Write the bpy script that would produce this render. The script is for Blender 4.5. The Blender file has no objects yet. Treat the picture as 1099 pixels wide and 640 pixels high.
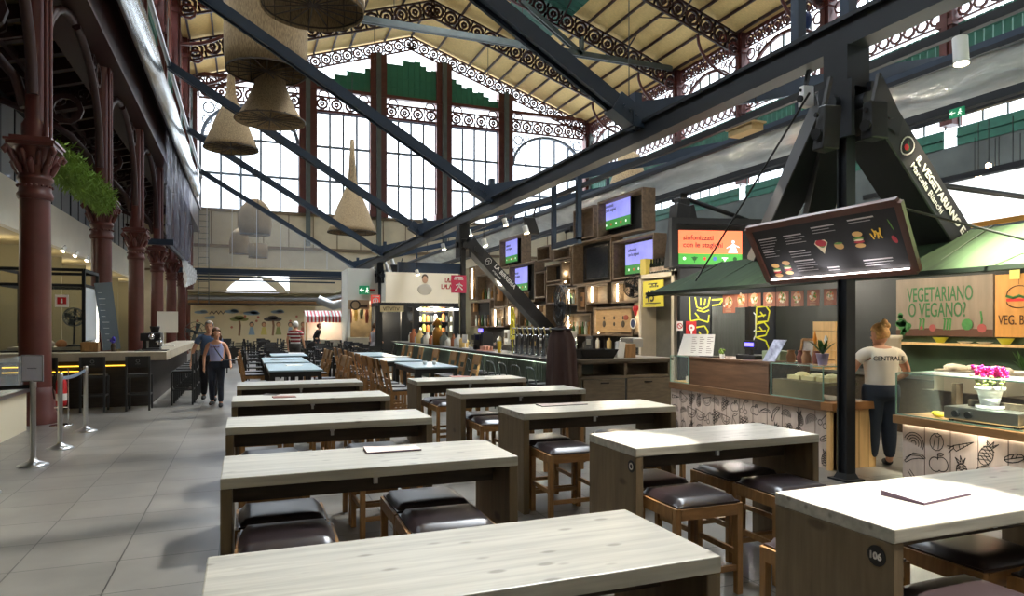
import bpy, bmesh, math, random
from mathutils import Vector, Matrix
PI = math.pi
R = math.radians
rnd = random.Random(7)
SC = bpy.context.scene
COL = SC.collection
# ---------------------------------------------------------------- camera frame (image taken as 1099 x 640)
F = 730.0; TH = R(21.43); CT = math.cos(TH); ST = math.sin(TH); EYE = 1.7; CX = 549.5; CY = 348.0
def ray(px, py):
    r = (px - CX) / F
    return (r * CT + ST, -r * ST + CT, -(py - CY) / F)
def atX(px, py, X):
    d = ray(px, py); t = X / d[0]; return (X, d[1] * t, EYE + d[2] * t)
def atY(px, py, Y):
    d = ray(px, py); t = Y / d[1]; return (d[0] * t, Y, EYE + d[2] * t)
def atZ(px, py, Z):
    d = ray(px, py); t = (Z - EYE) / d[2]; return (d[0] * t, d[1] * t, Z)
# ---------------------------------------------------------------- materials
def lin(c):
    return tuple(((v / 255.0) / 12.92 if v / 255.0 <= 0.04045 else ((v / 255.0 + 0.055) / 1.055) ** 2.4) for v in c)
MATS = {}
def mat(name, rgb, rough=0.6, metal=0.0, var=0.0, scale=6.0, stretch=(1, 1, 1), bump=0.0, emit=0.0, alpha=1.0, trans=0.0, coat=0.0, rgb2=None, detail=4.0, space='Object', knots=0.0, spec=0.5):
    if name in MATS: return MATS[name]
    m = bpy.data.materials.new(name); m.use_nodes = True
    nt = m.node_tree; b = nt.nodes['Principled BSDF']
    L = lin(rgb)
    b.inputs['Base Color'].default_value = (*L, 1)
    b.inputs['Roughness'].default_value = rough
    b.inputs['Metallic'].default_value = metal
    b.inputs['Specular IOR Level'].default_value = spec
    if coat: b.inputs['Coat Weight'].default_value = coat
    if trans: b.inputs['Transmission Weight'].default_value = trans
    if alpha < 1: b.inputs['Alpha'].default_value = alpha
    if emit:
        b.inputs['Emission Color'].default_value = (*L, 1); b.inputs['Emission Strength'].default_value = emit
    if var or bump or rgb2:
        tc = nt.nodes.new('ShaderNodeTexCoord'); mp = nt.nodes.new('ShaderNodeMapping')
        mp.inputs['Scale'].default_value = stretch
        nz = nt.nodes.new('ShaderNodeTexNoise'); nz.inputs['Scale'].default_value = scale; nz.inputs['Detail'].default_value = detail
        nt.links.new(tc.outputs[space], mp.inputs['Vector']); nt.links.new(mp.outputs[0], nz.inputs['Vector'])
        cr = nt.nodes.new('ShaderNodeValToRGB')
        L2 = lin(rgb2) if rgb2 else tuple(v * (1 - var) for v in L)
        L3 = L if rgb2 else tuple(min(1, v * (1 + var * .6)) for v in L)
        cr.color_ramp.elements[0].position = .32; cr.color_ramp.elements[1].position = .68
        cr.color_ramp.elements[0].color = (*L2, 1); cr.color_ramp.elements[1].color = (*L3, 1)
        nt.links.new(nz.outputs['Fac'], cr.inputs[0])
        src = cr.outputs[0]
        if knots:
            n2 = nt.nodes.new('ShaderNodeTexVoronoi'); n2.inputs['Scale'].default_value = knots
            mp2 = nt.nodes.new('ShaderNodeMapping'); mp2.inputs['Scale'].default_value = (.45 if stretch[0] < stretch[1] else 1, 1 if stretch[0] < stretch[1] else .45, 1)
            nt.links.new(tc.outputs[space], mp2.inputs['Vector']); nt.links.new(mp2.outputs[0], n2.inputs['Vector'])
            c2 = nt.nodes.new('ShaderNodeValToRGB'); c2.color_ramp.elements[0].position = .1; c2.color_ramp.elements[1].position = .19
            c2.color_ramp.elements[0].color = (.3, .27, .24, 1); c2.color_ramp.elements[1].color = (1, 1, 1, 1)
            nt.links.new(n2.outputs['Distance'], c2.inputs[0])
            mx = nt.nodes.new('ShaderNodeMixRGB'); mx.blend_type = 'MULTIPLY'; mx.inputs[0].default_value = .7
            nt.links.new(src, mx.inputs[1]); nt.links.new(c2.outputs[0], mx.inputs[2]); src = mx.outputs[0]
        nt.links.new(src, b.inputs['Base Color'])
        if emit: nt.links.new(src, b.inputs['Emission Color'])
        if bump:
            bp = nt.nodes.new('ShaderNodeBump'); bp.inputs['Strength'].default_value = bump; bp.inputs['Distance'].default_value = .01
            nt.links.new(nz.outputs['Fac'], bp.inputs['Height']); nt.links.new(bp.outputs[0], b.inputs['Normal'])
    MATS[name] = m
    return m
def film(name, tint, gloss=0.12, alpha=0.15, rough=0.08, wrinkle=0.0, veil=(.75, .78, .8)):
    """clear sheet: mostly transparent, with a faint diffuse veil and a gloss"""
    m = bpy.data.materials.new(name); m.use_nodes = True; nt = m.node_tree; nt.nodes.clear()
    out = nt.nodes.new('ShaderNodeOutputMaterial')
    tr = nt.nodes.new('ShaderNodeBsdfTransparent'); tr.inputs[0].default_value = (*[min(1, v) for v in tint], 1)
    p = nt.nodes.new('ShaderNodeBsdfPrincipled'); p.inputs['Base Color'].default_value = (*veil, 1); p.inputs['Roughness'].default_value = rough
    lw = nt.nodes.new('ShaderNodeLayerWeight'); fr = nt.nodes.new('ShaderNodeMath'); fr.operation = 'POWER'; fr.inputs[1].default_value = 4; nt.links.new(lw.outputs['Facing'], fr.inputs[0])
    ma = nt.nodes.new('ShaderNodeMath'); ma.operation = 'MULTIPLY_ADD'; ma.inputs[1].default_value = gloss * 3; ma.inputs[2].default_value = alpha; ma.use_clamp = True
    mx = nt.nodes.new('ShaderNodeMixShader')
    nt.links.new(fr.outputs[0], ma.inputs[0]); nt.links.new(ma.outputs[0], mx.inputs[0])
    nt.links.new(tr.outputs[0], mx.inputs[1]); nt.links.new(p.outputs[0], mx.inputs[2]); nt.links.new(mx.outputs[0], out.inputs[0])
    if wrinkle:
        tc = nt.nodes.new('ShaderNodeTexCoord'); nz = nt.nodes.new('ShaderNodeTexNoise'); nz.inputs['Scale'].default_value = 1.6; nz.inputs['Distortion'].default_value = 1.5
        bp = nt.nodes.new('ShaderNodeBump'); bp.inputs['Strength'].default_value = wrinkle; bp.inputs['Distance'].default_value = .3
        nt.links.new(tc.outputs['Object'], nz.inputs['Vector']); nt.links.new(nz.outputs['Fac'], bp.inputs['Height']); nt.links.new(bp.outputs[0], p.inputs['Normal'])
    MATS[name] = m
    return m
# ---------------------------------------------------------------- mesh builder
class MB:
    def __init__(s): s.v = []; s.f = []; s.mi = []; s.cur = 0; s.sm = []; s.smooth = False
    def m(s, i): s.cur = i; return s
    def s_(s, on=True): s.smooth = on; return s
    def add(s, vs, fs):
        o = len(s.v); s.v += [tuple(p) for p in vs]
        for f in fs: s.f.append([o + i for i in f]); s.mi.append(s.cur); s.sm.append(s.smooth)
        return s
    def box(s, x0, x1, y0, y1, z0, z1):
        return s.add([(x0, y0, z0), (x1, y0, z0), (x1, y1, z0), (x0, y1, z0), (x0, y0, z1), (x1, y0, z1), (x1, y1, z1), (x0, y1, z1)],
                     [(0, 3, 2, 1), (4, 5, 6, 7), (0, 1, 5, 4), (1, 2, 6, 5), (2, 3, 7, 6), (3, 0, 4, 7)])
    def bar(s, p, q, w, h, up=(0, 0, 1)):
        p = Vector(p); q = Vector(q); d = (q - p).normalized(); u = Vector(up)
        if abs(d.dot(u)) > .98: u = Vector((0, 1, 0))
        r = d.cross(u).normalized(); u = r.cross(d).normalized()
        vs = []
        for c in (p, q):
            for a, b in ((-1, -1), (1, -1), (1, 1), (-1, 1)): vs.append(c + r * (a * w / 2) + u * (b * h / 2))
        return s.add(vs, [(0, 1, 2, 3), (7, 6, 5, 4), (0, 4, 5, 1), (1, 5, 6, 2), (2, 6, 7, 3), (3, 7, 4, 0)])
    def tube(s, pts, r, n=8, cap=True):
        pts = [Vector(p) for p in pts]; rs = r if isinstance(r, (list, tuple)) else [r] * len(pts)
        o = len(s.v); prev = None; vs = []
        for i, p in enumerate(pts):
            d = (pts[min(i + 1, len(pts) - 1)] - pts[max(i - 1, 0)])
            d = d.normalized() if d.length > 1e-9 else Vector((0, 0, 1))
            if prev is None:
                a = Vector((0, 0, 1)) if abs(d.z) < .9 else Vector((1, 0, 0))
                u = d.cross(a).normalized()
            else:
                u = (prev - d * prev.dot(d)); u = u.normalized() if u.length > 1e-6 else d.orthogonal().normalized()
            prev = u; w = d.cross(u)
            for k in range(n):
                a = 2 * PI * k / n; vs.append(p + (u * math.cos(a) + w * math.sin(a)) * rs[i])
        fs = []
        for i in range(len(pts) - 1):
            for k in range(n):
                a = i * n + k; b = i * n + (k + 1) % n; fs.append((a, b, b + n, a + n))
        old = s.smooth; s.smooth = True; s.add(vs, fs); s.smooth = old
        if cap: s.add(vs[:n], [tuple(range(n))[::-1]]); s.add(vs[-n:], [tuple(range(n))])
        return s
    def lathe(s, prof, c=(0, 0, 0), n=20, cap=True, sx=1, sy=1):
        vs = []
        for r, z in prof:
            for k in range(n):
                a = 2 * PI * k / n; vs.append((c[0] + r * sx * math.cos(a), c[1] + r * sy * math.sin(a), c[2] + z))
        fs = []
        for i in range(len(prof) - 1):
            for k in range(n):
                a = i * n + k; b = i * n + (k + 1) % n; fs.append((a, b, b + n, a + n))
        old = s.smooth; s.smooth = True; s.add(vs, fs); s.smooth = old
        if cap: s.add(vs[:n], [tuple(range(n))[::-1]]); s.add(vs[-n:], [tuple(range(n))])
        return s
    def ball(s, c, r, n=12, m=8, sc=(1, 1, 1)):
        vs = []; fs = []
        for i in range(m + 1):
            t = PI * i / m
            for k in range(n):
                a = 2 * PI * k / n; vs.append((c[0] + r * sc[0] * math.sin(t) * math.cos(a), c[1] + r * sc[1] * math.sin(t) * math.sin(a), c[2] + r * sc[2] * math.cos(t)))
        for i in range(m):
            for k in range(n):
                a = i * n + k; b = i * n + (k + 1) % n; fs.append((a, a + n, b + n, b))
        old = s.smooth; s.smooth = True; s.add(vs, fs); s.smooth = old
        return s
    def quad(s, a, b, c, d): return s.add([a, b, c, d], [(0, 1, 2, 3)])
    def poly(s, pts, th=None):
        """flat polygon, optionally extruded by vector th"""
        n = len(pts)
        if th is None: return s.add(pts, [tuple(range(n))])
        t = Vector(th); p2 = [Vector(p) + t for p in pts]
        return s.add(list(pts) + p2, [tuple(range(n))[::-1], tuple(range(n, 2 * n))] + [(i, (i + 1) % n, (i + 1) % n + n, i + n) for i in range(n)])
    def ring(s, c, u, v, ro, ri, th, n=12, a0=0, a1=2 * PI):
        """flat annulus (or arc) in the u,v plane extruded by thickness th along u x v"""
        c = Vector(c); u = Vector(u); v = Vector(v); w = u.cross(v).normalized() * th; full = abs(a1 - a0 - 2 * PI) < 1e-6
        k = n if full else n + 1; vs = []
        for i in range(k):
            a = a0 + (a1 - a0) * i / n; d = u * math.cos(a) + v * math.sin(a)
            vs += [c + d * ro, c + d * ri, c + d * ri + w, c + d * ro + w]
        fs = []
        for i in range(n):
            a = 4 * i; b = 4 * ((i + 1) % k)
            for j in range(4): fs.append((a + j, a + (j + 1) % 4, b + (j + 1) % 4, b + j))
        return s.add(vs, fs)
    def stroke(s, pts, o, u, v, w, nrm, th=.002, close=False):
        """a drawn line: points in u,v coordinates on a surface"""
        o = Vector(o); u = Vector(u); v = Vector(v); nn = Vector(nrm).normalized() * th
        P = [o + u * a + v * b + nn for a, b in pts]
        if close: P.append(P[0])
        for a, b in zip(P[:-1], P[1:]):
            d = b - a
            if d.length < 1e-6: continue
            d.normalize(); r = d.cross(nn.normalized()) * (w / 2); e = d * (w * .4)
            s.add([a - r - e, b - r + e, b + r + e, a + r - e], [(0, 1, 2, 3)])
        return s
    def build(s, name, mats, parent=None, loc=None, bev=0, bseg=1, rot=None):
        """one mesh object; vertices are in world coordinates and become relative to the parent's origin (or to loc)"""
        me = bpy.data.meshes.new(name)
        base = Vector(loc) if loc is not None else (Vector(parent['_o']) if parent is not None else Vector((0, 0, 0)))
        vs = [tuple(Vector(p) - base) for p in s.v] if base.length else s.v
        me.from_pydata(vs, [], s.f)
        if not isinstance(mats, (list, tuple)): mats = [mats]
        for m in mats: me.materials.append(m)
        me.polygons.foreach_set('material_index', [min(i, len(mats) - 1) for i in s.mi])
        me.polygons.foreach_set('use_smooth', s.sm)
        bm = bmesh.new(); bm.from_mesh(me)
        if bev:
            bmesh.ops.remove_doubles(bm, verts=bm.verts, dist=1e-5)
            es = [e for e in bm.edges if len(e.link_faces) == 2 and e.calc_face_angle(0) > R(35)]
            bmesh.ops.bevel(bm, geom=es, offset=bev, segments=bseg, affect='EDGES', profile=.6, clamp_overlap=True)
        bmesh.ops.recalc_face_normals(bm, faces=bm.faces)
        bm.to_mesh(me); bm.free()
        ob = bpy.data.objects.new(name, me); COL.objects.link(ob)
        if parent is not None: ob.parent = parent; ob['_o'] = parent['_o']
        else:
            ob.location = base; ob['_o'] = tuple(base)
        return ob
def thing(name, label, cat, loc=(0, 0, 0), group=None, kind=None):
    o = bpy.data.objects.new(name, None); COL.objects.link(o); o.location = loc; o['_o'] = tuple(loc); o.empty_display_size = .1
    o['label'] = label; o['category'] = cat
    if group: o['group'] = group
    if kind: o['kind'] = kind
    return o
def tag(o, label, cat, group=None, kind=None):
    o['label'] = label; o['category'] = cat
    if group: o['group'] = group
    if kind: o['kind'] = kind
    return o
def struct(mb, name, mats, parent=None, label=None, cat=None, **k):
    o = mb.build(name, mats, parent, **k)
    if parent is None:
        o['kind'] = 'structure'
        if label: o['label'] = label; o['category'] = cat or 'wall'
    return o
KIDS = {}
def kids(root):
    return [o for o in bpy.data.objects if o.parent == root]
def proto(root):
    """remember the tree of a thing so that copying does not search all objects"""
    KIDS[root.name] = [(c, kids(c)) for c in kids(root)]
    return root
def dup(root, loc, rz=0, label=None, group=None, sc=None):
    r = root.copy(); COL.objects.link(r); r.location = loc; r.rotation_euler = (0, 0, rz)
    if sc: r.scale = sc
    if label: r['label'] = label
    if group: r['group'] = group
    for ch, gs in KIDS.get(root.name, []):
        c = ch.copy(); COL.objects.link(c); c.parent = r
        for g in gs:
            d = g.copy(); COL.objects.link(d); d.parent = c
    return r
def text(body, size, o, xdir, ydir, m, parent, name='lettering', align='LEFT', bold=0.0, spacing=1.0, th=.002, label=None, sx=1.0):
    """real lettering as a mesh lying in the plane of xdir, ydir"""
    cu = bpy.data.curves.new('t', 'FONT'); cu.body = body; cu.size = size; cu.align_x = align; cu.offset = bold; cu.space_character = spacing; cu.extrude = th; cu.resolution_u = 3
    cu.space_line = 1.0
    t = bpy.data.objects.new('t', cu); COL.objects.link(t)
    dg = bpy.context.evaluated_depsgraph_get(); dg.update()
    me = bpy.data.meshes.new_from_object(t.evaluated_get(dg))
    bpy.data.objects.remove(t); bpy.data.curves.remove(cu)
    x = Vector(xdir).normalized(); y = Vector(ydir); y = (y - x * y.dot(x)).normalized(); z = x.cross(y)
    base = Vector(parent['_o']) if parent is not None else Vector((0, 0, 0))
    M = Matrix((x * sx, y, z)).transposed().to_4x4(); M.translation = Vector(o) - base
    me.transform(M); me.materials.clear(); me.materials.append(m); me.name = name
    ob = bpy.data.objects.new(name, me); COL.objects.link(ob)
    if parent is not None: ob.parent = parent; ob['_o'] = parent['_o']
    if label: ob['label'] = label
    return ob
def spot(name, p, q, power, ang, col=(1, .86, .68), blend=.5, size=.04):
    l = bpy.data.lights.new(name, 'SPOT'); l.energy = power; l.spot_size = R(ang); l.spot_blend = blend; l.color = col; l.shadow_soft_size = size
    o = bpy.data.objects.new(name, l); COL.objects.link(o); o.location = p
    o.rotation_euler = (Vector(q) - Vector(p)).to_track_quat('-Z', 'Y').to_euler(); return o
def point(name, p, power, col=(1, .86, .68), size=.05):
    l = bpy.data.lights.new(name, 'POINT'); l.energy = power; l.color = col; l.shadow_soft_size = size
    o = bpy.data.objects.new(name, l); COL.objects.link(o); o.location = p; return o
def area(name, p, q, power, sx, sy, col=(1, 1, 1), portal=False):
    l = bpy.data.lights.new(name, 'AREA'); l.shape = 'RECTANGLE'; l.size = sx; l.size_y = sy; l.energy = power; l.color = col
    if portal: l.cycles.is_portal = True
    o = bpy.data.objects.new(name, l); COL.objects.link(o); o.location = p
    o.rotation_euler = (Vector(q) - Vector(p)).to_track_quat('-Z', 'Y').to_euler(); return o
# ---------------------------------------------------------------- the materials of the place
M_top = mat('weathered_wood_lit', (170, 167, 155), .34, var=.22, scale=5, stretch=(.35, 5, 5), bump=.2, knots=11, spec=.7)  # top paler than the sides: light from above put into the colour
M_side = mat('weathered_wood_upright_shaded', (108, 92, 68), .6, var=.2, scale=6, stretch=(4, 4, .5), bump=.3, knots=6)  # same wood, darker: shade on the backlit sides put into the colour
M_dark_wood = mat('dark_wood', (70, 58, 46), .6, var=.35, scale=6, stretch=(.6, 4, 4), bump=.2)
M_oak = mat('oak', (152, 112, 66), .5, var=.25, scale=7, stretch=(5, 5, .8), bump=.1)
M_oak_x = mat('oak_rail', (150, 110, 66), .5, var=.25, scale=7, stretch=(1, 5, 5), bump=.1)
M_chair = mat('chair_wood', (158, 116, 70), .5, var=.2, scale=6, stretch=(4, 4, 1))
M_pad = mat('brown_leather', (44, 34, 36), .3, var=.1, scale=3, bump=.05, spec=.8)
M_steel = mat('brushed_steel', (190, 192, 195), .28, 1.0)
M_chrome = mat('chrome', (220, 222, 225), .12, 1.0)
M_black = mat('black_paint', (22, 22, 24), .5)
M_blackm = mat('black_matt', (14, 14, 15), .8)
M_beam = mat('blue_grey_steel', (42, 56, 74), .4, .2, var=.15, scale=2)
M_beamd = mat('dark_steel', (30, 33, 38), .5, .2, var=.15, scale=2)
M_iron = mat('red_brown_iron', (92, 46, 42), .36, var=.18, scale=2.5, bump=.05)
M_irond = mat('dark_brown_iron', (54, 28, 27), .45, var=.2, scale=2.5)
M_cream = mat('cream_boards', (236, 204, 136), .75, var=.12, scale=3, stretch=(.3, 6, 6))
M_green = mat('green_louvre', (34, 96, 78), .6, var=.2, scale=3)
M_grey_iron = mat('grey_green_iron', (88, 96, 94), .5, .1, var=.15, scale=2)
M_white = mat('white_paint', (235, 235, 232), .6)
M_plaster = mat('beige_plaster', (206, 196, 172), .85, var=.08, scale=1.5)
M_glass = film('clear_glass', (.96, .98, .97), .16, .03, .02)
M_glassg = film('greenish_glass', (.95, .985, .97), .14, .02, .02)
M_film = film('plastic_sheet', (.9, .92, .96), .1, .24, .3, .3, (.7, .74, .8))  # pale veil stands in for reflections on the hanging sheet
M_filmd = film('creased_plastic', (.8, .8, .86), .12, .1, .15, .8, (.34, .34, .42))
M_silver = mat('silver_membrane', (186, 192, 194), .2, .8, var=.3, scale=2, stretch=(5, .12, 5), bump=1.0)
def membrane(name, c):
    m = mat(name, c, .18, .45, var=.3, scale=1.6, stretch=(2, .8, 2), bump=1.0); nt = m.node_tree; out = [n for n in nt.nodes if n.type == 'OUTPUT_MATERIAL'][0]; b = nt.nodes['Principled BSDF']
    tr = nt.nodes.new('ShaderNodeBsdfTranslucent'); tr.inputs[0].default_value = (.85, .86, .84, 1); mx = nt.nodes.new('ShaderNodeMixShader'); mx.inputs[0].default_value = .25
    [setattr(n.inputs['Distance'], 'default_value', .12) for n in nt.nodes if n.type == 'BUMP']; nt.links.new(b.outputs[0], mx.inputs[1]); nt.links.new(tr.outputs[0], mx.inputs[2]); nt.links.new(mx.outputs[0], out.inputs[0]); return m
M_membr = membrane('grey_membrane', (205, 206, 202))
M_membr_old = mat('grey_membrane', (178, 178, 172), .22, .25, var=.25, scale=1.1, stretch=(2, .8, 2), bump=1.0)
M_jute = mat('jute', (152, 130, 98), .95, var=.4, scale=14, stretch=(3, 3, .6), bump=.8)
M_red = mat('signal_red', (200, 30, 36), .5)
M_paper = mat('paper', (238, 236, 230), .7)
M_floor_dummy = None
# ================================================================ SETTING
def floor_mat():
    m = bpy.data.materials.new('floor_tiles'); m.use_nodes = True; nt = m.node_tree; b = nt.nodes['Principled BSDF']
    tc = nt.nodes.new('ShaderNodeTexCoord'); mp = nt.nodes.new('ShaderNodeMapping'); mp.inputs['Location'].default_value = (.84, -5.58 + .66 * 20, 0)
    br = nt.nodes.new('ShaderNodeTexBrick'); br.offset = 0; br.inputs['Scale'].default_value = 1
    br.inputs['Brick Width'].default_value = .66; br.inputs['Row Height'].default_value = .66; br.inputs['Mortar Size'].default_value = .005; br.inputs['Mortar Smooth'].default_value = .1
    br.inputs['Color1'].default_value = (*lin((128, 125, 119)), 1); br.inputs['Color2'].default_value = (*lin((116, 113, 107)), 1); br.inputs['Mortar'].default_value = (*lin((52, 50, 48)), 1); br.inputs['Bias'].default_value = 0
    nz = nt.nodes.new('ShaderNodeTexNoise'); nz.inputs['Scale'].default_value = 1.7; nz.inputs['Detail'].default_value = 6
    cr = nt.nodes.new('ShaderNodeValToRGB'); cr.color_ramp.elements[0].position = .3; cr.color_ramp.elements[1].position = .7
    cr.color_ramp.elements[0].color = (.72, .72, .72, 1); cr.color_ramp.elements[1].color = (1.1, 1.1, 1.1, 1)
    mx = nt.nodes.new('ShaderNodeMixRGB'); mx.blend_type = 'MULTIPLY'; mx.inputs[0].default_value = 1
    nt.links.new(tc.outputs['Object'], mp.inputs[0]); nt.links.new(mp.outputs[0], br.inputs['Vector']); nt.links.new(tc.outputs['Object'], nz.inputs['Vector'])
    nt.links.new(nz.outputs['Fac'], cr.inputs[0]); nt.links.new(br.outputs['Color'], mx.inputs[1]); nt.links.new(cr.outputs[0], mx.inputs[2]); nt.links.new(mx.outputs[0], b.inputs['Base Color'])
    b.inputs['Roughness'].default_value = .3
    bp = nt.nodes.new('ShaderNodeBump'); bp.inputs['Strength'].default_value = .4; bp.inputs['Distance'].default_value = .004; bp.invert = True
    nt.links.new(br.outputs['Fac'], bp.inputs['Height']); nt.links.new(bp.outputs[0], b.inputs['Normal'])
    return m
XL, XR, YB, YF = -3.5, 27.5, 52.0, -12.0
XLW = -11.0
XMID = 12.0
def roofz(x): return 24.1 - abs(x - XMID) * .335
struct(MB().box(XLW - .3, XR + .3, YF - .3, YB + .6, -.2, 0), 'floor', floor_mat())
# outline helpers -------------------------------------------------
def frieze(mb, p, d, up, length, h, th=.08, pitch=None, rail=.09, seg=10, scroll=True):
    """iron frieze: two rails and a row of rings with a curl in each"""
    p = Vector(p); d = Vector(d).normalized(); up = Vector(up).normalized(); nrm = d.cross(up).normalized()
    a = p; b = p + d * length
    for z in (rail / 2, h - rail / 2): mb.bar(a + up * z, b + up * z, th, rail, up)
    hi = h - 2 * rail; pitch = pitch or hi; n = max(1, round(length / pitch)); st = length / n; ro = min(hi, st) / 2
    for i in range(n):
        c = p + d * (st * (i + .5)) + up * (h / 2) - nrm * (th / 2)
        mb.ring(c, d, up, ro, ro * .66, th, seg)
        if scroll:
            mb.ring(c, d, up, ro * .46, ro * .12, th, 6)
            for q in (-1, 1): mb.bar(c + nrm * th / 2 + d * (st * .5 * q) + up * hi * .18, c + nrm * th / 2 + d * (st * .5 * q) + up * hi * .5, th, ro * .22, d).bar(c + nrm * th / 2 + d * (st * .5 * q) - up * hi * .18, c + nrm * th / 2 + d * (st * .5 * q) - up * hi * .5, th, ro * .22, d)
            mb.bar(c + nrm * th / 2 - up * ro * .8, c + nrm * th / 2 - up * ro * .3, th, ro * .16, d)
    return mb
def lattice_arch(mb, c, w, r_top, zt, th=.08, y=None, axis='x'):
    pass
# ---- back wall ----------------------------------------------------
POST = [-3.5, 4.3, 9.45, 14.6, 19.8, 27.5]
b = MB().box(XLW, -1.4, YB, YB + .4, 0, 9.8).box(3.0, XR, YB, YB + .4, 0, 9.8)
b.box(-1.4, 3.0, YB, YB + .4, 5.2, 9.8).box(-1.4, 3.0, YB, YB + .4, 0, 3.3)
pts = [(-1.4, 5.2), (-1.4, 3.4)]
n = 14
for side in (0, 1):                       # spandrels that leave a segmental arch open
    P = []
    for i in range(n // 2 + 1):
        a = PI - (PI / 2) * i / (n // 2) if side == 0 else (PI / 2) * (1 - i / (n // 2))
        P.append((.8 + 2.2 * math.cos(a), 3.4 + 1.75 * math.sin(a)))
    cx = -1.4 if side == 0 else 3.0
    P = P + ([(.8, 5.2), (cx, 5.2)])
    if side: P = P
    b.poly([(x, YB, z) for x, z in P], (0, .4, 0))
wb = struct(b, 'wall_back', M_plaster)
b = MB()                                   # panel joints and sill courses on the beige wall
for x in [-2.2 + 1.72 * k for k in range(18)]: b.box(x - .03, x + .03, YB - .05, YB, 7.3, 9.6)
b.box(XLW, XR, YB - .12, YB, 9.62, 9.82).box(XLW, XR, YB - .16, YB, 7.1, 7.3).box(XLW, XR, YB - .1, YB, 5.35, 5.5)
struct(b, 'trim_1', mat('panel_joint', (120, 104, 84), .8))
M_pane = film('window_glass', (.97, .985, 1), .06, .0, .05)
# windows of the back wall
def win_grid(mb, x0, x1, z0, z1, y, nx, nz, arch=False, w=.15, rail=.17):
    for k in range(nx + 1):
        x = x0 + (x1 - x0) * k / nx
        top = z1
        if arch:
            t = (x - (x0 + x1) / 2) / ((x1 - x0) / 2); top = z1 - 2.6 + 2.6 * math.sqrt(max(0, 1 - t * t))
        mb.box(x - w / 2, x + w / 2, y - .04, y + .04, z0, top)
    for k in range(nz + 1):
        z = z0 + (z1 - z0) * k / nz
        if arch and k == nz: continue
        mb.box(x0, x1, y - .05, y + .05, z - rail / 2, z + rail / 2)
wn = 0
for i in range(5):
    x0, x1 = POST[i] + .6, POST[i + 1] - .6
    arch = i in (0, 4); wn += 1
    t = MB(); win_grid(t, x0, x1, 9.8, 17.4, YB + .15, 5 if i in (0, 4) else 4, 3, arch)
    if arch:
        cx = (x0 + x1) / 2; rx = (x1 - x0) / 2; N = 20
        for k in range(N):                 # the arch band
            a0, a1 = PI * k / N, PI * (k + 1) / N
            q = [(cx + rx * math.cos(a0), 14.8 + 2.6 * math.sin(a0)), (cx + rx * math.cos(a1), 14.8 + 2.6 * math.sin(a1)),
                 (cx + (rx - .22) * math.cos(a1), 14.8 + 2.4 * math.sin(a1)), (cx + (rx - .22) * math.cos(a0), 14.8 + 2.4 * math.sin(a0))]
            t.poly([(x, YB - .05, z) for x, z in q], (0, .25, 0))
        for sgn in (-1, 1):                # scroll rings in the spandrels
            for rr, dx, dz in ((.42, .55, 16.85), (.3, 1.25, 17.02), (.33, .42, 16.0), (.2, 1.85, 17.12), (.22, .3, 15.35)):
                t.ring((cx + sgn * (rx - dx), YB, dz), (1, 0, 0), (0, 0, 1), rr, rr * .75, .06, 10)
    fr = struct(t, 'window_%d' % wn, mat('window_bar_glow_grey', (112, 124, 140), .5))  # bar grey lightened to stand in for glow from the panes
    struct(MB().quad((x0, YB + .2, 9.8), (x1, YB + .2, 9.8), (x1, YB + .2, 17.4), (x0, YB + .2, 17.4)), 'window_pane', M_pane, fr)
# posts
for i, x in enumerate(POST):
    zt = roofz(x) - 1.0
    b = MB(); w = .62 if 0 < i < 5 else .42
    b.box(x - w, x + w, YB - .25, YB + .4, 9.8, zt)
    b.m(1).box(x - .18, x + .14, YB - .55, YB - .25, 7.4, zt).m(0)
    b.box(x - w - .08, x + w + .08, YB - .35, YB + .4, 9.8, 10.3)
    for s2 in (-1, 1):
        b.ring((x + s2 * (w + .5), YB - .1, 18.6), (1, 0, 0), (0, 0, 1), .42, .32, .06, 10)
    o = b.build('iron_post', [M_iron, M_grey_iron], loc=(x, YB, 9.8))
    tag(o, 'tall red-brown iron post between the big end windows, ' + ['at the far left corner', 'beside the hanging cylinder lamps', 'second from the left window', 'in the middle of the gable', 'left of the arched right window', 'at the far right corner'][i], 'post', 'posts of the end wall')
# friezes, rail, green louvres, gable frieze
b = MB()
for i in range(5): frieze(b, (POST[i] + .5, YB, 17.45), (1, 0, 0), (0, 0, 1), POST[i + 1] - POST[i] - 1, 1.15, pitch=1.0, rail=.14, th=.12)
o = b.build('iron_frieze', M_iron, loc=(12, YB, 17.45)); tag(o, 'red-brown iron frieze of rings above the big end windows', 'frieze')
o = MB().box(XL, XR, YB - .3, YB + .1, 18.95, 19.2).build('iron_rail', M_iron, loc=(12, YB, 18.95)); tag(o, 'long red-brown iron rail under the green louvres of the end gable', 'rail')
for i in (1, 2, 3):
    x0, x1 = POST[i] + .55, POST[i + 1] - .55; b = MB(); N = 9
    for k in range(N):                     # vertical folds with ragged tops
        xa = x0 + (x1 - x0) * k / N; xb = x0 + (x1 - x0) * (k + .92) / N
        zt = min(roofz(xa), roofz(xb)) - 1.75 - .3 * ((k * 37) % 5) / 4
        b.box(xa, xb + .1, YB - .02, YB + .03, 19.2, zt); b.box(xa, xa + .08, YB - .09, YB, 19.2, zt - .1)
    for z in (19.9, 20.6): b.box(x0, x1, YB - .12, YB - .09, z, z + .05)
    o = b.build('louvre_panel', mat('gable_green', (52, 124, 98), .6), loc=((x0 + x1) / 2, YB, 19.2)); tag(o, 'green panel in the end gable, ' + ['left of the ridge', 'under the ridge', 'right of the ridge'][i - 1], 'panel', 'green gable panels')
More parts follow.
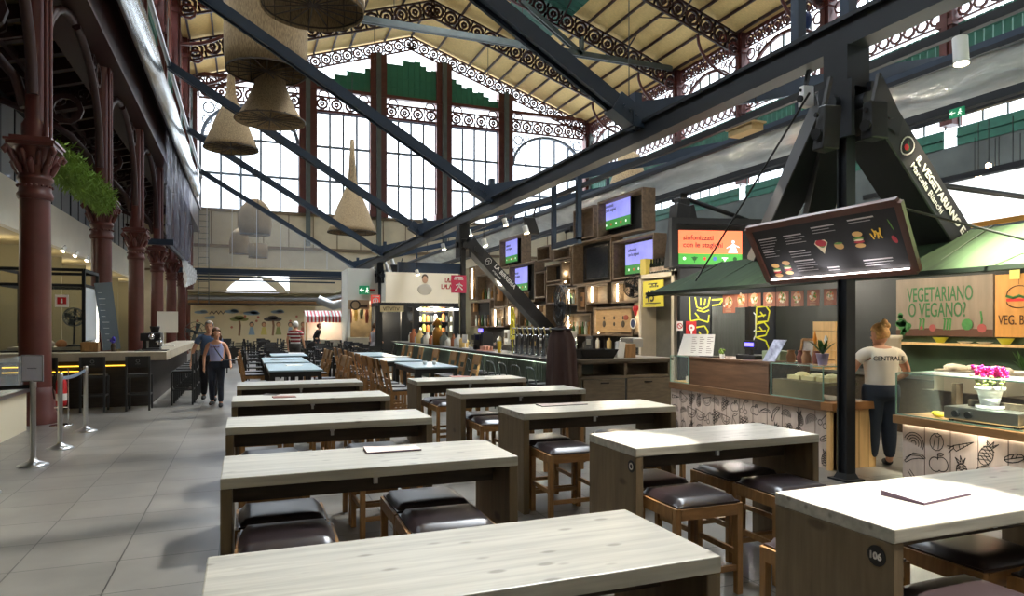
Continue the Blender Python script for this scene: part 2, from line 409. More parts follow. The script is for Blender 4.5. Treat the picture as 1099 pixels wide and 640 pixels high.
def truss_frieze(mb, y, x0, x1, h, off=0.0, seg=10, th=.1, pitch=None):
    for a, c in ((x0, XMID), (XMID, x1)):
        pa = Vector((a, y, roofz(a) - off)); pc = Vector((c, y, roofz(c) - off)); d = (pc - pa)
        up = Vector((0, 1, 0)).cross(d.normalized()) * -1
        if up.z < 0: up = -up
        frieze(mb, pa - up * h, d, up, d.length, h, th, pitch, .12, seg)
b = MB(); truss_frieze(b, YB - .1, XL, XR, 1.05, .1)
tag(b.build('gable_frieze', M_iron, loc=(12, YB, 19)), 'pierced iron ring frieze that follows the slope of the end gable', 'frieze')
# ---- nave roof ------------------------------------------------------
LX0, LX1 = 8.4, 15.6                       # lantern
def slab(mb, x0, x1, y0, y1, t=.12):
    mb.add([(x0, y0, roofz(x0)), (x1, y0, roofz(x1)), (x1, y1, roofz(x1)), (x0, y1, roofz(x0)),
            (x0, y0, roofz(x0) + t), (x1, y0, roofz(x1) + t), (x1, y1, roofz(x1) + t), (x0, y1, roofz(x0) + t)],
           [(0, 3, 2, 1), (4, 5, 6, 7), (0, 1, 5, 4), (1, 2, 6, 5), (2, 3, 7, 6), (3, 0, 4, 7)])
b = MB(); slab(b, XL - .6, LX0, YF, YB + .5); slab(b, LX1, XR + .6, YF, YB + .5)
slab(b, LX0, XMID, 40, YB + .5); slab(b, XMID, LX1, 40, YB + .5)
b.box(LX0 - .6, LX0 + .8, YF, 40, 26.2, 26.35).box(LX1 - .8, LX1 + .6, YF, 40, 26.2, 26.35).box(LX0, LX1, YF, 3, 26.2, 26.35)
struct(b, 'ceiling', M_cream)
g = MB()
for k in range(27): g.box(LX0 + .8, LX1 - .8, YF + 1.9 * k, YF + 1.9 * k + .08, 26.2, 26.3)
sk = struct(g, 'window_7', M_grey_iron)  # unseen skylight added in the lantern top to light the table tops
struct(MB().quad((LX0 + .8, YF, 26.32), (LX1 - .8, YF, 26.32), (LX1 - .8, 40, 26.32), (LX0 + .8, 40, 26.32)), 'window_pane', film('added_skylight_glass', (.97, .985, 1), .05, 0, .05), sk)
b = MB()                                   # green shade under the right roof slope
for k in range(26):
    y = 17 + 1.02 * k; x0, x1 = 16.0, 19.4; b.add([(x0, y, roofz(x0) - .3), (x1, y, roofz(x1) - .3), (x1, y + .98, roofz(x1) - .3), (x0, y + .98, roofz(x0) - .3), (x0, y, roofz(x0) - .24), (x1, y, roofz(x1) - .24), (x1, y + .98, roofz(x1) - .24), (x0, y + .98, roofz(x0) - .24)], [(0, 3, 2, 1), (4, 5, 6, 7), (0, 1, 5, 4), (1, 2, 6, 5), (2, 3, 7, 6), (3, 0, 4, 7)])
tag(b.build('green_roof_shade', M_green, loc=(17.7, 30, 22)), 'dark green slatted shade under the right slope of the roof', 'shade')
b = MB()
for x in [XL + .4 + 1.3 * k for k in range(9)] + [XR - .4 - 1.3 * k for k in range(9)]:
    b.bar((x, YF, roofz(x) - .09), (x, YB, roofz(x) - .09), .1, .16)
for x in (LX0 + 1.5, XMID, LX1 - 1.5): b.bar((x, 40, roofz(x) - .09), (x, YB, roofz(x) - .09), .1, .16)
struct(b, 'trim_2', M_irond)
for k, (x, s2, w) in enumerate(((LX0, 1, 'left'), (LX1, -1, 'right'))):
    b = MB(); z0 = roofz(x)
    b.m(1).box(x - .12, x + .12, YF, 40, z0 - .35, z0 + .15).m(0)
    for j in range(18): b.box(x - .06, x + .06, YF + 2.9 * j, YF + 2.9 * j + .3, z0, 26.2)
    for q in range(5): b.add([(x - .12, YF, z0 + .3 + q * .45), (x + .12, YF, z0 + .05 + q * .45), (x + .12, 40, z0 + .05 + q * .45), (x - .12, 40, z0 + .3 + q * .45)], [(0, 1, 2, 3)])
    o = b.build('roof_lantern_louvre', [M_green, M_irond], loc=(x, 16, z0)); tag(o, 'green louvred %s side of the raised ridge lantern' % w, 'louvre')
# trusses
TY = [45.4, 39.0, 32.6, 26.2, 19.8, 13.4, 7.0]
for i, y in enumerate(TY):
    t = thing('roof_truss', ['farthest but the gable: pierced brown roof truss spanning the hall', 'pierced brown roof truss above the grey tie beams, second from the end wall', 'pierced brown roof truss, third from the end wall', 'pierced brown roof truss, fourth from the end wall', 'pierced brown roof truss, fifth from the end wall', 'pierced brown roof truss, sixth from the end wall', 'pierced brown roof truss nearest the camera'][i], 'truss', (XMID, y, 18.9), 'roof trusses of the hall')
    b = MB(); h = 1.25
    truss_frieze(b, y, XL, XR, h, .14, 9 if i < 4 else 12, .12)
    b.build('truss_girder', M_irond, t)
    for s2, x in ((1, XL), (-1, XR)):
        b = MB(); N = 8
        P = [(x + s2 * (.2 + 3.0 * math.sin(PI / 2 * k / N)), y, 16.2 + (roofz(x + s2 * 3) - 1.55 - 16.2) * (1 - math.cos(PI / 2 * k / N))) for k in range(N + 1)]
        b.tube(P, .09, 6); b.ring((x + s2 * .75, y - .05, 17.9), (1, 0, 0), (0, 0, 1), .42, .3, .1, 10); b.ring((x + s2 * 1.5, y - .05, 18.4), (1, 0, 0), (0, 0, 1), .25, .16, .1, 8)
        b.build('bracket', M_iron, t)
    if i in (1, 3):
        b = MB(); g = lambda p, q, w=.28: (b.bar(Vector(p) + Vector((0, .13, 0)), Vector(q) + Vector((0, .13, 0)), .1, w), b.bar(Vector(p) - Vector((0, .13, 0)), Vector(q) - Vector((0, .13, 0)), .1, w))
        g((XL + .5, y, 19.0), (XR - .6, y, 19.0), .34)
        for x in (3.9, 20.1):
            s2 = 1 if x < XMID else -1
            g((x, y, 19.0), (x, y, roofz(x) - 1.3)); g((x, y, 19.0), (x + s2 * 4.2, y, roofz(x + s2 * 4.2) - 1.1))
        b.build('tie_beam', M_grey_iron, t, bev=0)
    b = MB()
    for x in (8.0, 16.0):
        b.tube([(x, y, roofz(x) - 1.2), (x, y, 19.4)], .02, 5); b.ball((x, y, 19.4), .07, 6, 5)
    for x in (1.5, 5.5, 18.5, 23): b.bar((x, y, roofz(x) - 1.3), (x + (1 if x < 12 else -1) * 0, y + 2.4, roofz(x) - .2), .07, .07); b.bar((x, y, roofz(x) - 1.3), (x, y - 2.4, roofz(x) - .2), .07, .07)
    b.build('hanger_rods', M_irond, t)
# ---- right wall and left clerestory --------------------------------------
def clerestory(X, s, name, wstart):
    """s = +1 looks towards +X (right wall), -1 left"""
    global wn
    ys = [52.0] + [y for y in TY] + [.6, -5.8, -12]
    solid = MB()
    if s > 0:
        solid.m(2).box(X, X + .4, YF, YB, 0, 9.1).m(0).box(X, X + .4, YF, YB, 10.95, 12.4)
    else: solid.box(X - .4, X, YF, YB, 10.2, 12.4)
    solid.m(1).box(X, X + s * .3, YF, YB, 18.75, 19.1)
    w = struct(solid, name, [M_plaster, M_iron, mat('lower_wall', (86, 92, 90), .7, var=.3, scale=.5)])
    fr = MB(); lv = MB()
    for y0, y1 in zip(ys[1:], ys[:-1]):
        y0 += .3; y1 -= .3; L = y1 - y0
        frieze(fr, (X, y0, 14.3), (0, 1, 0), (0, 0, 1), L, .8, .08, .62, .07, 8, False)
        frieze(fr, (X, y0, 17.95), (0, 1, 0), (0, 0, 1), L, .8, .08, .75, .07, 8, True)
        cy = (y0 + y1) / 2; N = 16
        for k in range(N):
            a0, a1 = PI * k / N, PI * (k + 1) / N
            q = [(cy + L / 2 * math.cos(a0), 15.2 + 2.6 * math.sin(a0)), (cy + L / 2 * math.cos(a1), 15.2 + 2.6 * math.sin(a1)),
                 (cy + (L / 2 - .18) * math.cos(a1), 15.2 + 2.42 * math.sin(a1)), (cy + (L / 2 - .18) * math.cos(a0), 15.2 + 2.42 * math.sin(a0))]
            fr.poly([(X - .05 * s, yy, z) for yy, z in q], (s * .15, 0, 0))
        for sg in (-1, 1):
            for rr, dy, dz in ((.36, .4, 17.5), (.26, 1.02, 17.66), (.28, .32, 16.8), (.2, 1.5, 17.72), (.2, .24, 16.3)):
                fr.ring((X, cy + sg * (L / 2 - dy), dz), (0, 1, 0), (0, 0, 1), rr, rr * .72, .06 * s, 8)
        n = 16
        for k in range(n):
            yy = y0 + L * k / n; lv.box(X - .05, X + .05, yy, yy + L / n * .86, 12.5, 14.15)
        for z in (12.9, 13.5): lv.box(X - .09 * s, X - .05 * s, y0, y1, z, z + .05)
        if s > 0:
            lv.box(X - .04, X + .04, y0, y1, 9.1, 9.85); lv.box(X - .1, X, y0, y1, 9.45, 9.52)
    for i, y in enumerate(ys):
        b = MB(); b.box(X - .3, X + .3, y - .28, y + .28, 10 if s > 0 else 9.8, 18.9); b.box(X - .4 * s, X - .3 * s, y - .12, y + .12, 12, 18.9)
        b.box(X - .38, X + .38, y - .36, y + .36, 14.1, 14.4); b.box(X - .38, X + .38, y - .36, y + .36, 17.7, 17.95)
        o = b.build('iron_pier', M_iron, loc=(X, y, 10)); tag(o, 'red-brown iron pier of the %s clerestory, %s' % ('right' if s > 0 else 'left', ['in the corner with the end wall', 'next but one to the end wall', 'third from the end wall', 'fourth from the end wall', 'fifth from the end wall', 'sixth from the end wall', 'seventh from the end wall', 'nearest in view', 'beside the camera', 'just behind the camera', 'at the rear corner'][i]), 'pier', 'iron piers of the %s clerestory' % ('right' if s > 0 else 'left'))
    tag(fr.build('clerestory_ironwork', M_iron, loc=(X, 20, 14.3)), 'pierced arches and ring friezes along the %s side of the hall' % ('right' if s > 0 else 'left'), 'ironwork')
    tag(lv.build('side_louvre', M_green, loc=(X, 20, 12.5)), 'long band of green louvres along the %s clerestory' % ('right' if s > 0 else 'left'), 'louvre')
    wn += 1
    g = MB()
    for y0, y1 in zip(ys[1:], ys[:-1]):
        y0 += .3; y1 -= .3; L = y1 - y0
        for k in range(1, 6): g.box(X + .1 * s - .05, X + .1 * s + .05, y0 + L * k / 6 - .05, y0 + L * k / 6 + .05, 15.1, 17.7)
        if s > 0:
            for k in range(7): g.box(X + .1 - .03, X + .1 + .03, y0 + L * k / 6 - .03, y0 + L * k / 6 + .03, 9.9, 10.95)
    f = struct(g, 'window_%d' % wn, M_grey_iron)
    p = MB().quad((X + .2 * s, YF, 14.2), (X + .2 * s, YB, 14.2), (X + .2 * s, YB, 18.8), (X + .2 * s, YF, 18.8))
    if s > 0: p.quad((X + .2, YF, 9.9), (X + .2, YB, 9.9), (X + .2, YB, 10.95), (X + .2, YF, 10.95))
    struct(p, 'window_pane', M_pane, f)
clerestory(XR, 1, 'wall_right', 5)
clerestory(XL, -1, 'wall_left', 6)
# unseen front wall behind the viewer, windowless to keep table fronts dark
b = MB().box(XLW, XR, YF - .4, YF, 0, 18.9)
b.poly([(XL, YF, 18.9), (XR, YF, 18.9), (XMID, YF, 24.1)], (0, -.3, 0)); b.box(LX0 - .6, LX1 + .6, YF - .3, YF, 23, 26.3)
for x in POST: b.box(x - .6, x + .6, YF - .4, YF, 8.5, 17.5)
struct(b, 'wall_front', M_plaster)
struct(MB().box(LX0 - .6, LX1 + .6, 40, 40.2, 22.6, 26.3), 'wall_lantern', M_cream)
# ---- left aisle -------------------------------------------------------
b = MB()
b.add([(XL - .3, YF, 9.8), (XL - .3, YB, 9.8), (XLW, YB, 7.6), (XLW, YF, 7.6), (XL - .3, YF, 9.95), (XL - .3, YB, 9.95), (XLW, YB, 7.75), (XLW, YF, 7.75)],
      [(0, 1, 2, 3), (4, 7, 6, 5), (0, 3, 7, 4), (1, 5, 6, 2), (0, 4, 5, 1), (3, 2, 6, 7)])
struct(b, 'ceiling_aisle', mat('aisle_boards', (112, 96, 62), .8, var=.2, scale=3))
b = MB()
for k in range(40):
    y = 4 + k * 1.2; b.bar((XL - .3, y, 9.6), (XLW, y, 7.4), .22, .34)
for k in range(6): x = -4.6 - 1.15 * k; z = 9.8 - (-3.8 - x) * .3056 - .28; b.bar((x, YF, z), (x, YB, z), .12, .2)
struct(b, 'trim_3', M_irond)
struct(MB().box(XLW - .3, XLW, YF, YB, 0, 7.8), 'wall_aisle', mat('shop_back', (132, 124, 98), .8, var=.2, scale=1.2))
# the box beam that rests on the columns
b = MB().box(-3.95, -2.95, YF, YB, 8.15, 9.75).box(-4.05, -2.85, YF, YB, 9.6, 9.8).box(-4.0, -2.9, YF, YB, 8.1, 8.2)
tag(b.build('eaves_beam', M_irond, loc=(-3.4, 20, 8.15)), 'dark brown box beam carried along the top of the left columns', 'beam')
# mezzanine
M_fascia = mat('fascia_white', (222, 216, 198), .7, var=.05, scale=1)
b = MB().box(XLW, -6.0, YF, 48, 4.35, 4.6); b.m(1).box(-6.05, -5.85, YF, 48, 4.3, 5.6)
tag(b.build('mezzanine_floor', [mat('soffit_beige', (190, 170, 122), .8), M_fascia], loc=(-8, 20, 4.35)), 'mezzanine with an off-white fascia running behind the left columns', 'mezzanine')
for k in range(12):
    y = 2 + 4 * k; b = MB(); b.m(0).box(-6.2, -6.12, y, y + .12, 5.6, 7.9).box(-6.2, -6.12, y + 1.3, y + 1.36, 5.6, 7.9).box(-6.2, -6.12, y + 2.6, y + 2.66, 5.6, 7.9).box(-6.2, -6.12, y, y + 4, 7.85, 8.0)
    b.m(1).box(-6.17, -6.15, y + .1, y + 3.96, 5.6, 7.9)
    o = b.build('glass_screen', [M_beamd, film('smoky_glass_%d' % k, (.5, .52, .6), .3, .18, .05)], loc=(-6.16, y + 2, 5.6)); tag(o, 'smoky glass screen on the mezzanine edge, bay %s' % ['a', 'b', 'c', 'd', 'e', 'f', 'g', 'h', 'i', 'j', 'k', 'l'][k], 'screen', 'glass screens on the mezzanine')
    tag(o, 'smoky glass screen panel standing on the off-white mezzanine fascia', 'screen')
# columns
def make_column():
    t = thing('iron_column', '', 'column', (0, 0, 0), 'cast iron columns on the left')
    b = MB(); b.lathe([(.36, 0), (.36, .12), (.3, .2), (.3, .5), (.26, .58), (.24, .62)], n=20); b.build('column_base', M_iron, t)
    b = MB(); b.lathe([(.24, .62), (.235, 2.5), (.225, 3.8), (.225, 3.86)], n=20); b.build('column_shaft', M_iron, t)
    b = MB(); b.lathe([(.24, 3.82), (.27, 3.86), (.27, 3.92), (.24, 3.96), (.235, 4.12), (.27, 4.16), (.27, 4.2), (.23, 4.24), (.24, 4.5), (.3, 4.68), (.34, 4.72)], n=20)
    for k in range(20):
        a = 2 * PI * k / 20; b.ball((.255 * math.cos(a), .255 * math.sin(a), 4.05), .022, 5, 4)
    for k in range(8):                     # acanthus leaves
        a = 2 * PI * k / 8; c, s2 = math.cos(a), math.sin(a)
        b.tube([(.23 * c, .23 * s2, 4.26), (.3 * c, .3 * s2, 4.4), (.34 * c, .34 * s2, 4.48), (.36 * c, .36 * s2, 4.43)], [.05, .055, .04, .02], 6)
        a += PI / 8; c, s2 = math.cos(a), math.sin(a); b.tube([(.23 * c, .23 * s2, 4.4), (.28 * c, .28 * s2, 4.56), (.33 * c, .33 * s2, 4.64), (.34 * c, .34 * s2, 4.6)], [.04, .045, .03, .015], 6)
    for sx in (-1, 1):
        for sy in (-1, 1):                 # corner volutes
            b.tube([(.24 * sx, .24 * sy, 4.42), (.29 * sx, .29 * sy, 4.6), (.33 * sx, .33 * sy, 4.66), (.36 * sx, .36 * sy, 4.6), (.33 * sx, .33 * sy, 4.54)], [.04, .05, .05, .045, .03], 6)
    b.box(-.34, .34, -.34, .34, 4.7, 4.76); b.box(-.37, .37, -.37, .37, 4.76, 4.8); b.box(-.3, .3, -.3, .3, 4.8, 4.86)
    b.build('capital', M_iron, t)
    b = MB(); b.lathe([(.2, 4.86), (.2, 5.1), (.15, 5.2), (.14, 7.9), (.2, 8.0), (.24, 8.15)], n=16)
    b.tube([(.19, -.14, 4.9), (.19, -.14, 8.1)], .035, 6); b.tube([(.19, .14, 4.9), (.19, .14, 8.1)], .035, 6)
    b.build('upper_shaft', M_iron, t)
    for s2 in (-1, 1):
        b = MB(); N = 8
        b.tube([(0, s2 * (.16 + 2.6 * (1 - math.cos(PI / 2 * k / N))), 5.6 + 2.45 * math.sin(PI / 2 * k / N)) for k in range(N + 1)], .09, 6)
        b.ring((-.04, s2 * .55, 7.75), (0, 1, 0), (0, 0, 1), .3, .23, .08, 10); b.ring((-.04, s2 * 1.05, 7.92), (0, 1, 0), (0, 0, 1), .17, .12, .08, 8)
        b.build('bracket', M_irond, t)
    return t
colp = make_column()
WH = ['foremost red-brown iron column at the left, behind the roped stand with the white sign', 'red-brown iron column rising beside the black framed glass booth', 'red-brown iron column right of the leaning blackboard', 'fourth red-brown iron column back along the left counter', 'fifth red-brown iron column back on the left, slim in view', 'sixth red-brown iron column back on the left', 'farthest red-brown iron column on the left', 'red-brown iron column beside the camera, outside the picture']
colp.location = (-3.35, 13.85, 0); colp['label'] = WH[0]; proto(colp)
for k in range(1, 7): dup(colp, (-3.35, 13.85 + 5.8 * k, 0), 0, WH[k])

# arched girders across the aisle
for k in range(9):
    y = 8.05 + 5.8 * k; t = thing('aisle_girder', 'dark arched girder across the left aisle, %s column' % ['before the first', 'at the first', 'at the second', 'at the third', 'at the fourth', 'at the fifth', 'at the sixth', 'at the seventh', 'at the eighth'][k], 'girder', (-7, y, 7.5), 'arched girders of the left aisle')
    b = MB(); frieze(b, (XLW, y, 6.9), (7.5, 0, 2.2), (-.28, 0, 1), 7.7, .75, .1, .8, .12, 8)
    N = 12; P = [(-7.2 + 3.7 * math.cos(PI * j / N), y, 5.4 + 1.9 * math.sin(PI * j / N)) for j in range(N + 1)]; b.tube(P, .09, 6)
    for sx in (-1, 1): b.ring((-7.2 + sx * 3.1, y, 7.0), (1, 0, 0), (0, 0, 1), .38, .26, .1, 10).ring((-7.2 + sx * 2.2, y, 7.5), (1, 0, 0), (0, 0, 1), .24, .15, .1, 8)
    b.build('girder_ironwork', M_irond, t)
# ================================================================ MODERN STEEL FRAME
MX = 6.11
NODES = [9.66, 16.9, 24.2, 31.9, 40.2]
b = MB().box(MX - .08, MX + .08, -3, 47, 4.7, 5.0); b.box(MX - .13, MX + .13, -3, 47, 4.68, 4.73).box(MX - .13, MX + .13, -3, 47, 4.97, 5.02)
tag(b.build('main_beam', M_beamd, loc=(MX, 20, 4.66)), 'long dark steel beam running down the hall on the posts above the tables', 'beam')
for i, y in enumerate(NODES):
    t = thing('brace_strut', ['thick dark double brace nearest the camera, rising from the main beam out of view', 'blue-grey brace crossing in front of the large jute cylinder', 'blue-grey brace crossing between the two jute bells', 'thin blue-grey brace, fourth from the camera, below the jute bells', 'farthest blue-grey brace, over the hanging clear sheet'][i], 'brace', (MX, y, 4.95), 'slanting braces between the gutter and the main beam')
    p = Vector((MX - .05, y, 4.98)); q = Vector((-2.25, y, 9.95)); d = (q - p).normalized()
    b = MB(); o = Vector((0, .1, 0)); b.bar(p + o, q + o, .07, .24).bar(p - o, q - o, .07, .24).bar(p, q, .14, .12)
    b.build('twin_channel', M_beam if i else mat('brace_near', (40, 50, 64), .45, .2), t)
    b = MB(); b.box(MX - .28, MX + .2, y - .17, y + .17, 4.9, 5.16); b.bar(p + d * .1, p + d * .6, .3, .34)
    for k in range(3): b.tube([p + d * (.2 + .13 * k) + Vector((0, -.19, 0)), p + d * (.2 + .13 * k) + Vector((0, .19, 0))], .025, 6)
    b.build('gusset', M_beam, t)
    # rafter rising over the stalls
    t = thing('rafter', ['grey rafter over the food stalls nearest the camera', 'grey rafter over the food stalls behind the nearest one', 'grey rafter over the stalls above the slanting bar sign', 'grey rafter over the stalls past the bar', 'grey rafter over the far stalls'][i], 'rafter', (MX, y, 5.2), 'rafters over the food stalls')
    b = MB(); b.bar((MX - .35, y + .3, 5.19), (13.6, y + .3, 7.15), .14, .3); b.m(1).box(MX - .02, MX + .12, y + .22, y + .38, 4.95, 5.6); b.build('rafter_bar', [M_beam, M_beam], t)
    b = MB().bar((9.7, y + .3, 5.55), (9.7, y + .3, 6.3), .08, .08, (0, 1, 0)); b.build('rafter_prop', M_beam, t)
# posts and V struts
def tree(px, py, labels, txt):
    t = thing('steel_post', labels[0], 'post', (px, py, 0), 'steel posts under the main beam')
    b = MB().box(px - .065, px + .065, py - .065, py - .045, 0, 4.3).box(px - .065, px + .065, py + .045, py + .065, 0, 4.3).box(px - .03, px + .03, py - .05, py + .05, 0, 4.3)
    b.build('post_shaft', M_beamd, t)
    b = MB().box(px - .13, px + .13, py - .13, py + .13, 0, .02); b.add([(px - .09, py - .09, .02), (px + .09, py - .09, .02), (px + .09, py + .09, .02), (px - .09, py + .09, .02), (px - .066, py - .066, .08), (px + .066, py - .066, .08), (px + .066, py + .066, .08), (px - .066, py + .066, .08)], [(0, 1, 5, 4), (1, 2, 6, 5), (2, 3, 7, 6), (3, 0, 4, 7)]); b.build('base_plate', M_beamd, t)
    b = MB().box(px - .16, px + .16, py - .16, py + .16, 4.25, 4.68).box(px - .17, px - .12, py - .22, py + .22, 3.7, 4.3).box(px + .12, px + .17, py - .22, py + .22, 3.7, 4.3)
    b.tube([(px - .24, py, 4.08), (px + .24, py, 4.08)], .09, 12); b.tube([(px, py - .3, 4.05), (px, py + .3, 4.05)], .1, 12)
    b.build('post_head', M_beamd, t)
    return t
M_strut = mat('strut_grey', (40, 40, 43), .5, .1, var=.08, scale=2)
def slant(px, py, q, name_label, group, w=.5, h=.36, m=M_strut):
    p = Vector((px, py, 4.2)); q = Vector(q); d = (q - p).normalized(); p = p + d * .15
    t = thing('slanting_strut', name_label, 'strut', tuple(p), group)
    b = MB(); up = Vector((0, 1, 0)).cross(d).normalized()
    b.bar(p, q, h, w, (0, 1, 0)) if abs(d.y) < .3 else b.bar(p, q, w, h)
    t_box = b.build('strut_box', m, t, bev=.012)
    t['_m'] = 0
    for s2 in (-1, 1):
        b = MB()
        if abs(d.y) < .3:
            y = py + s2 * (w / 2 + .02); x = d.cross(Vector((0, 1, 0))).normalized()
            b.add([p - x * .2 + Vector((0, y - py, 0)) - d * .1, p + x * .2 + Vector((0, y - py, 0)) - d * .1, p + x * .13 + d * .4 + Vector((0, y - py, 0)), p - x * .05 + d * .5 + Vector((0, y - py, 0))], [(0, 1, 2, 3)])
            b.tube([p + d * .2 + Vector((0, y - py, 0)), p + d * .2 + Vector((0, y - py + s2 * .05, 0))], .09, 12)
        if b.v: b.build('hinge_plate', M_beamd, t)
    del t['_m']
    return t, p, d
G_POST = tree(MX, 5.58, ['dark steel post at the end of the vegetarian stall counter, below the lettered strut'], 1)
G2 = tree(MX, 19.6, ['slim dark steel post at the bar, beside the magenta square sign'], 0)
G3 = tree(MX, 33.2, ['far dark steel post behind the bar, beside the green exit sign'], 0)
M_whitepaint = mat('white_lettering', (236, 236, 232), .6)
# strut with the stall's name
def signstrut(px, py, q, label, lines, size, off0, logo):
    t, p, d = slant(px, py, q, label, 'lettered slanting struts')
    n = Vector((0, -1, 0)); yd = d.cross(Vector((0, 1, 0))); yd = yd if yd.x > 0 else -yd     # across the strut, upwards right
    face = Vector((0, -.252, 0))
    for body, sz, a, c, bold in lines:
        text(body, sz, p + d * a + yd * c + face + n * .004, d, yd, M_whitepaint, t, 'lettering', bold=bold)
    a, c = logo; cc = p + d * a + yd * c + face + n * .004
    b = MB(); P = [(.085 * math.cos(2 * PI * k / 18) * (1 + .18 * math.sin(2 * PI * k / 18)), .11 * math.sin(2 * PI * k / 18)) for k in range(18)]
    b.stroke(P, cc, d, yd, .016, n, .001, True).m(1)
    if lines[0][0].startswith('IL'):
        b.ring(cc - yd * .02 + n * .003, d, yd, .036, .0, .002, 8).m(2).stroke([(-.04, .05), (.05, .0), (.02, -.06)], cc, d, yd, .012, n, .002)
    else: b.m(0).stroke([(-.05, -.03), (0, .05), (.05, -.03)], cc, d, yd, .012, n, .002)
    b.build('emblem', [M_whitepaint, M_red, mat('leaf_green', (52, 120, 60), .6)], t)
signstrut(MX - .05, 5.5, (7.66, 5.5, 2.5), 'massive dark grey slanting strut lettered in white, beside the menu board', [('IL VEGETARIANO E VEGANO', .125, .84, .0, .004), ('Marcella Bianchi', .105, .84, -.11, .0005)], 0, 0, (.66, .0))
signstrut(MX + .1, 19.6, (9.0, 19.6, 1.4), 'dark slanting strut lettered in white, coming down in front of the wall of crates', [('LA BIRRERIA', .17, .95, .02, .004), ('artigianale', .09, 1.0, -.1, 0)], 0, 0, (.72, 0))
# dark legs going back from the heads
for (x0, y0, q, lab) in ((MX + .15, 5.9, (7.75, 8.8, 2.68), 'dark leaning strut going back from the lettered strut, left of the menu board'),
                         (MX + .2, 5.8, (7.7, 7.7, 2.68), 'shorter dark leaning strut just behind the post by the menu board'),
                         (8.72, 12.3, (8.5, 12.2, 2.88), 'left leg of the dark steel trestle behind the television on black board'),
                         (8.85, 12.35, (9.2, 12.35, 2.88), 'right leg of the dark steel trestle behind the television on black board')):
    p = Vector((x0, y0, 4.25)); b = MB().bar(p, q, .34, .3); b.box(p.x - .1, p.x + .1, p.y - .1, p.y + .1, 4.15, 4.4)
    tag(b.build('leaning_strut', M_strut, loc=tuple(p), bev=.012), lab, 'strut')
b = MB().tube([(8.9, 12.3, 4.4), (10.2, 11.9, 3.95), (12.5, 11.4, 3.4)], .05, 8); tag(b.build('tie_rod', M_beamd, loc=(8.9, 12.3, 4.2)), 'dark tie rod running down right from the trestle above the television', 'rod')
b = MB().tube([(6.7, 5.6, 3.35), (11.5, 5.0, 3.05)], .035, 8); tag(b.build('tie_rod', M_beamd, loc=(6.7, 5.6, 3.3)), 'thin round tie rod passing behind the lettered strut above the stall roof', 'rod')
b = MB().tube([(MX - .2, 5.9, 4.3), (6.75, 9.1, 2.4)], .014, 6); tag(b.build('stay_cable', M_black, loc=(MX, 5.9, 4.3)), 'thin black stay cable crossing in front of the orange and green television', 'cable')
# longitudinal members and membrane troughs
def rail(x, z, y0, y1, w, h, lab, m=M_beam, nm='long_rail'):
    return tag(MB().box(x - w / 2, x + w / 2, y0, y1, z - h / 2, z + h / 2).build(nm, m, loc=(x, (y0 + y1) / 2, z)), lab, 'rail')
rail(9.7, 5.6, -2, 46, .12, .14, 'upper steel edge rail of the grey membrane trough over the stalls')
rail(9.95, 4.95, -2, 46, .12, .12, 'lower dark rail under the grey membrane trough over the stalls', M_beamd)
rail(7.25, 4.9, -2, 24, .08, .1, 'dark track rail for spotlights beside the main beam', M_black)
rail(11.5, 5.8, -2, 46, .12, .14, 'outer edge rail of the grey membrane trough', M_beam)
rail(7.75, 4.78, -2, 46, .05, .06, 'thin rail between the main beam and the membrane trough', M_beamd)
def trough(x0, z0, x1, z1, xm, zm, y0, y1, lab, m, n=220):
    b = MB(); rows = []; r2 = random.Random(int(x0 * 10)); pts = []
    K = 8
    for j in range(n + 1):
        y = y0 + (y1 - y0) * j / n; w = .05 * math.sin(j * .29) + .05 * math.sin(j * .83 + 1) + .05 * abs(math.sin(j * .41)) + .015 * r2.uniform(-1, 1)
        for k in range(K + 1):
            t = k / K; x = (1 - t) ** 2 * x0 + 2 * t * (1 - t) * xm + t * t * x1; z = (1 - t) ** 2 * z0 + 2 * t * (1 - t) * zm + t * t * z1
            q = w + .035 * math.sin(j * .6 + k * 1.9); pts.append((x + q * math.sin(PI * t) * 1.2, y, z + q * math.sin(PI * t)))
    fs = [(j * (K + 1) + k, j * (K + 1) + k + 1, (j + 1) * (K + 1) + k + 1, (j + 1) * (K + 1) + k) for j in range(n) for k in range(K)]
    b.s_().add(pts, fs)
    o = b.build('membrane_trough', m, loc=(x0, (y0 + y1) / 2, z0)); tag(o, lab, 'membrane')
    md = o.modifiers.new('s', 'SOLIDIFY'); md.thickness = .01
    return o
trough(9.7, 5.58, 11.5, 5.75, 10.1, 4.55, -2, 46, 'slack grey membrane trough hanging between steel rails over the stalls', M_membr)
trough(13.2, 6.9, 15.0, 6.6, 13.8, 5.6, -2, 46, 'second grey membrane trough farther over the stalls towards the right wall', M_membr)
rail(13.2, 6.95, -2, 46, .14, .2, 'steel rail carrying the far membrane trough'); rail(13.5, 6.0, -2, 46, .12, .14, 'lower rail of the far membrane trough', M_beamd); rail(12.4, 6.0, -2, 46, .1, .12, 'steel purlin between the two membrane troughs', M_beamd)
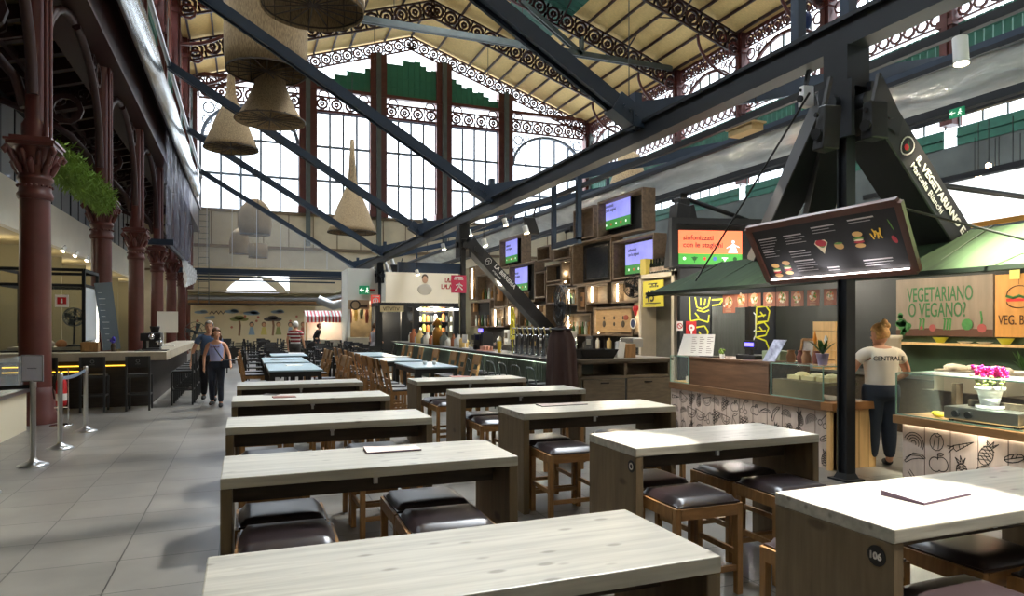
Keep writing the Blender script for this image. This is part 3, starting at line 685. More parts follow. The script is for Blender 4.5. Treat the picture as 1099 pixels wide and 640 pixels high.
# silver gutter roll on the left
pts = []; n = 70; K = 10; b = MB(); r2 = random.Random(3)
for j in range(n + 1):
    y = -4 + 46 * j / n; w = .012 * r2.uniform(-1, 1) + .02 * math.sin(j * .7)
    for k in range(K + 1):
        a = -.35 * PI + 1.25 * PI * k / K; pts.append((-2.7 + (.4 + w) * math.cos(a), y, 9.32 + (.66 + w) * math.sin(a)))
b.s_().add(pts, [(j * (K + 1) + k, j * (K + 1) + k + 1, (j + 1) * (K + 1) + k + 1, (j + 1) * (K + 1) + k) for j in range(n) for k in range(K)]).s_(False)
b.m(1).tube([(-2.25, -4, 9.95), (-2.25, 42, 9.95)], .07, 8).tube([(-2.62, -4, 8.95), (-2.62, 42, 8.95)], .05, 8)
tag(b.build('gutter_membrane', [M_silver, M_steel], loc=(-2.7, 20, 9.4)), 'shiny silver membrane gutter running down the hall at upper left', 'gutter')
# cross beams at the far end, hanging sheets
for y, hh, lab in ((40.2, .26, 'dark cross beam at the foot of the hanging clear sheet'), (43.6, .12, 'dark cross beam just beyond the hanging clear sheet'), (46.2, .12, 'dark cross beam third beyond the sheet'), (50.2, .1, 'dark cross beam closest to the end wall')):
    tag(MB().box(-3.4, 6.0, y - .07, y + .07, 4.72 - hh, 4.72).build('cross_beam', M_beam, loc=(1.3, y, 4.5)), lab, 'beam', 'cross beams at the far end')
t = thing('clear_sheet', 'big clear plastic sheet hanging across the hall above the far cross beam', 'sheet', (1.3, 40.0, 4.8))
MB().poly([(-2.6, 39.95, 4.8), (5.9, 39.95, 4.8), (5.9, 39.95, 4.95), (-2.4, 39.95, 9.85), (-2.6, 39.95, 9.85)]).build('sheet', M_film, t)
for k in range(6): x = -1.9 + 1.25 * k; MB().box(x - .015, x + .015, 39.9, 39.93, 4.8, 4.95 + (5.9 - x) * .592 - .1).build('seam', mat('sheet_seam', (200, 204, 208), .4, alpha=.75), t)
t = thing('clear_sheet', 'creased clear plastic sheet hanging along the left columns under the silver gutter', 'sheet', (-2.7, 32, 4.8))
b = MB(); pts = []; n = 44
for j in range(n + 1):
    y = 27.5 + 12.5 * j / n; w = .1 * math.sin(j * 1.7) + .06 * math.sin(j * .6)
    for k in range(9): pts.append((-2.7 + w * (1 - k / 12) + .05 * math.sin(k + j), y, 4.8 + 4.1 * k / 8))
b.s_().add(pts, [(j * 9 + k, j * 9 + k + 1, (j + 1) * 9 + k + 1, (j + 1) * 9 + k) for j in range(n) for k in range(8)]); b.build('sheet', M_filmd, t)
b = MB().box(-3.4, -2.4, 27.3, 27.5, 4.55, 4.75).box(-2.75, -2.65, 27.5, 40, 4.65, 4.78); b.build('bottom_rail', M_beam, t)
t = thing('hanging_ladder', 'narrow metal ladder hanging behind the clear sheet near the far corner', 'ladder', (-2.3, 43, 3))
b = MB().tube([(-2.5, 43, 2.9), (-2.5, 43, 8.2)], .03, 5).tube([(-1.95, 43, 2.9), (-1.95, 43, 8.2)], .03, 5); b.build('stile', M_grey_iron, t)
b = MB()
for k in range(15): b.tube([(-2.5, 43, 3.1 + .35 * k), (-1.95, 43, 3.1 + .35 * k)], .02, 5)
b.build('rung', M_grey_iron, t)
# green garland between the first columns
M_fern = mat('fern_green', (128, 160, 70), .7, var=.35, scale=3)
b = MB(); r2 = random.Random(5)
for k in range(3800):
    y = r2.uniform(14.35, 19.1); rad = .2 + .16 * abs(math.sin((y - 14) * 1.9)) ** .5; a = r2.uniform(0, 2 * PI); x = -3.2 + rad * math.cos(a) * r2.random(); z = 4.74 + .36 * math.sin(a) * r2.random()
    dx, dy, dz = r2.uniform(-.16, .16), r2.uniform(-.12, .12), r2.uniform(-.22, .12); w = .022
    b.add([(x, y, z), (x + dx * .5 + w, y + dy * .5, z + dz * .3), (x + dx, y + dy, z + dz), (x + dx * .5 - w, y + dy * .5 + w, z + dz * .3)], [(0, 1, 2, 3)])
t = thing('fern_garland', 'bushy green fern garland slung between the first two red-brown columns', 'plant', (-3.3, 16.7, 4.9)); b.build('foliage', M_fern, t)
MB().bar((-3.3, 14.1, 4.83), (-3.3, 19.3, 4.83), .22, .1).build('planter_trough', M_irond, t)
# ================================================================ JUTE LAMPS
def jute(loc, prof, lab, rings=True, cord=19.0, n=28, name='jute_lamp', group='woven jute lamps'):
    t = thing(name, lab, 'lamp', loc, group); x, y, z = loc
    b = MB(); b.lathe(prof, loc, n, cap=False); o = b.build('woven_shade', M_jute, t); md = o.modifiers.new('s', 'SOLIDIFY'); md.thickness = .025
    b = MB(); r0 = prof[0][0]
    b.ring((x, y, z - .01), (1, 0, 0), (0, 1, 0), r0 * 1.01, r0 * .97, .04, n)
    for k in range(8):
        a = PI * k / 8; b.bar((x - r0 * math.cos(a), y - r0 * math.sin(a), z + .05), (x + r0 * math.cos(a), y + r0 * math.sin(a), z + .05), .03, .02)
    for k in range(16):
        a = 2 * PI * k / 16; P = [(x + r * .975 * math.cos(a), y + r * .975 * math.sin(a), z + h) for r, h in prof[:max(3, len(prof) // 2)]]; b.tube(P, .015, 4)
    b.build('wire_frame', M_dark_wood, t)
    b = MB().tube([(x, y, z + prof[-1][1]), (x, y, cord)], .02, 5); b.ball((x, y, z + prof[-1][1] * .5), min(.12, r0 * .2), 8, 6); b.build('cord', M_black, t)
    return t
def bell(r, h, top): return [(r, 0), (r * .93, h * .05), (r * .76, h * .16), (r * .6, h * .28), (r * .42, h * .38), (r * .3, h * .46), (r * .22, h * .5), (r * .18, h * .56), (r * .13, h * .75), (r * .08, top * h)]
def at_d(px, py, d):                       # a point at depth d along a sight line of the layout drawing
    x, y, z = ray(px, py); return (x * d, y * d, EYE + z * d)
p = at_d(378, 250, 36.5); jute(p, bell(1.3, 5.0, 1), 'tall jute bell lamp with a long neck hanging alone before the middle windows', cord=22.5)
p = at_d(248, 160, 27.0); jute(p, bell(1.03, 3.9, 1), 'jute bell lamp with a long neck near the left clerestory, lowest at upper left', cord=19)
p = at_d(290, 130, 21.0); jute(p, [(1.04, 0), (.93, .1), (.76, .4), (.6, .75), (.48, 1.08), (.44, 1.4), (.42, 1.8)], 'jute bell lamp with a wide flared rim under the large jute cylinder', cord=19)
p = at_d(286, 78, 20.0); jute(p, [(1.12, 0), (1.16, .5), (1.17, 1.2), (1.17, 2.2), (1.15, 2.75), (.2, 2.8)], 'huge woven jute cylinder lamp at the top of the picture', cord=19)
p = at_d(336, 8, 17.0); jute(p, [(1.25, -.08), (1.28, .2), (1.25, .9), (1.0, 1.6), (.2, 1.7)], 'jute lamp cut by the top edge, only its rim in view', cord=19)
p = at_d(274, 252, 43.0); jute(p, [(.9, 0), (1.0, .5), (1.0, 1.1), (.85, 1.7), (.5, 2.1), (.2, 2.25)], 'round beehive jute lamp seen blurred behind the hanging clear sheet', cord=18)
p = at_d(277, 277, 41.6); jute(p, [(.55, 0), (.57, .4), (.55, .85), (.2, .9)], 'small drum shaped jute lamp behind the clear sheet, lowest of its group', cord=16)
p = at_d(257, 273, 45.5); jute(p, [(.62, 0), (.65, .8), (.5, 1.4), (.2, 1.7)], 'dark round jute lamp behind the clear sheet, left of the beehive lamp', cord=16)
p = at_d(675, 215, 28.0); jute(p, [(.95, 0), (.8, .6), (.6, 1.2), (.45, 1.8), (.2, 2.0)], 'jute cone lamp far behind the top television crate', cord=19)
# small things fixed to the steel
def tracklight(p, q, lab, on=60, m=M_white, r=.045, L=.16, rail_z=None, ang=60):
    p = Vector(p); d = (Vector(q) - p).normalized(); t = thing('track_spotlight', lab, 'spotlight', tuple(p), 'spotlights on the steel frame')
    b = MB().tube([p, p + d * L], r, 12, cap=False); b.tube([p, p + d * .004], r * .95, 12); b.build('can', m, t)
    b = MB().tube([p + d * .02, Vector((p.x, p.y, rail_z or p.z + .14))], .012, 6); b.build('stem', M_black, t)
    MB().tube([p + d * (L - .03), p + d * (L - .02)], r * .85, 12).build('lamp_face', mat('lamp_glow', (255, 226, 180), .5, emit=40), t)
    if on: spot('spot_beam', tuple(p + d * (L + .01)), tuple(p + d * 3), on, ang, (1, .84, .62), .6, .03)
    return t
tracklight((7.2, 5.08, 4.8), (7.15, 5.0, 4.0), 'large white can spotlight hanging above the lettered strut', 350, M_white, .075, .3, 4.88, 70)
for k, (px, py) in enumerate(((475, 262), (503, 247), (519, 257), (541, 235), (447, 290), (563, 243))):
    x, y, z = atX(px, py, 5.9 if k % 2 == 0 else 6.6); tracklight((x, y, z), (x + .2, y - .3, z - 1), ['bright spotlight on the rail before the fat post head', 'bright spotlight just under the beam by the lettered bar strut', 'spotlight right of the lettered bar strut head', 'brightest spotlight over the bar, on the beam', 'small spotlight left along the far track', 'small spotlight beside the hanging loudspeaker'][k], 60, M_white, .07, .2, z + .35, 100)
for k, (px, py, rx) in enumerate(((391, 293, 0), (398, 290, 0), (405, 291, 0), (413, 288, 0), (420, 285, 0))):
    x, y, z = atX(px, py, 6.4); t = thing('track_spotlight', 'small white spotlight in the far row under the beam by the exit sign', 'spotlight', (x, y, z), 'row of small white far spotlights')
    MB().tube([(x, y, z + .35), (x + .25, y, z - .35)], .08, 8).build('can', M_white, t)
def speaker(p, r, h, lab, tilt=0.0, m=M_black):
    t = thing('loudspeaker', lab, 'loudspeaker', p, 'loudspeakers on the steel frame'); x, y, z = p
    b = MB().add([(x - r, y - r * .7, z - h / 2), (x + r, y - r, z - h / 2), (x + r, y + r, z - h / 2), (x - r, y + r * .7, z - h / 2), (x - r * .9 + tilt, y - r * .5, z + h / 2), (x + r + tilt, y - r * .9, z + h / 2), (x + r + tilt, y + r * .9, z + h / 2), (x - r * .9 + tilt, y + r * .5, z + h / 2)],
                 [(0, 3, 2, 1), (4, 5, 6, 7), (0, 1, 5, 4), (1, 2, 6, 5), (2, 3, 7, 6), (3, 0, 4, 7)]); b.build('cabinet', m, t, bev=r * .2, bseg=3)
    MB().ring((x - r * 1.0, y, z - h * .15), (0, 1, 0), (0, 0, 1), r * .6, 0, -.02, 14).build('grille', M_blackm, t); MB().ring((x - r * .98, y, z + h * .27), (0, 1, 0), (0, 0, 1), r * .25, 0, -.02, 10).build('tweeter', M_blackm, t)
    MB().bar((x, y, z + h / 2), (x + .08, y, z + h / 2 + .3), .04, .04, (0, 1, 0)).build('bracket', M_black, t); return t
speaker((5.56, 5.35, 3.72), .1, .46, 'dark oval loudspeaker clamped left of the post head under the main beam', .05)
speaker((5.93, 5.08, 3.76), .1, .38, 'square black loudspeaker clamped right of the post head')
speaker((6.1, 6.15, 4.36), .07, .24, 'small white loudspeaker under the main beam', 0, M_white)
speaker(atX(572, 243, 7.3), .15, .45, 'black loudspeaker tilted below the beam beside the steel hanger', -.15)
for k, (px, py, h) in enumerate(((430, 295, .9), (401, 300, .8))):
    x, y, z = atX(px, py, 6.6); speaker((x, y, z), .2 + .15 * k, h, ['black loudspeaker tilted at the far end of the bar roof', 'fat dark loudspeaker cluster by the green exit sign'][k], -.3)
# U shaped hanger
x, y, z = atX(585, 255, 6.6)
b = MB().box(6.58, 6.68, 14.2, 14.3, 3.5, 5.0).box(6.58, 6.68, 12.95, 13.05, 3.5, 5.0).box(6.58, 6.68, 12.95, 14.3, 3.42, 3.55); tag(b.build('steel_hanger', M_beam, loc=(6.63, 13.6, 3.5)), 'U shaped blue-grey steel hanger dropping from the main beam over the bar', 'hanger')
# uprights above the main beam near the camera, blue bottle
for yy, lab in ((6.27, 'dark upright rod rising from the main beam out of the top edge'), (5.55, 'second dark upright above the post head')):
    tag(MB().box(MX - .06, MX + .06, yy - .06, yy + .06, 5.0, 7.4).build('upright', M_beam, loc=(MX, yy, 5)), lab, 'upright')
t = thing('blue_hook_block', 'little blue hook block hanging high in front of the scalloped ironwork', 'hook', atX(866, 22, 6.3)); x, y, z = t['_o']
b = MB().lathe([(.02, .1), (.05, .06), (.06, 0), (.04, -.08), (.02, -.1)], (x, y, z), 12); b.build('block', mat('blue_plastic', (30, 50, 110), .4), t); MB().tube([(x, y, z + .1), (x, y, 7)], .006, 5).build('cord', M_black, t)
# long wooden lamp housing seen below the roof at upper right
x, y, z = atX(800, 140, 8.0); t = thing('hanging_lamp_box', 'small oblong wooden lamp box hanging before the green louvres', 'lamp', (x, y, z))
MB().box(x - .12, x + .12, y - .3, y + .3, z - .06, z + .05).box(x - .15, x + .15, y - .34, y + .34, z + .05, z + .08).build('box', mat('pale_wood', (176, 150, 104), .6), t)
MB().tube([(x, y - .25, z + .08), (x, y - .25, z + .9)], .01, 5).tube([(x, y + .25, z + .08), (x, y + .25, z + .9)], .01, 5).build('cord', M_black, t)

t = thing('clear_sheet', 'short crumpled clear sheet hanging below the cross beam at the far columns', 'sheet', (-2.4, 37.5, 3.4)); pts = []; n = 24
for j in range(n + 1):
    for k in range(6): pts.append((-2.5 + .12 * math.sin(j * 1.3 + k), 33.5 + .28 * j, 3.35 + .025 * j + (1.2 - .025 * j) * k / 5))
MB().s_().add(pts, [(j * 6 + k, j * 6 + k + 1, (j + 1) * 6 + k + 1, (j + 1) * 6 + k) for j in range(n) for k in range(5)]).build('sheet', film('milky_sheet', (.9, .92, .95), .1, .5, .3, .6, (.8, .83, .86)), t)
# ================================================================ HIGH TABLES
ZT = .90
def high_table(x0, x1, y0, y1, label, disc=None):
    cx, cy = (x0 + x1) / 2, (y0 + y1) / 2
    t = thing('high_table', label, 'table', (cx, cy, 0), 'weathered wooden high tables')
    MB().box(x0, x1, y0, y1, ZT - .058, ZT).build('table_top', M_top, t, bev=.006, bseg=2)
    for a, b_ in ((x0, x0 + .057), (x1 - .057, x1)):
        MB().box(a, b_, y0 + .002, y1 - .002, 0, ZT - .058).build('side_panel', M_side, t, bev=.004)
    MB().box(x0 + .057, x1 - .057, cy - .03, cy + .03, ZT - .2, ZT - .058).build('apron', M_dark_wood, t)
    b = MB().box(cx - .012, cx + .012, y0 + .16, y0 + .18, ZT - .13, ZT - .06).box(cx - .02, cx + .02, y0 + .14, y0 + .16, ZT - .09, ZT - .07).box(cx - .015, cx + .015, y0 + .15, cy - .03, ZT - .07, ZT - .058)
    b.build('metal_catch', M_steel, t)
    if disc:
        o = Vector((x0 - .003, y0 + disc[1], disc[2])); b = MB().ring(o, (0, -1, 0), (0, 0, 1), disc[3], 0, .003, 20)
        d = b.build('number_disc', M_black, t)
        if disc[0]: text(disc[0], disc[3] * .95, o + Vector((-.004, disc[3] * .82, -disc[3] * .33)), (0, -1, 0), (0, 0, 1), mat('disc_lettering', (205, 200, 190), .6), d, 'table_number', bold=.001)
        else:
            MB().ring(o + Vector((-.001, 0, 0)), (0, -1, 0), (0, 0, 1), disc[3] * .6, disc[3] * .38, .003, 16).build('disc_mark', mat('disc_lettering', (205, 200, 190), .6), d)
    return t
high_table(-.12, 1.53, 1.92, 2.56, 'weathered high table nearest the camera, bare top cut by the bottom edge')
high_table(-.12, 1.54, 3.82, 4.47, 'weathered high table in the aisle row with a folded pinkish white menu on it')
high_table(-.14, 1.50, 5.68, 6.31, 'bare weathered high table in the aisle row, third from the camera')
high_table(-.13, 1.51, 7.57, 8.2, 'weathered high table in the aisle row with a thin dark menu, fourth from the camera')
high_table(-.1, 1.52, 9.5, 10.12, 'weathered high table in the aisle row farthest away, before the blue topped tables')
high_table(2.35, 4.02, 1.92, 2.56, 'weathered high table with disc 106 on its side and a white booklet on top', ('106', .075, .775, .042))
high_table(2.34, 3.88, 3.78, 4.42, 'weathered high table in front of the vegetable counter with a dark disc on its side', (None, .05, .775, .04))
high_table(2.31, 3.92, 5.6, 6.25, 'weathered high table by the stall row carrying a closed menu, third in its row')
high_table(2.3, 3.9, 7.45, 8.07, 'bare weathered high table by the stall row, fourth in its row')
high_table(2.23, 3.88, 9.3, 9.92, 'weathered high table by the stall row nearest the bar, with a red edged menu')
# things on the tables
def leaflet(px, py, w, d, rz, m1, label, z=ZT, th=.006, edge=None):
    x, y, _ = atZ(px, py, z); t = thing('menu', label, 'menu', (0, 0, 0), 'menus lying on the tables')
    b = MB().add([(-w / 2, -d / 2, 0), (w / 2, -d / 2, 0), (w / 2, d / 2, 0), (-w / 2, d / 2, 0), (-w / 2, -d / 2, th), (w / 2, -d / 2, th), (w / 2, d / 2, th * .7), (-w / 2, d / 2, th * 2.2)],
                 [(0, 3, 2, 1), (0, 1, 5, 4), (1, 2, 6, 5), (2, 3, 7, 6), (3, 0, 4, 7)]); b.build('pages', edge or m1, t)
    MB().add([(-w / 2, -d / 2, th), (w / 2, -d / 2, th), (w / 2, d / 2, th * .7), (0, d / 2, th * 1.2), (-w / 2, d / 2, th * 2.2)], [(0, 1, 2, 3, 4)]).build('cover', m1, t)
    t.location = (x, y, z + .0005); t.rotation_euler = (0, 0, rz); return t
M_purple = mat('purple_edge', (96, 74, 92), .6)
leaflet(994, 532, .37, .2, .12, M_paper, 'white booklet with purple edge on the front right table', th=.012, edge=M_purple)
leaflet(421, 483.5, .34, .15, .0, mat('pink_paper', (236, 214, 204), .6), 'folded white and pink menu on the aisle row table', th=.01, edge=M_purple)
leaflet(305, 426.5, .24, .12, .1, mat('dark_red_menu', (128, 70, 58), .6), 'thin dark red menu on the fourth aisle row table')
leaflet(291, 424, .16, .07, -.5, mat('dark_paper', (60, 54, 52), .6), 'small dark slip beside the dark red menu')
leaflet(603, 434.6, .5, .16, .03, mat('grey_menu', (168, 150, 140), .6), 'closed greyish menu on the third stall row table', edge=M_black)
leaflet(494, 404.6, .3, .14, .0, mat('rose_menu', (206, 150, 138), .6), 'red edged menu on the table nearest the bar')
# ================================================================ STOOLS
def pad_mesh(b, w, d, z0, z1, n=7):
    pts = []
    for j in range(n + 1):
        for i in range(n + 1):
            u, v = i / n * 2 - 1, j / n * 2 - 1; e = max(abs(u), abs(v)); z = z0 + (z1 - z0) * max(0, 1 - e ** 9) ** .6 * (.82 + .18 * (1 - e * e))
            k = 1 - .05 * (abs(u * v)) ** 2; pts.append((u * w / 2 * k, v * d / 2 * k, z))
    fs = [(j * (n + 1) + i, j * (n + 1) + i + 1, (j + 1) * (n + 1) + i + 1, (j + 1) * (n + 1) + i) for j in range(n) for i in range(n)]
    b.s_().add(pts, fs); b.s_(False); return b
def make_stool():
    t = thing('bar_stool', '', 'stool', (0, 0, 0), 'oak bar stools with brown leather pads'); h = .25; g = .225; L = .042
    b = MB(); pad_mesh(b, 2 * h - .03, 2 * g - .014, .588, .632, 14); b.box(-h + .018, h - .018, -g + .01, g - .01, .57, .589); b.build('seat_pad', M_pad, t)
    for sx in (-1, 1):
        for sy in (-1, 1):
            MB().box(sx * (h - L / 2) - L / 2, sx * (h - L / 2) + L / 2, sy * (g - L / 2) - L / 2, sy * (g - L / 2) + L / 2, 0, .578).build('leg', M_oak, t, bev=.003)
    for s2 in (-1, 1):
        MB().box(-h + L, h - L, s2 * (g - .012) - .012, s2 * (g - .012) + .012, .505, .574).build('seat_rail', M_oak_x, t)
        MB().box(s2 * (h - .012) - .012, s2 * (h - .012) + .012, -g + L, g - L, .505, .578).build('seat_rail', M_oak, t)
        MB().box(-h + L, h - L, s2 * (g - .02) - .01, s2 * (g - .02) + .01, .15, .185).build('foot_rail', M_oak_x, t)
        MB().box(s2 * (h - .02) - .01, s2 * (h - .02) + .01, -g + L, g - L, .24, .275).build('foot_rail', M_oak, t)
    return proto(t)
st = make_stool()
first = True
def place_stool(x, y, label, rz=0.0):
    global first
    if first: st.location = (x, y, 0); st.rotation_euler = (0, 0, rz); st['label'] = label; first = False; return st
    return dup(st, (x, y, 0), rz, label)
ROWL = [('nearest', 1.92, 2.24), ('second', 3.82, 4.14), ('third', 5.68, 6.0), ('fourth', 7.57, 7.88), ('farthest', 9.5, 9.81)]
for nm, y0, cy in ROWL:
    for x, side in ((.2, 'aisle end'), (1.07, 'stall end')):
        place_stool(x, cy + .07, 'oak stool pushed right under the %s aisle row table, at its %s' % (nm, side), .01 * rnd.uniform(-1, 1))
        place_stool(x + rnd.uniform(-.01, .02), cy - .41, 'oak stool standing out before the %s aisle row table, at its %s' % (nm, side), .03 * rnd.uniform(-1, 1))
ROWR = [('second', 4.1), ('third', 5.92), ('fourth', 7.76), ('farthest', 9.6)]
for nm, cy in ROWR:
    for x, side in ((2.67, 'left end'), (3.45, 'bar end')):
        if side == 'bar end' and nm in ('third', 'farthest'): x += .1
        place_stool(x, cy + .06, 'oak stool pushed under the %s stall row table, at its %s' % (nm, side), .015 * rnd.uniform(-1, 1))
        if not (side == 'bar end' and nm == 'farthest'):
            place_stool(x, cy - .42, 'oak stool in front of the %s stall row table, at its %s' % (nm, side), .03 * rnd.uniform(-1, 1))
place_stool(2.68, 2.53, 'oak stool behind the side panel with disc 106, only its corner showing')
place_stool(3.33, 2.29, 'oak stool with a lit pad under the table with disc 106')
place_stool(3.42, 1.8, 'oak stool at the bottom right corner of the picture')
place_stool(2.7, 1.84, 'dark oak stool in the shade under the front of the table with disc 106')
# ================================================================ BLUE TOPPED TABLES AND HIGH BACKED CHAIRS
M_blue = mat('blue_grey_top', (138, 164, 176), .3, var=.12, scale=2.5, spec=.7)
def blue_table(x0, x1, y0, y1, label, z=.9):
    t = thing('blue_topped_table', label, 'table', ((x0 + x1) / 2, (y0 + y1) / 2, 0), 'blue topped tables')
    MB().box(x0, x1, y0, y1, z - .03, z).build('table_top', M_blue, t, bev=.004)
    MB().box(x0 + .02, x1 - .02, y0 + .02, y1 - .02, z - .12, z - .03).build('table_frame', M_black, t)
    for x in (x0 + .05, x1 - .05):
        for y in (y0 + .05, y1 - .05): MB().box(x - .035, x + .035, y - .035, y + .035, 0, z - .12).build('leg', M_black, t)
BT = [(.38, 1.28, 12.4, 14.6, 'front blue topped table behind the aisle row of high tables'), (.36, 1.28, 15.0, 17.2, 'second blue topped table behind the aisle row, with a dark menu'), (.62, 1.5, 18.1, 19.6, 'third blue topped table behind the aisle row'),
      (2.9, 3.75, 12.3, 14.1, 'blue topped table nearest the bar, with two small white cups'), (2.8, 3.65, 14.7, 16.3, 'blue topped table second along the bar, with a white menu'), (2.7, 3.6, 17.2, 19.4, 'blue topped table third along the bar')]
for a in BT: blue_table(*a)
for (px, py, w, d, m1, lb) in ((316, 392.5, .3, .2, M_paper, 'pale menu on the front blue topped table'), (303, 386, .5, .2, mat('dark_paper', (60, 54, 52), .6), 'dark menu on the second blue topped table'), (425, 383, .6, .3, M_paper, 'white menu on the second blue table by the bar'), (318, 379.2, .4, .25, M_paper, 'white menu on the third blue table of the aisle row')):
    leaflet(px, py, w, d, .05, m1, lb, z=.9)
for px, lb in ((456, 'small white cup on the blue table by the bar, left one'), (466, 'small white cup on the blue table by the bar, right one')):
    x, y, z = atZ(px, 391.5, .9); o = MB().lathe([(.03, 0), (.04, .03), (.045, .07), (.04, .07), (.035, .01)], (x, y, .9), 12).build('cup', M_white, loc=(x, y, .9)); tag(o, lb, 'cup', 'cups on the blue table')
def make_high_chair():
    t = thing('high_backed_chair', '', 'chair', (0, 0, 0), 'high backed wooden chairs'); h = .2
    MB().box(-h, h, -h, h, .6, .63).build('seat', mat('dark_seat', (46, 44, 46), .4), t, bev=.008)
    b = MB().box(-h, h, -h, -h + .02, .54, .6).box(-h, h, h - .02, h, .54, .6).box(-h, -h + .02, -h, h, .54, .6).box(h - .02, h, -h, h, .54, .6); b.build('seat_rail', M_chair, t)
    for s2 in (-1, 1):
        MB().bar((s2 * (h - .02), -h + .02, 0), (s2 * (h - .02), -h + .02, .6), .04, .04, (0, 1, 0)).build('leg', M_chair, t)
        b = MB().bar((s2 * (h - .02), h + .02, 0), (s2 * (h - .02), h - .01, .6), .04, .045, (0, 1, 0)).bar((s2 * (h - .02), h - .01, .58), (s2 * (h - .02), h + .1, 1.1), .04, .035, (0, 1, 0)); b.build('leg', M_chair, t)
    b = MB()
    for z0, z1 in ((.9, 1.1), (.72, .8)):
        y0 = h - .01 + (z0 - .6) * .22; y1 = h - .01 + (z1 - .6) * .22
        b.add([(-h, y0 - .01, z0), (h, y0 - .01, z0), (h, y1 - .01, z1), (-h, y1 - .01, z1), (-h, y0 + .015, z0), (h, y0 + .015, z0), (h, y1 + .015, z1), (-h, y1 + .015, z1)], [(0, 1, 2, 3), (4, 7, 6, 5), (0, 4, 5, 1), (2, 6, 7, 3), (1, 5, 6, 2), (0, 3, 7, 4)])
    b.build('backrest', M_chair, t)
    b = MB().box(-h, h, -h + .01, -h + .03, .2, .24).box(-h, h, h - .01, h + .01, .25, .29).box(-h, -h + .02, -h, h, .3, .33).box(h - .02, h, -h, h, .3, .33); b.build('stretcher', M_chair, t)
    return proto(t)
hc = make_high_chair(); hfirst = [True]
def hchair(x, y, rz, label):
    rz += rnd.uniform(-.08, .08)
    if hfirst[0]: hc.location = (x, y, 0); hc.rotation_euler = (0, 0, rz); hc['label'] = label; hfirst[0] = False; return
    dup(hc, (x, y, 0), rz, label)
ordn = ['nearest', 'second', 'third', 'fourth', 'fifth', 'sixth', 'seventh', 'eighth', 'ninth', 'tenth', 'eleventh', 'twelfth']
for k, y in enumerate((12.9, 13.6, 15.6, 16.6)): hchair(.18, y, PI / 2, 'high backed wooden chair on the aisle side of the blue tables, %s from the front' % ordn[k])
for k, y in enumerate((12.75, 13.35, 14.0, 15.6, 16.3, 16.9)): hchair(1.5, y, -PI / 2, 'high backed wooden chair on the inner side of the front blue tables, %s along' % ordn[k])
for k, y in enumerate((11.2, 11.85, 12.5, 13.2, 14.0, 14.9, 15.8, 16.8, 17.8)): hchair(2.42, y, PI / 2, 'high backed chair on the aisle side of the bar row blue tables, %s along' % ordn[k])
for k, y in enumerate((12.8, 13.7, 14.4, 15.9, 17.4, 18.6, 19.5)): hchair(4.0, y, -PI / 2, 'high backed wooden chair between the blue tables and the bar, %s along' % ordn[k])
# dark metal stools at the bar
def make_dark_stool():
    t = thing('metal_bar_stool', '', 'stool', (0, 0, 0), 'dark metal stools at the bar')
    MB().box(-.18, .18, -.18, .18, .62, .66).build('seat', M_beamd, t, bev=.01)
    for sx in (-1, 1):
        for sy in (-1, 1): MB().tube([(sx * .2, sy * .2, 0), (sx * .15, sy * .15, .62)], .014, 6).build('leg', M_grey_iron, t)
    b = MB().tube([(-.17, .17, .64), (-.18, .22, .9), (-.1, .235, .94), (.1, .235, .94), (.18, .22, .9), (.17, .17, .64)], .014, 6); b.build('backrest', M_grey_iron, t)
    MB().tube([(-.18, -.18, .25), (.18, -.18, .25), (.18, .18, .25), (-.18, .18, .25), (-.18, -.18, .25)], .01, 6).build('foot_ring', M_grey_iron, t)
    return proto(t)
ds = make_dark_stool()
for k, y in enumerate((10.95, 11.65, 12.35, 13.05, 13.75, 14.5)):
    lb = 'dark metal bar stool in front of the lit bar counter, %s from the brown cloth' % ['first', 'second', 'third', 'fourth', 'fifth', 'sixth'][k]
    if k == 0: ds.location = (4.85, y, 0); ds.rotation_euler = (0, 0, PI / 2); ds['label'] = lb
    else: dup(ds, (4.85, y, 0), PI / 2 + rnd.uniform(-.1, .1), lb)
# ================================================================ BLACK TABLES AND CHAIRS FAR BACK
def make_black_chair():
    t = thing('black_chair', '', 'chair', (0, 0, 0), 'black chairs at the far tables')
    MB().box(-.22, .22, -.22, .22, .43, .47).build('seat', M_black, t, bev=.01)
    b = MB().add([(-.21, .2, .55), (.21, .2, .55), (.2, .27, .88), (-.2, .27, .88), (-.21, .225, .55), (.21, .225, .55), (.2, .295, .88), (-.2, .295, .88)], [(0, 1, 2, 3), (4, 7, 6, 5), (0, 4, 5, 1), (2, 6, 7, 3), (1, 5, 6, 2), (0, 3, 7, 4)]); b.build('backrest', mat('dark_weave', (38, 36, 36), .6), t)
    for sx in (-1, 1):
        MB().box(sx * .2 - .018, sx * .2 + .018, -.21, -.174, 0, .43).build('leg', M_black, t)
        MB().bar((sx * .2, .22, 0), (sx * .2, .26, .88), .034, .034, (0, 1, 0)).build('leg', M_black, t)
        MB().box(sx * .22 - .02, sx * .22 + .02, -.16, .22, .64, .67).build('armrest', M_black, t)
    return proto(t)
def make_black_table():
    t = thing('black_table', '', 'table', (0, 0, 0), 'black tables at the far end')
    MB().box(-.4, .4, -.4, .4, .72, .75).build('table_top', mat('black_top', (40, 42, 46), .22, spec=.8), t)
    for sx in (-1, 1):
        for sy in (-1, 1): MB().box(sx * .36 - .025, sx * .36 + .025, sy * .36 - .025, sy * .36 + .025, 0, .72).build('leg', M_black, t)
    return proto(t)
bc = make_black_chair(); bt = make_black_table(); n = 0
bc.location = (-.38, 25.6, 0); bc['label'] = 'black woven armchair standing at the end of the aisle beside the woman'; bc['group'] = 'lone armchair'; bc.rotation_euler = (0, 0, PI)
rows = []
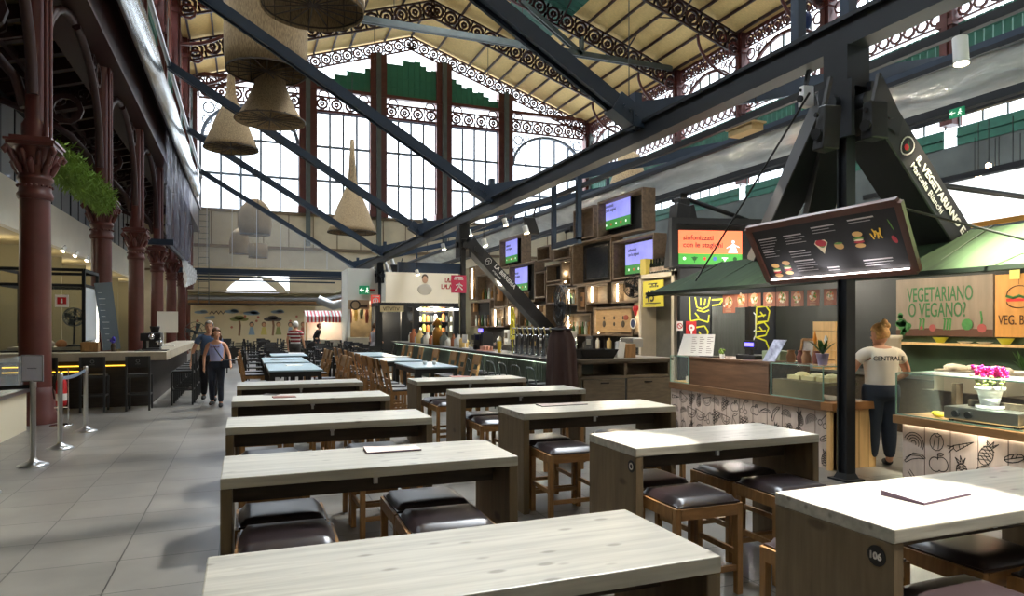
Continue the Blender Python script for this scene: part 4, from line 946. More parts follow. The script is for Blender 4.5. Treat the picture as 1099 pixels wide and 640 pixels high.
for j, y in enumerate((20.8, 23.4, 26.2, 29.0, 31.8, 34.6, 37.6, 40.6)):
    for i, x in enumerate((.95, 2.9, 4.6, -.9)):
        if (i == 3 and j < 3) or (i == 2 and j < 2): continue
        rows.append((x + .15 * rnd.uniform(-1, 1), y + .2 * rnd.uniform(-1, 1), j))
for q, (x, y, j) in enumerate(rows):
    lb = 'square black table in the crowd of far tables, row %s from the blue tables' % ordn[j]
    if q == 0: bt.location = (x, y, 0); bt['label'] = lb
    else: dup(bt, (x, y, 0), 0, lb)
    bpy.context.scene.objects  # keep the loop free of operators
    for dx, dy, rz in ((-.62, 0, PI / 2), (.62, 0, -PI / 2), (0, -.62, PI), (0, .62, 0)):
        dup(bc, (x + dx, y + dy, 0), rz + rnd.uniform(-.15, .15), 'black chair at the far black tables, row %s from the blue tables' % ordn[j], 'black chairs at far row %s' % ordn[j])
for o in bpy.data.objects:
    if o.name.startswith('black_table') and o.parent is None and o.type == 'EMPTY':
        o['group'] = 'black tables ' + o['label'].split(', ')[1]
# ================================================================ ROPED STANDS
def stanchion(x, y, label, sign=False):
    t = thing('rope_stand', label, 'stand', (x, y, 0), 'steel queue stands')
    b = MB().lathe([(.165, 0), (.165, .012), (.12, .03), (.05, .06), (.036, .09)], (x, y, 0), 24); b.build('foot', M_steel, t)
    MB().lathe([(.032, .06), (.032, .93)], (x, y, 0), 16).build('pole', M_steel, t)
    MB().lathe([(.034, .93), (.036, .94), (.036, 1.01), (.03, 1.03), (.01, 1.035)], (x, y, 0), 16).build('belt_head', M_steel, t)
    if sign:
        dv = Vector((CT, -ST, 0)); o = Vector((x, y - .02, 1.03))
        b = MB().bar(o + Vector((0, 0, .14)) - dv * .13, o + Vector((0, 0, .14)) + dv * .13, .02, .32); f = b.build('sign_frame', mat('frame_grey', (120, 122, 128), .4), t, bev=.004)
        n = Vector((-ST, -CT, 0)); c = o + Vector((0, 0, .14)) + n * .012
        MB().add([c - dv * .118 - Vector((0, 0, .148)), c + dv * .118 - Vector((0, 0, .148)), c + dv * .118 + Vector((0, 0, .148)), c - dv * .118 + Vector((0, 0, .148))], [(0, 1, 2, 3)]).build('sign_sheet', mat('lilac_paper', (206, 206, 226), .6), f)
        b = MB(); b.stroke([(-.055 + .011 * k, .004 * (-1) ** k) for k in range(11)], c, dv, (0, 0, 1), .008, n, .002); b.build('sign_text', mat('grey_ink', (120, 120, 140), .6), f)
    return t
stanchion(-2.37, 9.71, 'steel queue stand carrying a framed white notice', True)
stanchion(-2.35, 10.9, 'steel queue stand in the middle, holding the start of the grey belt')
stanchion(-2.35, 12.5, 'steel queue stand farthest back, at the end of the grey belt')
stanchion(-2.45, 8.25, 'steel queue stand at the left edge, only its round foot showing')
def belt(p, q, m, label, sag=.02):
    p = Vector(p); q = Vector(q); b = MB(); N = 10; L = []
    for k in range(N + 1): t_ = k / N; c = p.lerp(q, t_); c.z -= sag * 4 * t_ * (1 - t_); L.append(c)
    for a, c in zip(L[:-1], L[1:]): b.bar(a, c, .004, .05)
    tag(b.build('queue_belt', m, loc=tuple(p)), label, 'belt')
belt((-2.35, 10.94, .96), (-2.35, 12.46, .97), mat('grey_blue_belt', (112, 126, 142), .7), 'grey blue belt between the two rear queue stands', .03)
belt((-2.41, 9.71, .95), (-5.2, 9.9, .93), M_blackm, 'black belt running left from the stand with the notice', .03)
# ================================================================ FIRE EXTINGUISHER ON ITS STAND
t = thing('fire_extinguisher', 'red fire extinguisher on a small stand at the foot of the first column', 'fire extinguisher', (-2.86, 13.35, 0)); x, y = -2.86, 13.35
MB().lathe([(.02, .32), (.075, .34), (.08, .4), (.08, .72), (.06, .8), (.03, .83)], (x, y, 0), 16).build('cylinder', M_red, t)
MB().lathe([(.0815, .42), (.0815, .54)], (x, y, 0), 16, cap=False).build('paper_band', M_paper, t)
b = MB().lathe([(.03, .83), (.03, .87), (.015, .88)], (x, y, 0), 10).bar((x - .02, y, .9), (x + .1, y - .03, .95), .02, .015).bar((x - .02, y, .88), (x + .09, y - .03, .89), .02, .012).tube([(x, y, .87), (x - .1, y, .86), (x - .12, y, .6), (x - .1, y, .45)], .012, 6); b.build('valve_and_hose', M_black, t)
b = MB().lathe([(.17, 0), (.17, .015), (.15, .02)], (x, y, 0), 20).tube([(x + .1, y, .02), (x + .1, y, .95)], .01, 6).box(x - .09, x + .1, y - .06, y + .06, .3, .32); b.build('stand', M_chrome, t)
# ================================================================ LEFT COUNTER WITH BAR CHAIRS
M_slab = mat('counter_slab', (170, 160, 140), .5, var=.2, scale=4, bump=.1)
t = thing('left_counter', 'big square bar counter with a thick pale top around the red-brown columns', 'counter', (-2.5, 18, 0))
b = MB().box(-4.6, -1.5, 15.6, 16.3, .96, 1.13).box(-2.2, -1.5, 16.3, 26, .96, 1.13); b.build('counter_top', M_slab, t, bev=.005)
b = MB().box(-4.6, -1.85, 15.95, 16.25, 0, .96).box(-2.15, -1.85, 16.25, 25.9, 0, .96); b.build('counter_base', mat('dark_boards', (52, 46, 42), .6, var=.3, scale=5, stretch=(1, 1, 8), bump=.2), t)
b = MB().box(-4.6, -2.0, 16.35, 16.6, 0, .9).box(-2.6, -2.2, 16.6, 25.5, 0, .9); b.build('back_bench', M_dark_wood, t)
for z in (.78, .88): pass
b = MB().box(-4.4, -2.3, 15.93, 15.95, .84, .86).box(-4.4, -3.1, 15.93, 15.95, .74, .755); b.build('light_strip', mat('amber_strip', (255, 196, 60), .5, emit=1.6), t)
def make_bar_chair():
    t = thing('bar_chair', '', 'chair', (0, 0, 0), 'black high chairs at the left counter')
    MB().box(-.2, .2, -.2, .2, .68, .72).build('seat', M_black, t, bev=.008)
    for sx in (-1, 1):
        MB().box(sx * .2 - .018, sx * .2 + .018, .18, .216, 0, 1.07).build('leg', mat('charcoal_metal', (58, 60, 62), .45, .3), t)
        MB().box(sx * .2 - .018, sx * .2 + .018, -.216, -.18, 0, .68).build('leg', MATS['charcoal_metal'], t)
        MB().box(sx * .2 - .012, sx * .2 + .012, -.18, .18, .3, .33).build('side_rail', MATS['charcoal_metal'], t)
    bk = MB().box(-.19, .19, .19, .21, .86, 1.07).build('backrest', M_black, t)
    b = MB().ring((0, .2115, .98), (-1, 0, 0), (0, 0, 1), .035, .026, .002, 12); b.stroke([(-.04, -.06), (.04, -.06)], (0, .2115, .98), (-1, 0, 0), (0, 0, 1), .008, (0, 1, 0)); b.build('emblem', mat('emblem_grey', (120, 120, 122), .6), bk)
    b = MB().box(-.2, .2, .19, .21, .3, .33).box(-.2, .2, .19, .21, .66, .7).box(-.2, .2, -.21, -.19, .3, .33); b.build('cross_rail', MATS['charcoal_metal'], t)
    return proto(t)
bch = make_bar_chair(); fr = True
for k, x in enumerate((-1.95, -2.72, -3.5)):
    lb = 'black high chair at the front of the square counter, %s' % ['nearest the corner', 'behind the grey belt', 'beside the fire extinguisher'][k]
    if k == 0: bch.location = (x, 15.25, 0); bch.rotation_euler = (0, 0, PI); bch['label'] = lb
    else: dup(bch, (x, 15.25, 0), PI, lb)
for k in range(10):
    dup(bch, (-1.22, 16.0 + .86 * k, 0), -PI / 2 + rnd.uniform(-.05, .05), 'black high chair on the aisle side of the square counter, %s from its corner' % ordn[k])
# things on the left counter
def on(nm, lab, cat, mb, m, loc, **k):
    return tag(mb.build(nm, m, loc=loc), lab, cat, **k)
def loc_on(px, py, z): return atZ(px, py, z)
x, y, z = -2.85, 16.6, 1.13
t = thing('wooden_box', 'open wooden box on the square counter beside the glass booth', 'box', (-3.0, 16.2, 1.13)); MB().box(-3.1, -2.8, 16.0, 16.28, 1.13, 1.15).box(-3.1, -2.8, 16.0, 16.02, 1.13, 1.33).box(-3.1, -2.8, 16.26, 16.28, 1.13, 1.33).box(-3.1, -3.08, 16.0, 16.28, 1.13, 1.33).box(-2.82, -2.8, 16.0, 16.28, 1.13, 1.33).build('box', M_oak, t)
t = thing('espresso_machine', 'chrome and black coffee machine on the square counter', 'coffee machine', (-1.95, 17.2, 1.13)); x, y = -1.95, 17.2
b = MB().box(x - .2, x + .2, y - .25, y + .25, 1.33, 1.5).box(x - .18, x + .18, y - .22, y + .22, 1.13, 1.16).box(x - .16, x - .08, y - .2, y + .2, 1.16, 1.33); b.build('machine_body', M_black, t, bev=.01)
b = MB().tube([(x + .1, y - .2, 1.3), (x + .2, y - .26, 1.4), (x + .22, y - .26, 1.2)], .015, 8).ball((x + .02, y - .25, 1.42), .07, 10, 8).tube([(x + .12, y, 1.33), (x + .12, y, 1.22)], .035, 10); b.build('spouts', M_chrome, t)
t = thing('coffee_grinder', 'black grinder standing on the square counter behind the coffee machine', 'grinder', (-2.0, 18.2, 1.13)); MB().box(-2.12, -1.88, 18.08, 18.32, 1.13, 1.5).lathe([(.08, .37), (.11, .5), (.11, .52)], (-2, 18.2, 1.13), 12).build('grinder_body', M_black, t, bev=.008)
b = MB().box(-2.15, -1.55, 16.3 - .2, 16.3 + .35, 1.13, 1.145); on('dark_mat', 'black rubber mat lying on the square counter corner', 'mat', b, M_blackm, (-1.85, 16.3, 1.13))
b = MB().box(-2.0, -1.7, 19.5, 19.8, 1.13, 1.16).box(-1.98, -1.95, 19.6, 19.63, 1.16, 1.5).bar((-2.1, 19.62, 1.75), (-1.62, 19.62, 1.75), .02, .55); on('notice_stand', 'white notice on a stand on the square counter by the far columns', 'notice', b, M_paper, (-1.85, 19.6, 1.13))
t = thing('flower_vase', 'small vase with blue flowers by the leaning blackboard', 'vase', (-2.5, 16.45, 1.13)); MB().lathe([(.04, 0), (.05, .1), (.03, .18)], (-2.55, 16.2, 1.13), 12).build('vase', M_dark_wood, t)
b = MB(); [b.ball((-2.55 + rnd.uniform(-.05, .05), 16.2 + rnd.uniform(-.05, .05), 1.38 + rnd.uniform(-.05, .06)), .03, 6, 5) for _ in range(8)]; b.build('flowers', mat('violet_blue', (70, 60, 170), .6), t)
# leaning blackboard
b = MB().bar((-2.75, 17.3, 1.13), (-2.95, 17.45, 2.62), .34, .05, (-.3, 1, 0)); 
t = thing('leaning_blackboard', 'tall narrow blackboard leaning on the second column', 'blackboard', (-2.8, 17.3, 1.13)); b.build('board', mat('slate_board', (92, 104, 112), .4), t)
b = MB(); o = Vector((-2.73, 17.2, 1.2))
for k in range(9): b.stroke([(-.1 + .02 * (j % 3), 0), (.1, 0)] if False else [(-.1, 0), (-.02 + .02 * (k % 4), 0)], (-2.78 - .018 * k, 17.26, 1.35 + .13 * k), (CT, -ST, 0), (0, 0, 1), .012, (-ST, -CT, 0), .004)
b.build('chalk_lines', mat('chalk', (210, 214, 216), .8), t)
# glass booth
t = thing('glass_booth', 'black framed glass booth on the square counter', 'booth', (-3.9, 17.1, 1.13)); x0, x1, y0, y1, z0, z1 = -4.6, -3.12, 16.4, 17.8, 1.13, 2.82
b = MB()
for x in (x0, x1):
    for y in (y0, y1): b.box(x - .03, x + .03, y - .03, y + .03, z0, z1)
for z in (z0, 2.5, z1):
    for y in (y0, y1): b.box(x0, x1, y - .03, y + .03, z - .03, z + .03)
    for x in (x0, x1): b.box(x - .03, x + .03, y0, y1, z - .03, z + .03)
b.build('frame', M_beamd, t)
b = MB().box(x0, x1, y0 - .01, y0 + .01, z0, 2.47).box(x1 - .01, x1 + .01, y0, y1, z0, 2.47); b.build('glass_pane', M_glass, t)
MB().box(x1 - .01, x1 + .035, y1 - .12, y1 - .04, z0, 2.5).build('lit_edge', mat('warm_white_tube', (255, 246, 230), .5, emit=3), t)
MB().box(x1 + .012, x1 + .02, y0 + .1, y1 - .15, 1.35, 2.47).build('sheet_poster', mat('pale_poster', (214, 222, 228), .4), t)
b = MB().box(-3.62, -3.38, y0 - .03, y0 - .015, 2.05, 2.3); b.m(1).box(-3.58, -3.42, y0 - .036, y0 - .03, 2.11, 2.25).m(0).add([(-3.52, y0 - .04, 2.13), (-3.48, y0 - .04, 2.13), (-3.485, y0 - .04, 2.22), (-3.515, y0 - .04, 2.22)], [(0, 1, 2, 3)]); b.build('fire_sign', [M_paper, M_red], t, )
MB().box(-4.5, -3.2, 16.6, 17.5, 1.13, 1.22).build('inner_shelf', M_slab, t)
for k, (dx, c) in enumerate(((0, (226, 190, 130)), (.22, (200, 150, 90)), (.44, (236, 226, 210)), (.66, (190, 120, 70)))):
    b = MB().lathe([(.08, 0), (.11, .04), (.1, .1), (.04, .15)], (-4.25 + dx, 16.75, 1.22), 12); on('pastry_tray', 'food piled on a tray in the glass booth, %s of four' % ['leftmost', 'second', 'third', 'rightmost'][k], 'food', b, mat('food_%d' % k, c, .7), (-4.25 + dx, 16.75, 1.22))
# desk fans in the booth and far left
def fan(p, r, lab, aim=(0, -1, 0), stand=None, m=None):
    t = thing('fan', lab, 'fan', p, 'fans'); p = Vector(p); a = Vector(aim).normalized(); u = a.cross(Vector((0, 0, 1))).normalized(); v = u.cross(a)
    m = m or mat('fan_grey', (70, 78, 80), .4, .3)
    b = MB()
    for q, rr in ((-.05, r), (.05, r), (.0, r * 1.02), (.06, r * .6), (-.06, r * .6)): b.ring(p + a * q, u, v, rr, rr - .012, .012, 20)
    for k in range(16): an = 2 * PI * k / 16; d = u * math.cos(an) + v * math.sin(an); b.tube([p + a * .08, p + d * r * .6 + a * .06, p + d * r + a * .02], .004, 4)
    b.build('cage', m, t)
    b = MB()
    for k in range(4):
        an = PI / 2 * k + .3; d = u * math.cos(an) + v * math.sin(an); e = -u * math.sin(an) + v * math.cos(an)
        b.add([p + d * .05 - e * .03, p + d * r * .85 - e * r * .25, p + d * r * .9 + e * r * .2 + a * .04, p + d * .05 + e * .06 + a * .03], [(0, 1, 2, 3)])
    b.build('blades', m, t); MB().ball(p, r * .2, 10, 8).build('motor', M_black, t)
    if stand is not None: MB().tube([p - a * .05, Vector((p.x, p.y, stand))], .02, 8).lathe([(.2, 0), (.2, .02), (.03, .05)], (p.x, p.y, stand), 16).build('pole', M_black, t)
    return t
fan((-3.4, 16.9, 1.85), .2, 'greenish desk fan inside the black framed glass booth', (-.3, -1, 0), 1.22)
x, y, z = atY(210, 357, 30.0); fan((x, y, z), .42, 'big dark standing fan at the far left by the painted wall', (.2, -1, 0), 0)
# display counter at the left edge
t = thing('display_counter', 'low white fronted display counter at the left edge with a glass front', 'counter', (-4.3, 11.3, 0))
MB().box(-5.5, -3.25, 9.6, 12.95, 0, .62).build('counter_base', mat('cream_front', (226, 214, 186), .5), t)
MB().box(-5.5, -3.2, 9.6, 12.98, .62, .68).build('counter_ledge', M_steel, t)
MB().box(-3.3, -3.28, 9.6, 12.9, .68, 1.2).build('glass_front', M_glassg, t)
MB().box(-5.4, -3.7, 9.7, 12.9, 1.2, 1.28).build('shelf', M_oak_x, t); MB().box(-5.4, -5.3, 9.7, 12.9, .68, 1.2).build('back_panel', M_black, t)
MB().box(-3.74, -3.7, 10.2, 12.7, 1.08, 1.1).build('light_strip', MATS['amber_strip'], t)
t = thing('herb_crate', 'pale crate with green herbs on the shelf at the left edge', 'plant', (-4.1, 12.3, 1.28)); MB().box(-4.4, -3.85, 12.15, 12.5, 1.28, 1.42).build('crate', mat('pale_crate', (206, 186, 148), .7), t)
b = MB()
for _ in range(160):
    x, y, z = -4.4 + rnd.uniform(-.35, .35), 12.2 + rnd.uniform(-.2, .2), 1.5 + rnd.uniform(-.08, .28); a = rnd.uniform(0, 6.28); b.add([(x, y, z), (x + .05 * math.cos(a), y + .05 * math.sin(a), z + .03), (x + .1 * math.cos(a), y + .1 * math.sin(a), z), (x + .05 * math.cos(a + .5), y + .05 * math.sin(a + .5), z - .02)], [(0, 1, 2, 3)])
b.build('herbs', mat('dark_leaf', (58, 92, 46), .7, var=.4, scale=10), t)
for k in range(3):
    on('glass_jar', 'grey lidded jar on the shelf at the left edge, %s' % ['front', 'middle', 'rear'][k], 'jar', MB().lathe([(.1, 0), (.11, .02), (.11, .26), (.08, .28), (.08, .32)], (-4.55, 11.2 + .3 * k, 1.28), 14), mat('jar_grey', (110, 118, 122), .3), (-4.55, 11.2 + .3 * k, 1.28), group='jars at the left edge')
# mezzanine underside lights
for k, (px, py) in enumerate(((70, 290), (83, 288), (95, 292), (108, 306), (118, 308))):
    x, y, z = atX(px, py, -5.6); tracklight((x, y, 4.28), (x - .3, y - .6, 3.4), 'small white spotlight under the mezzanine, %s from the left' % ordn[k].replace('nearest', 'first'), 25, M_white, .06, .2, 4.34, 110)
t = thing('dome_camera', 'white dome camera under the mezzanine behind the first column', 'camera', (-5.3, 15.6, 4.3)); MB().lathe([(.14, 0), (.14, -.08)], (-5.3, 15.6, 4.3), 16).build('housing', M_white, t); MB().ball((-5.3, 15.6, 4.2), .12, 12, 8).build('dome', M_black, t)
# shops under the mezzanine
b = MB()
for k in range(9):
    y = 14 + 4.2 * k; b.box(-9.4, -6.6, y, y + .1, 0, 4.3)
tag(b.build('shop_partition', mat('partition_beige', (150, 140, 108), .8), loc=(-8, 20, 0)), 'beige shop partitions under the mezzanine on the left', 'partition')
for k in range(9):
    y = 15.2 + 4.2 * k; t = thing('shop_shelf', 'shelf unit with goods in the %s shop under the mezzanine' % ordn[k].replace('nearest', 'first'), 'shelf', (-7.6, y, 0), 'shop shelves under the mezzanine')
    b = MB()
    for z in (.4, .9, 1.4, 1.9, 2.4): b.box(-8, -7.5, y, y + 2.4, z, z + .04)
    b.box(-8.04, -8, y, y + 2.4, 0, 2.6); b.build('boards', MATS['partition_beige'], t)
    b = MB(); r2 = random.Random(k)
    for z in (.44, .94, 1.44, 1.94):
        for q in range(12):
            yy = y + .1 + .19 * q; h = r2.uniform(.12, .34); b.m(r2.randint(0, 3)).lathe([(.06, 0), (.06, h * .7), (.025, h)], (-7.7, yy, z), 8)
    b.build('goods', [mat('goods_a', (196, 168, 120), .6), mat('goods_b', (92, 98, 84), .5), mat('goods_c', (176, 96, 60), .5), mat('goods_d', (220, 214, 200), .6)], t)
    point('shop_light', (-7.0, y + 1.2, 3.6), 22, (1, .92, .74), .2)
# ================================================================ BAR COUNTER
M_corr = mat('green_grey_ribs', (70, 78, 70), .45, var=.15, scale=2)
M_led = mat('led_strip', (232, 255, 226), .5, emit=1.6)
t = thing('bar_counter', 'long bar counter with a dark top and a green lit ribbed front', 'counter', (5.6, 18, 0))
MB().box(5.22, 5.98, 10.95, 26, .98, 1.05).build('counter_top', M_beamd, t, bev=.004)
b = MB().box(5.42, 5.9, 11.0, 25.9, 0, .98)
for k in range(150): y = 11.0 + .0993 * k; b.box(5.385, 5.42, y, y + .055, .04, .95)
b.build('counter_front', M_corr, t)
MB().box(5.36, 5.385, 11.0, 25.9, .955, .975).build('light_strip', M_led, t)
for k in range(5): area('bar_glow', (5.32, 12.5 + 3 * k, .96), (5.36, 12.5 + 3 * k, 0), 5, .06, 2.8, (.86, 1, .8))
t = thing('service_cabinet', 'grey-brown wooden service cabinet with two open slots at the end of the bar', 'cabinet', (6.3, 10.8, 0))
M_cab = mat('cabinet_grey_brown', (98, 86, 70), .55, var=.25, scale=5, stretch=(1, 5, 5), bump=.15)
b = MB().box(5.32, 7.26, 10.45, 11.15, 1.04, 1.09).box(5.34, 5.42, 10.5, 11.1, 0, 1.04).box(7.18, 7.24, 10.5, 11.1, 0, 1.04).box(6.26, 6.32, 10.5, 11.1, .78, 1.04).box(5.34, 7.24, 10.5, 11.1, .74, .79).box(5.34, 7.24, 11.05, 11.1, .79, 1.04).box(5.34, 7.24, 10.5, 10.54, 1.0, 1.04)
b.build('carcass', M_cab, t, bev=.003)
for x0, x1, s in ((5.44, 6.27, 'left'), (6.31, 7.17, 'right')):
    d = MB().box(x0, x1, 10.48, 10.51, .03, .73).build('door', M_cab, t, bev=.004); MB().box((x0 + x1) / 2 - .08, (x0 + x1) / 2 + .08, 10.46, 10.48, .66, .68).build('handle', M_blackm, d)
# beer taps
for k in range(9):
    y = 14.1 - .29 * k; t = thing('beer_tap', 'black beer tap column on the bar, %s from the brown cloth' % ordn[8 - k].replace('nearest', 'first'), 'tap', (5.66, y, 1.05), 'row of beer taps')
    MB().lathe([(.05, 0), (.05, .02), (.04, .03), (.04, .5), (.045, .52), (.02, .55)], (5.66, y, 1.05), 12).build('tap_column', M_black, t)
    MB().tube([(5.62, y, 1.47), (5.54, y, 1.47), (5.52, y, 1.4)], .014, 8).build('spout', M_chrome, t)
    MB().tube([(5.56, y, 1.49), (5.53, y, 1.64)], [.012, .02], 8).build('handle', mat('tap_handle', (190, 176, 120), .4), t)
t = thing('tap_rail', 'chrome rail along the top of the beer taps', 'rail', (5.7, 13, 1.58)); MB().tube([(5.68, 11.4, 1.6), (5.68, 14.4, 1.6)], .02, 8).build('rail', M_chrome, t)
# bar clutter
def item(nm, lab, cat, mb, m, loc, group=None): return tag(mb.build(nm, m, loc=loc), lab, cat, group)
b = MB().box(5.5, 5.85, 16.2, 16.7, 1.05, 1.45).box(5.4, 5.5, 16.3, 16.6, 1.3, 1.42).lathe([(.05, .0), (.05, .1)], (5.45, 16.45, 1.06), 10); b.m(1).box(5.44, 5.5, 16.0, 16.15, 1.5, 1.58).m(2).box(5.5, 5.75, 16.0, 16.15, 1.05, 1.5)
tag(b.build('cash_register', [M_black, mat('blue_display', (90, 80, 255), .4, emit=3), M_beamd], loc=(5.6, 16.4, 1.05)), 'black cash machine with a blue lit display on the bar', 'cash register')
item('card_sign', 'white card standing on the bar left of the cash machine', 'card', MB().box(5.48, 5.5, 17.25, 17.65, 1.2, 1.42).box(5.46, 5.56, 17.3, 17.6, 1.05, 1.07).tube([(5.5, 17.45, 1.06), (5.5, 17.45, 1.3)], .01, 6), M_paper, (5.5, 17.4, 1.05))
item('cup_tray', 'tray of pinkish cups on the bar before the cash machine', 'tray', (lambda m: [m.box(5.3, 5.6, 15.4, 15.9, 1.05, 1.07)] + [m.lathe([(.03, 0), (.04, .09)], (5.38 + .08 * (q % 3), 15.48 + .1 * (q // 3), 1.07), 8) for q in range(12)] and m)(MB()), mat('pink_cups', (206, 160, 144), .5), (5.4, 15.6, 1.05))
b = MB().lathe([(.12, 0), (.14, .05), (.15, .4), (.1, .5), (.05, .6), (.16, .62), (.02, .85)], (5.5, 20.3, 1.05), 16); item('gold_still', 'brass topped copper still on the bar by the slim steel post', 'still', b, mat('brass', (176, 128, 66), .3, .9), (5.5, 20.3, 1.05))
for k in range(14):
    y = 17.9 + .5 * k; h = rnd.uniform(.25, .5); r = rnd.uniform(.07, .14)
    if abs(y - 20.3) < .3: continue
    b = MB().lathe([(r, 0), (r, h * .6), (r * .4, h * .8), (r * .4, h)], (5.6, y, 1.05), 12)
    item('bar_jar', 'container standing on the far part of the bar, %s from the cash machine' % (ordn + ['thirteenth', 'fourteenth'])[k].replace('nearest', 'first'), 'container', b, mat('jar_%d' % (k % 5), [(200, 170, 110), (210, 212, 210), (150, 90, 60), (226, 224, 210), (90, 96, 92)][k % 5], .25, .4 if k % 2 else 0), (5.6, y, 1.05), 'containers on the bar')
for k in range(8):
    y = 13.9 - .3 * k; b = MB().lathe([(.03, 0), (.036, .14), (.033, .14), (.027, .01)], (5.38, y, 1.05), 10)
    item('beer_glass', 'empty beer glass under the taps', 'glass', b, M_glass, (5.38, y, 1.05), 'beer glasses under the taps')
item('beer_glass', 'tall glass with a yellow drink and straw in front of the yellow bottle sign', 'glass', MB().lathe([(.04, 0), (.05, .2), (.05, .26)], (5.4, 14.55, 1.05), 12), mat('yellow_drink', (220, 190, 60), .3), (5.4, 14.55, 1.05))
b = MB().bar((5.7, 14.5, 1.35), (5.7, 14.5, 1.95), .12, .02).ring((5.69, 14.5, 2.0), (0, 1, 0), (0, 0, 1), .09, .05, .02, 12).ring((5.69, 14.5, 1.72), (0, 1, 0), (0, 0, 1), .09, .05, .02, 12); item('yellow_sign', 'narrow yellow tap sign with two rings above the bar', 'sign', b.box(5.69, 5.71, 14.49, 14.51, 1.05, 1.4), mat('sign_yellow', (220, 206, 60), .5), (5.7, 14.5, 1.05))
# brown cloth and fan at the bar end
b = MB(); rows = []; N = 36; Z = [(0.0, .34), (.3, .33), (.8, .31), (1.2, .28), (1.45, .24), (1.6, .17), (1.66, .06)]
pts = []
for z, r in Z:
    for k in range(N): a = 2 * PI * k / N; rr = r * (1 + .13 * math.sin(a * 7 + z) + .05 * math.sin(a * 13)); pts.append((5.0 + rr * math.cos(a) * .75, 10.45 + rr * math.sin(a), z + .01))
b.s_().add(pts, [(j * N + k, j * N + (k + 1) % N, (j + 1) * N + (k + 1) % N, (j + 1) * N + k) for j in range(len(Z) - 1) for k in range(N)])
tag(b.build('brown_cloth', mat('brown_cloth', (66, 46, 42), .9, var=.15, scale=4), loc=(5.0, 10.45, 0)), 'dark brown cloth draped over a stand at the end of the bar', 'cloth')
fan((5.0, 10.45, 2.02), .34, 'tall black fan with a wire cage above the brown cloth', (-1, .12, 0), 1.6, M_black)
# ================================================================ WALL OF CRATES
CW = 8.9
struct(MB().box(9.28, 9.5, 12.2, 27, 0, 3.6), 'wall_bar', mat('bar_back_wall', (56, 50, 46), .7, var=.2, scale=2))
M_crate = mat('crate_wood', (112, 94, 76), .6, var=.3, scale=4, stretch=(4, 1, 4), bump=.2)
M_warm = mat('warm_strip', (255, 236, 196), .5, emit=9)
def crate(Y0, Y1, z0, z1, lab, kind, dep=.36, th=.05, x=None, m=None):
    x = x or CW; t = thing('wooden_crate', lab, 'crate', (x, (Y0 + Y1) / 2, z0), 'wooden crates on the bar wall'); m = m or M_crate
    b = MB().box(x, x + dep, Y0, Y1, z0, z0 + th).box(x, x + dep, Y0, Y1, z1 - th, z1).box(x, x + dep, Y0, Y0 + th, z0 + th, z1 - th).box(x, x + dep, Y1 - th, Y1, z0 + th, z1 - th)
    b.build('frame', m, t, bev=.004)
    MB().box(x + dep - .02, x + dep, Y0 + th, Y1 - th, z0 + th, z1 - th).build('back_board', M_blackm if kind in ('tv', 'dark') else m, t)
    if kind == 'lit': MB().box(x + .12, x + .15, Y1 - th - .04, Y1 - th - .01, z0 + th, z1 - th).build('light_strip', M_warm, t); point('crate_light', (x + .15, Y1 - th - .12, (z0 + z1) / 2), 2.2, (1, .88, .62), .03)
    return t
def tv(Y0, Y1, z0, z1, lab, x, c1, c2, words=None, off=False):
    t = thing('television', lab, 'television', (x, (Y0 + Y1) / 2, z0), None)
    MB().box(x + .012, x + .07, Y0 - .03, Y1 + .03, z0 - .03, z1 + .03).build('bezel', M_black, t, bev=.005)
    if off: MB().box(x + .008, x + .014, Y0, Y1, z0, z1).build('screen', mat('off_screen', (22, 24, 28), .12, spec=.9), t); return t
    zs = z0 + (z1 - z0) * .3
    sc_ = MB().box(x + .006, x + .014, Y0, Y1, zs, z1).build('screen', c1, t)
    MB().box(x + .006, x + .014, Y0, Y1, z0, zs).build('screen_grass', c2, t)
    if words:
        s = (z1 - z0) * .15
        text('sinfonizzati\ncon le stagioni', s, (x + .002, Y1 - (Y1 - Y0) * .1, z1 - (z1 - z0) * .26), (0, -1, 0), (0, 0, 1), mat('screen_ink', (60, 56, 70), .6), sc_, 'screen_text', sx=.8)
    b = MB()
    for k in range(5): yy = Y0 + (Y1 - Y0) * (.14 + .18 * k); b.m(k % 2).ring((x + .002, yy, z0 + (z1 - z0) * .14), (0, -1, 0), (0, 0, 1), .035, 0, .002, 8)
    b.build('screen_icons', [mat('icon_white', (230, 232, 230), .6, emit=.6), mat('icon_red', (190, 60, 50), .6, emit=.6)], t)
    return t
S_lil = mat('screen_lilac', (128, 130, 206), .4, emit=.75, var=.18, scale=3); S_grn = mat('screen_green', (52, 120, 56), .4, emit=.55)
def px2(pl, pr, yt, yb, x=CW):
    a = atX(pr, yt, x); c = atX(pr, yb, x); l = atX(pl, yt, x); return a[1], l[1], c[2], a[2]
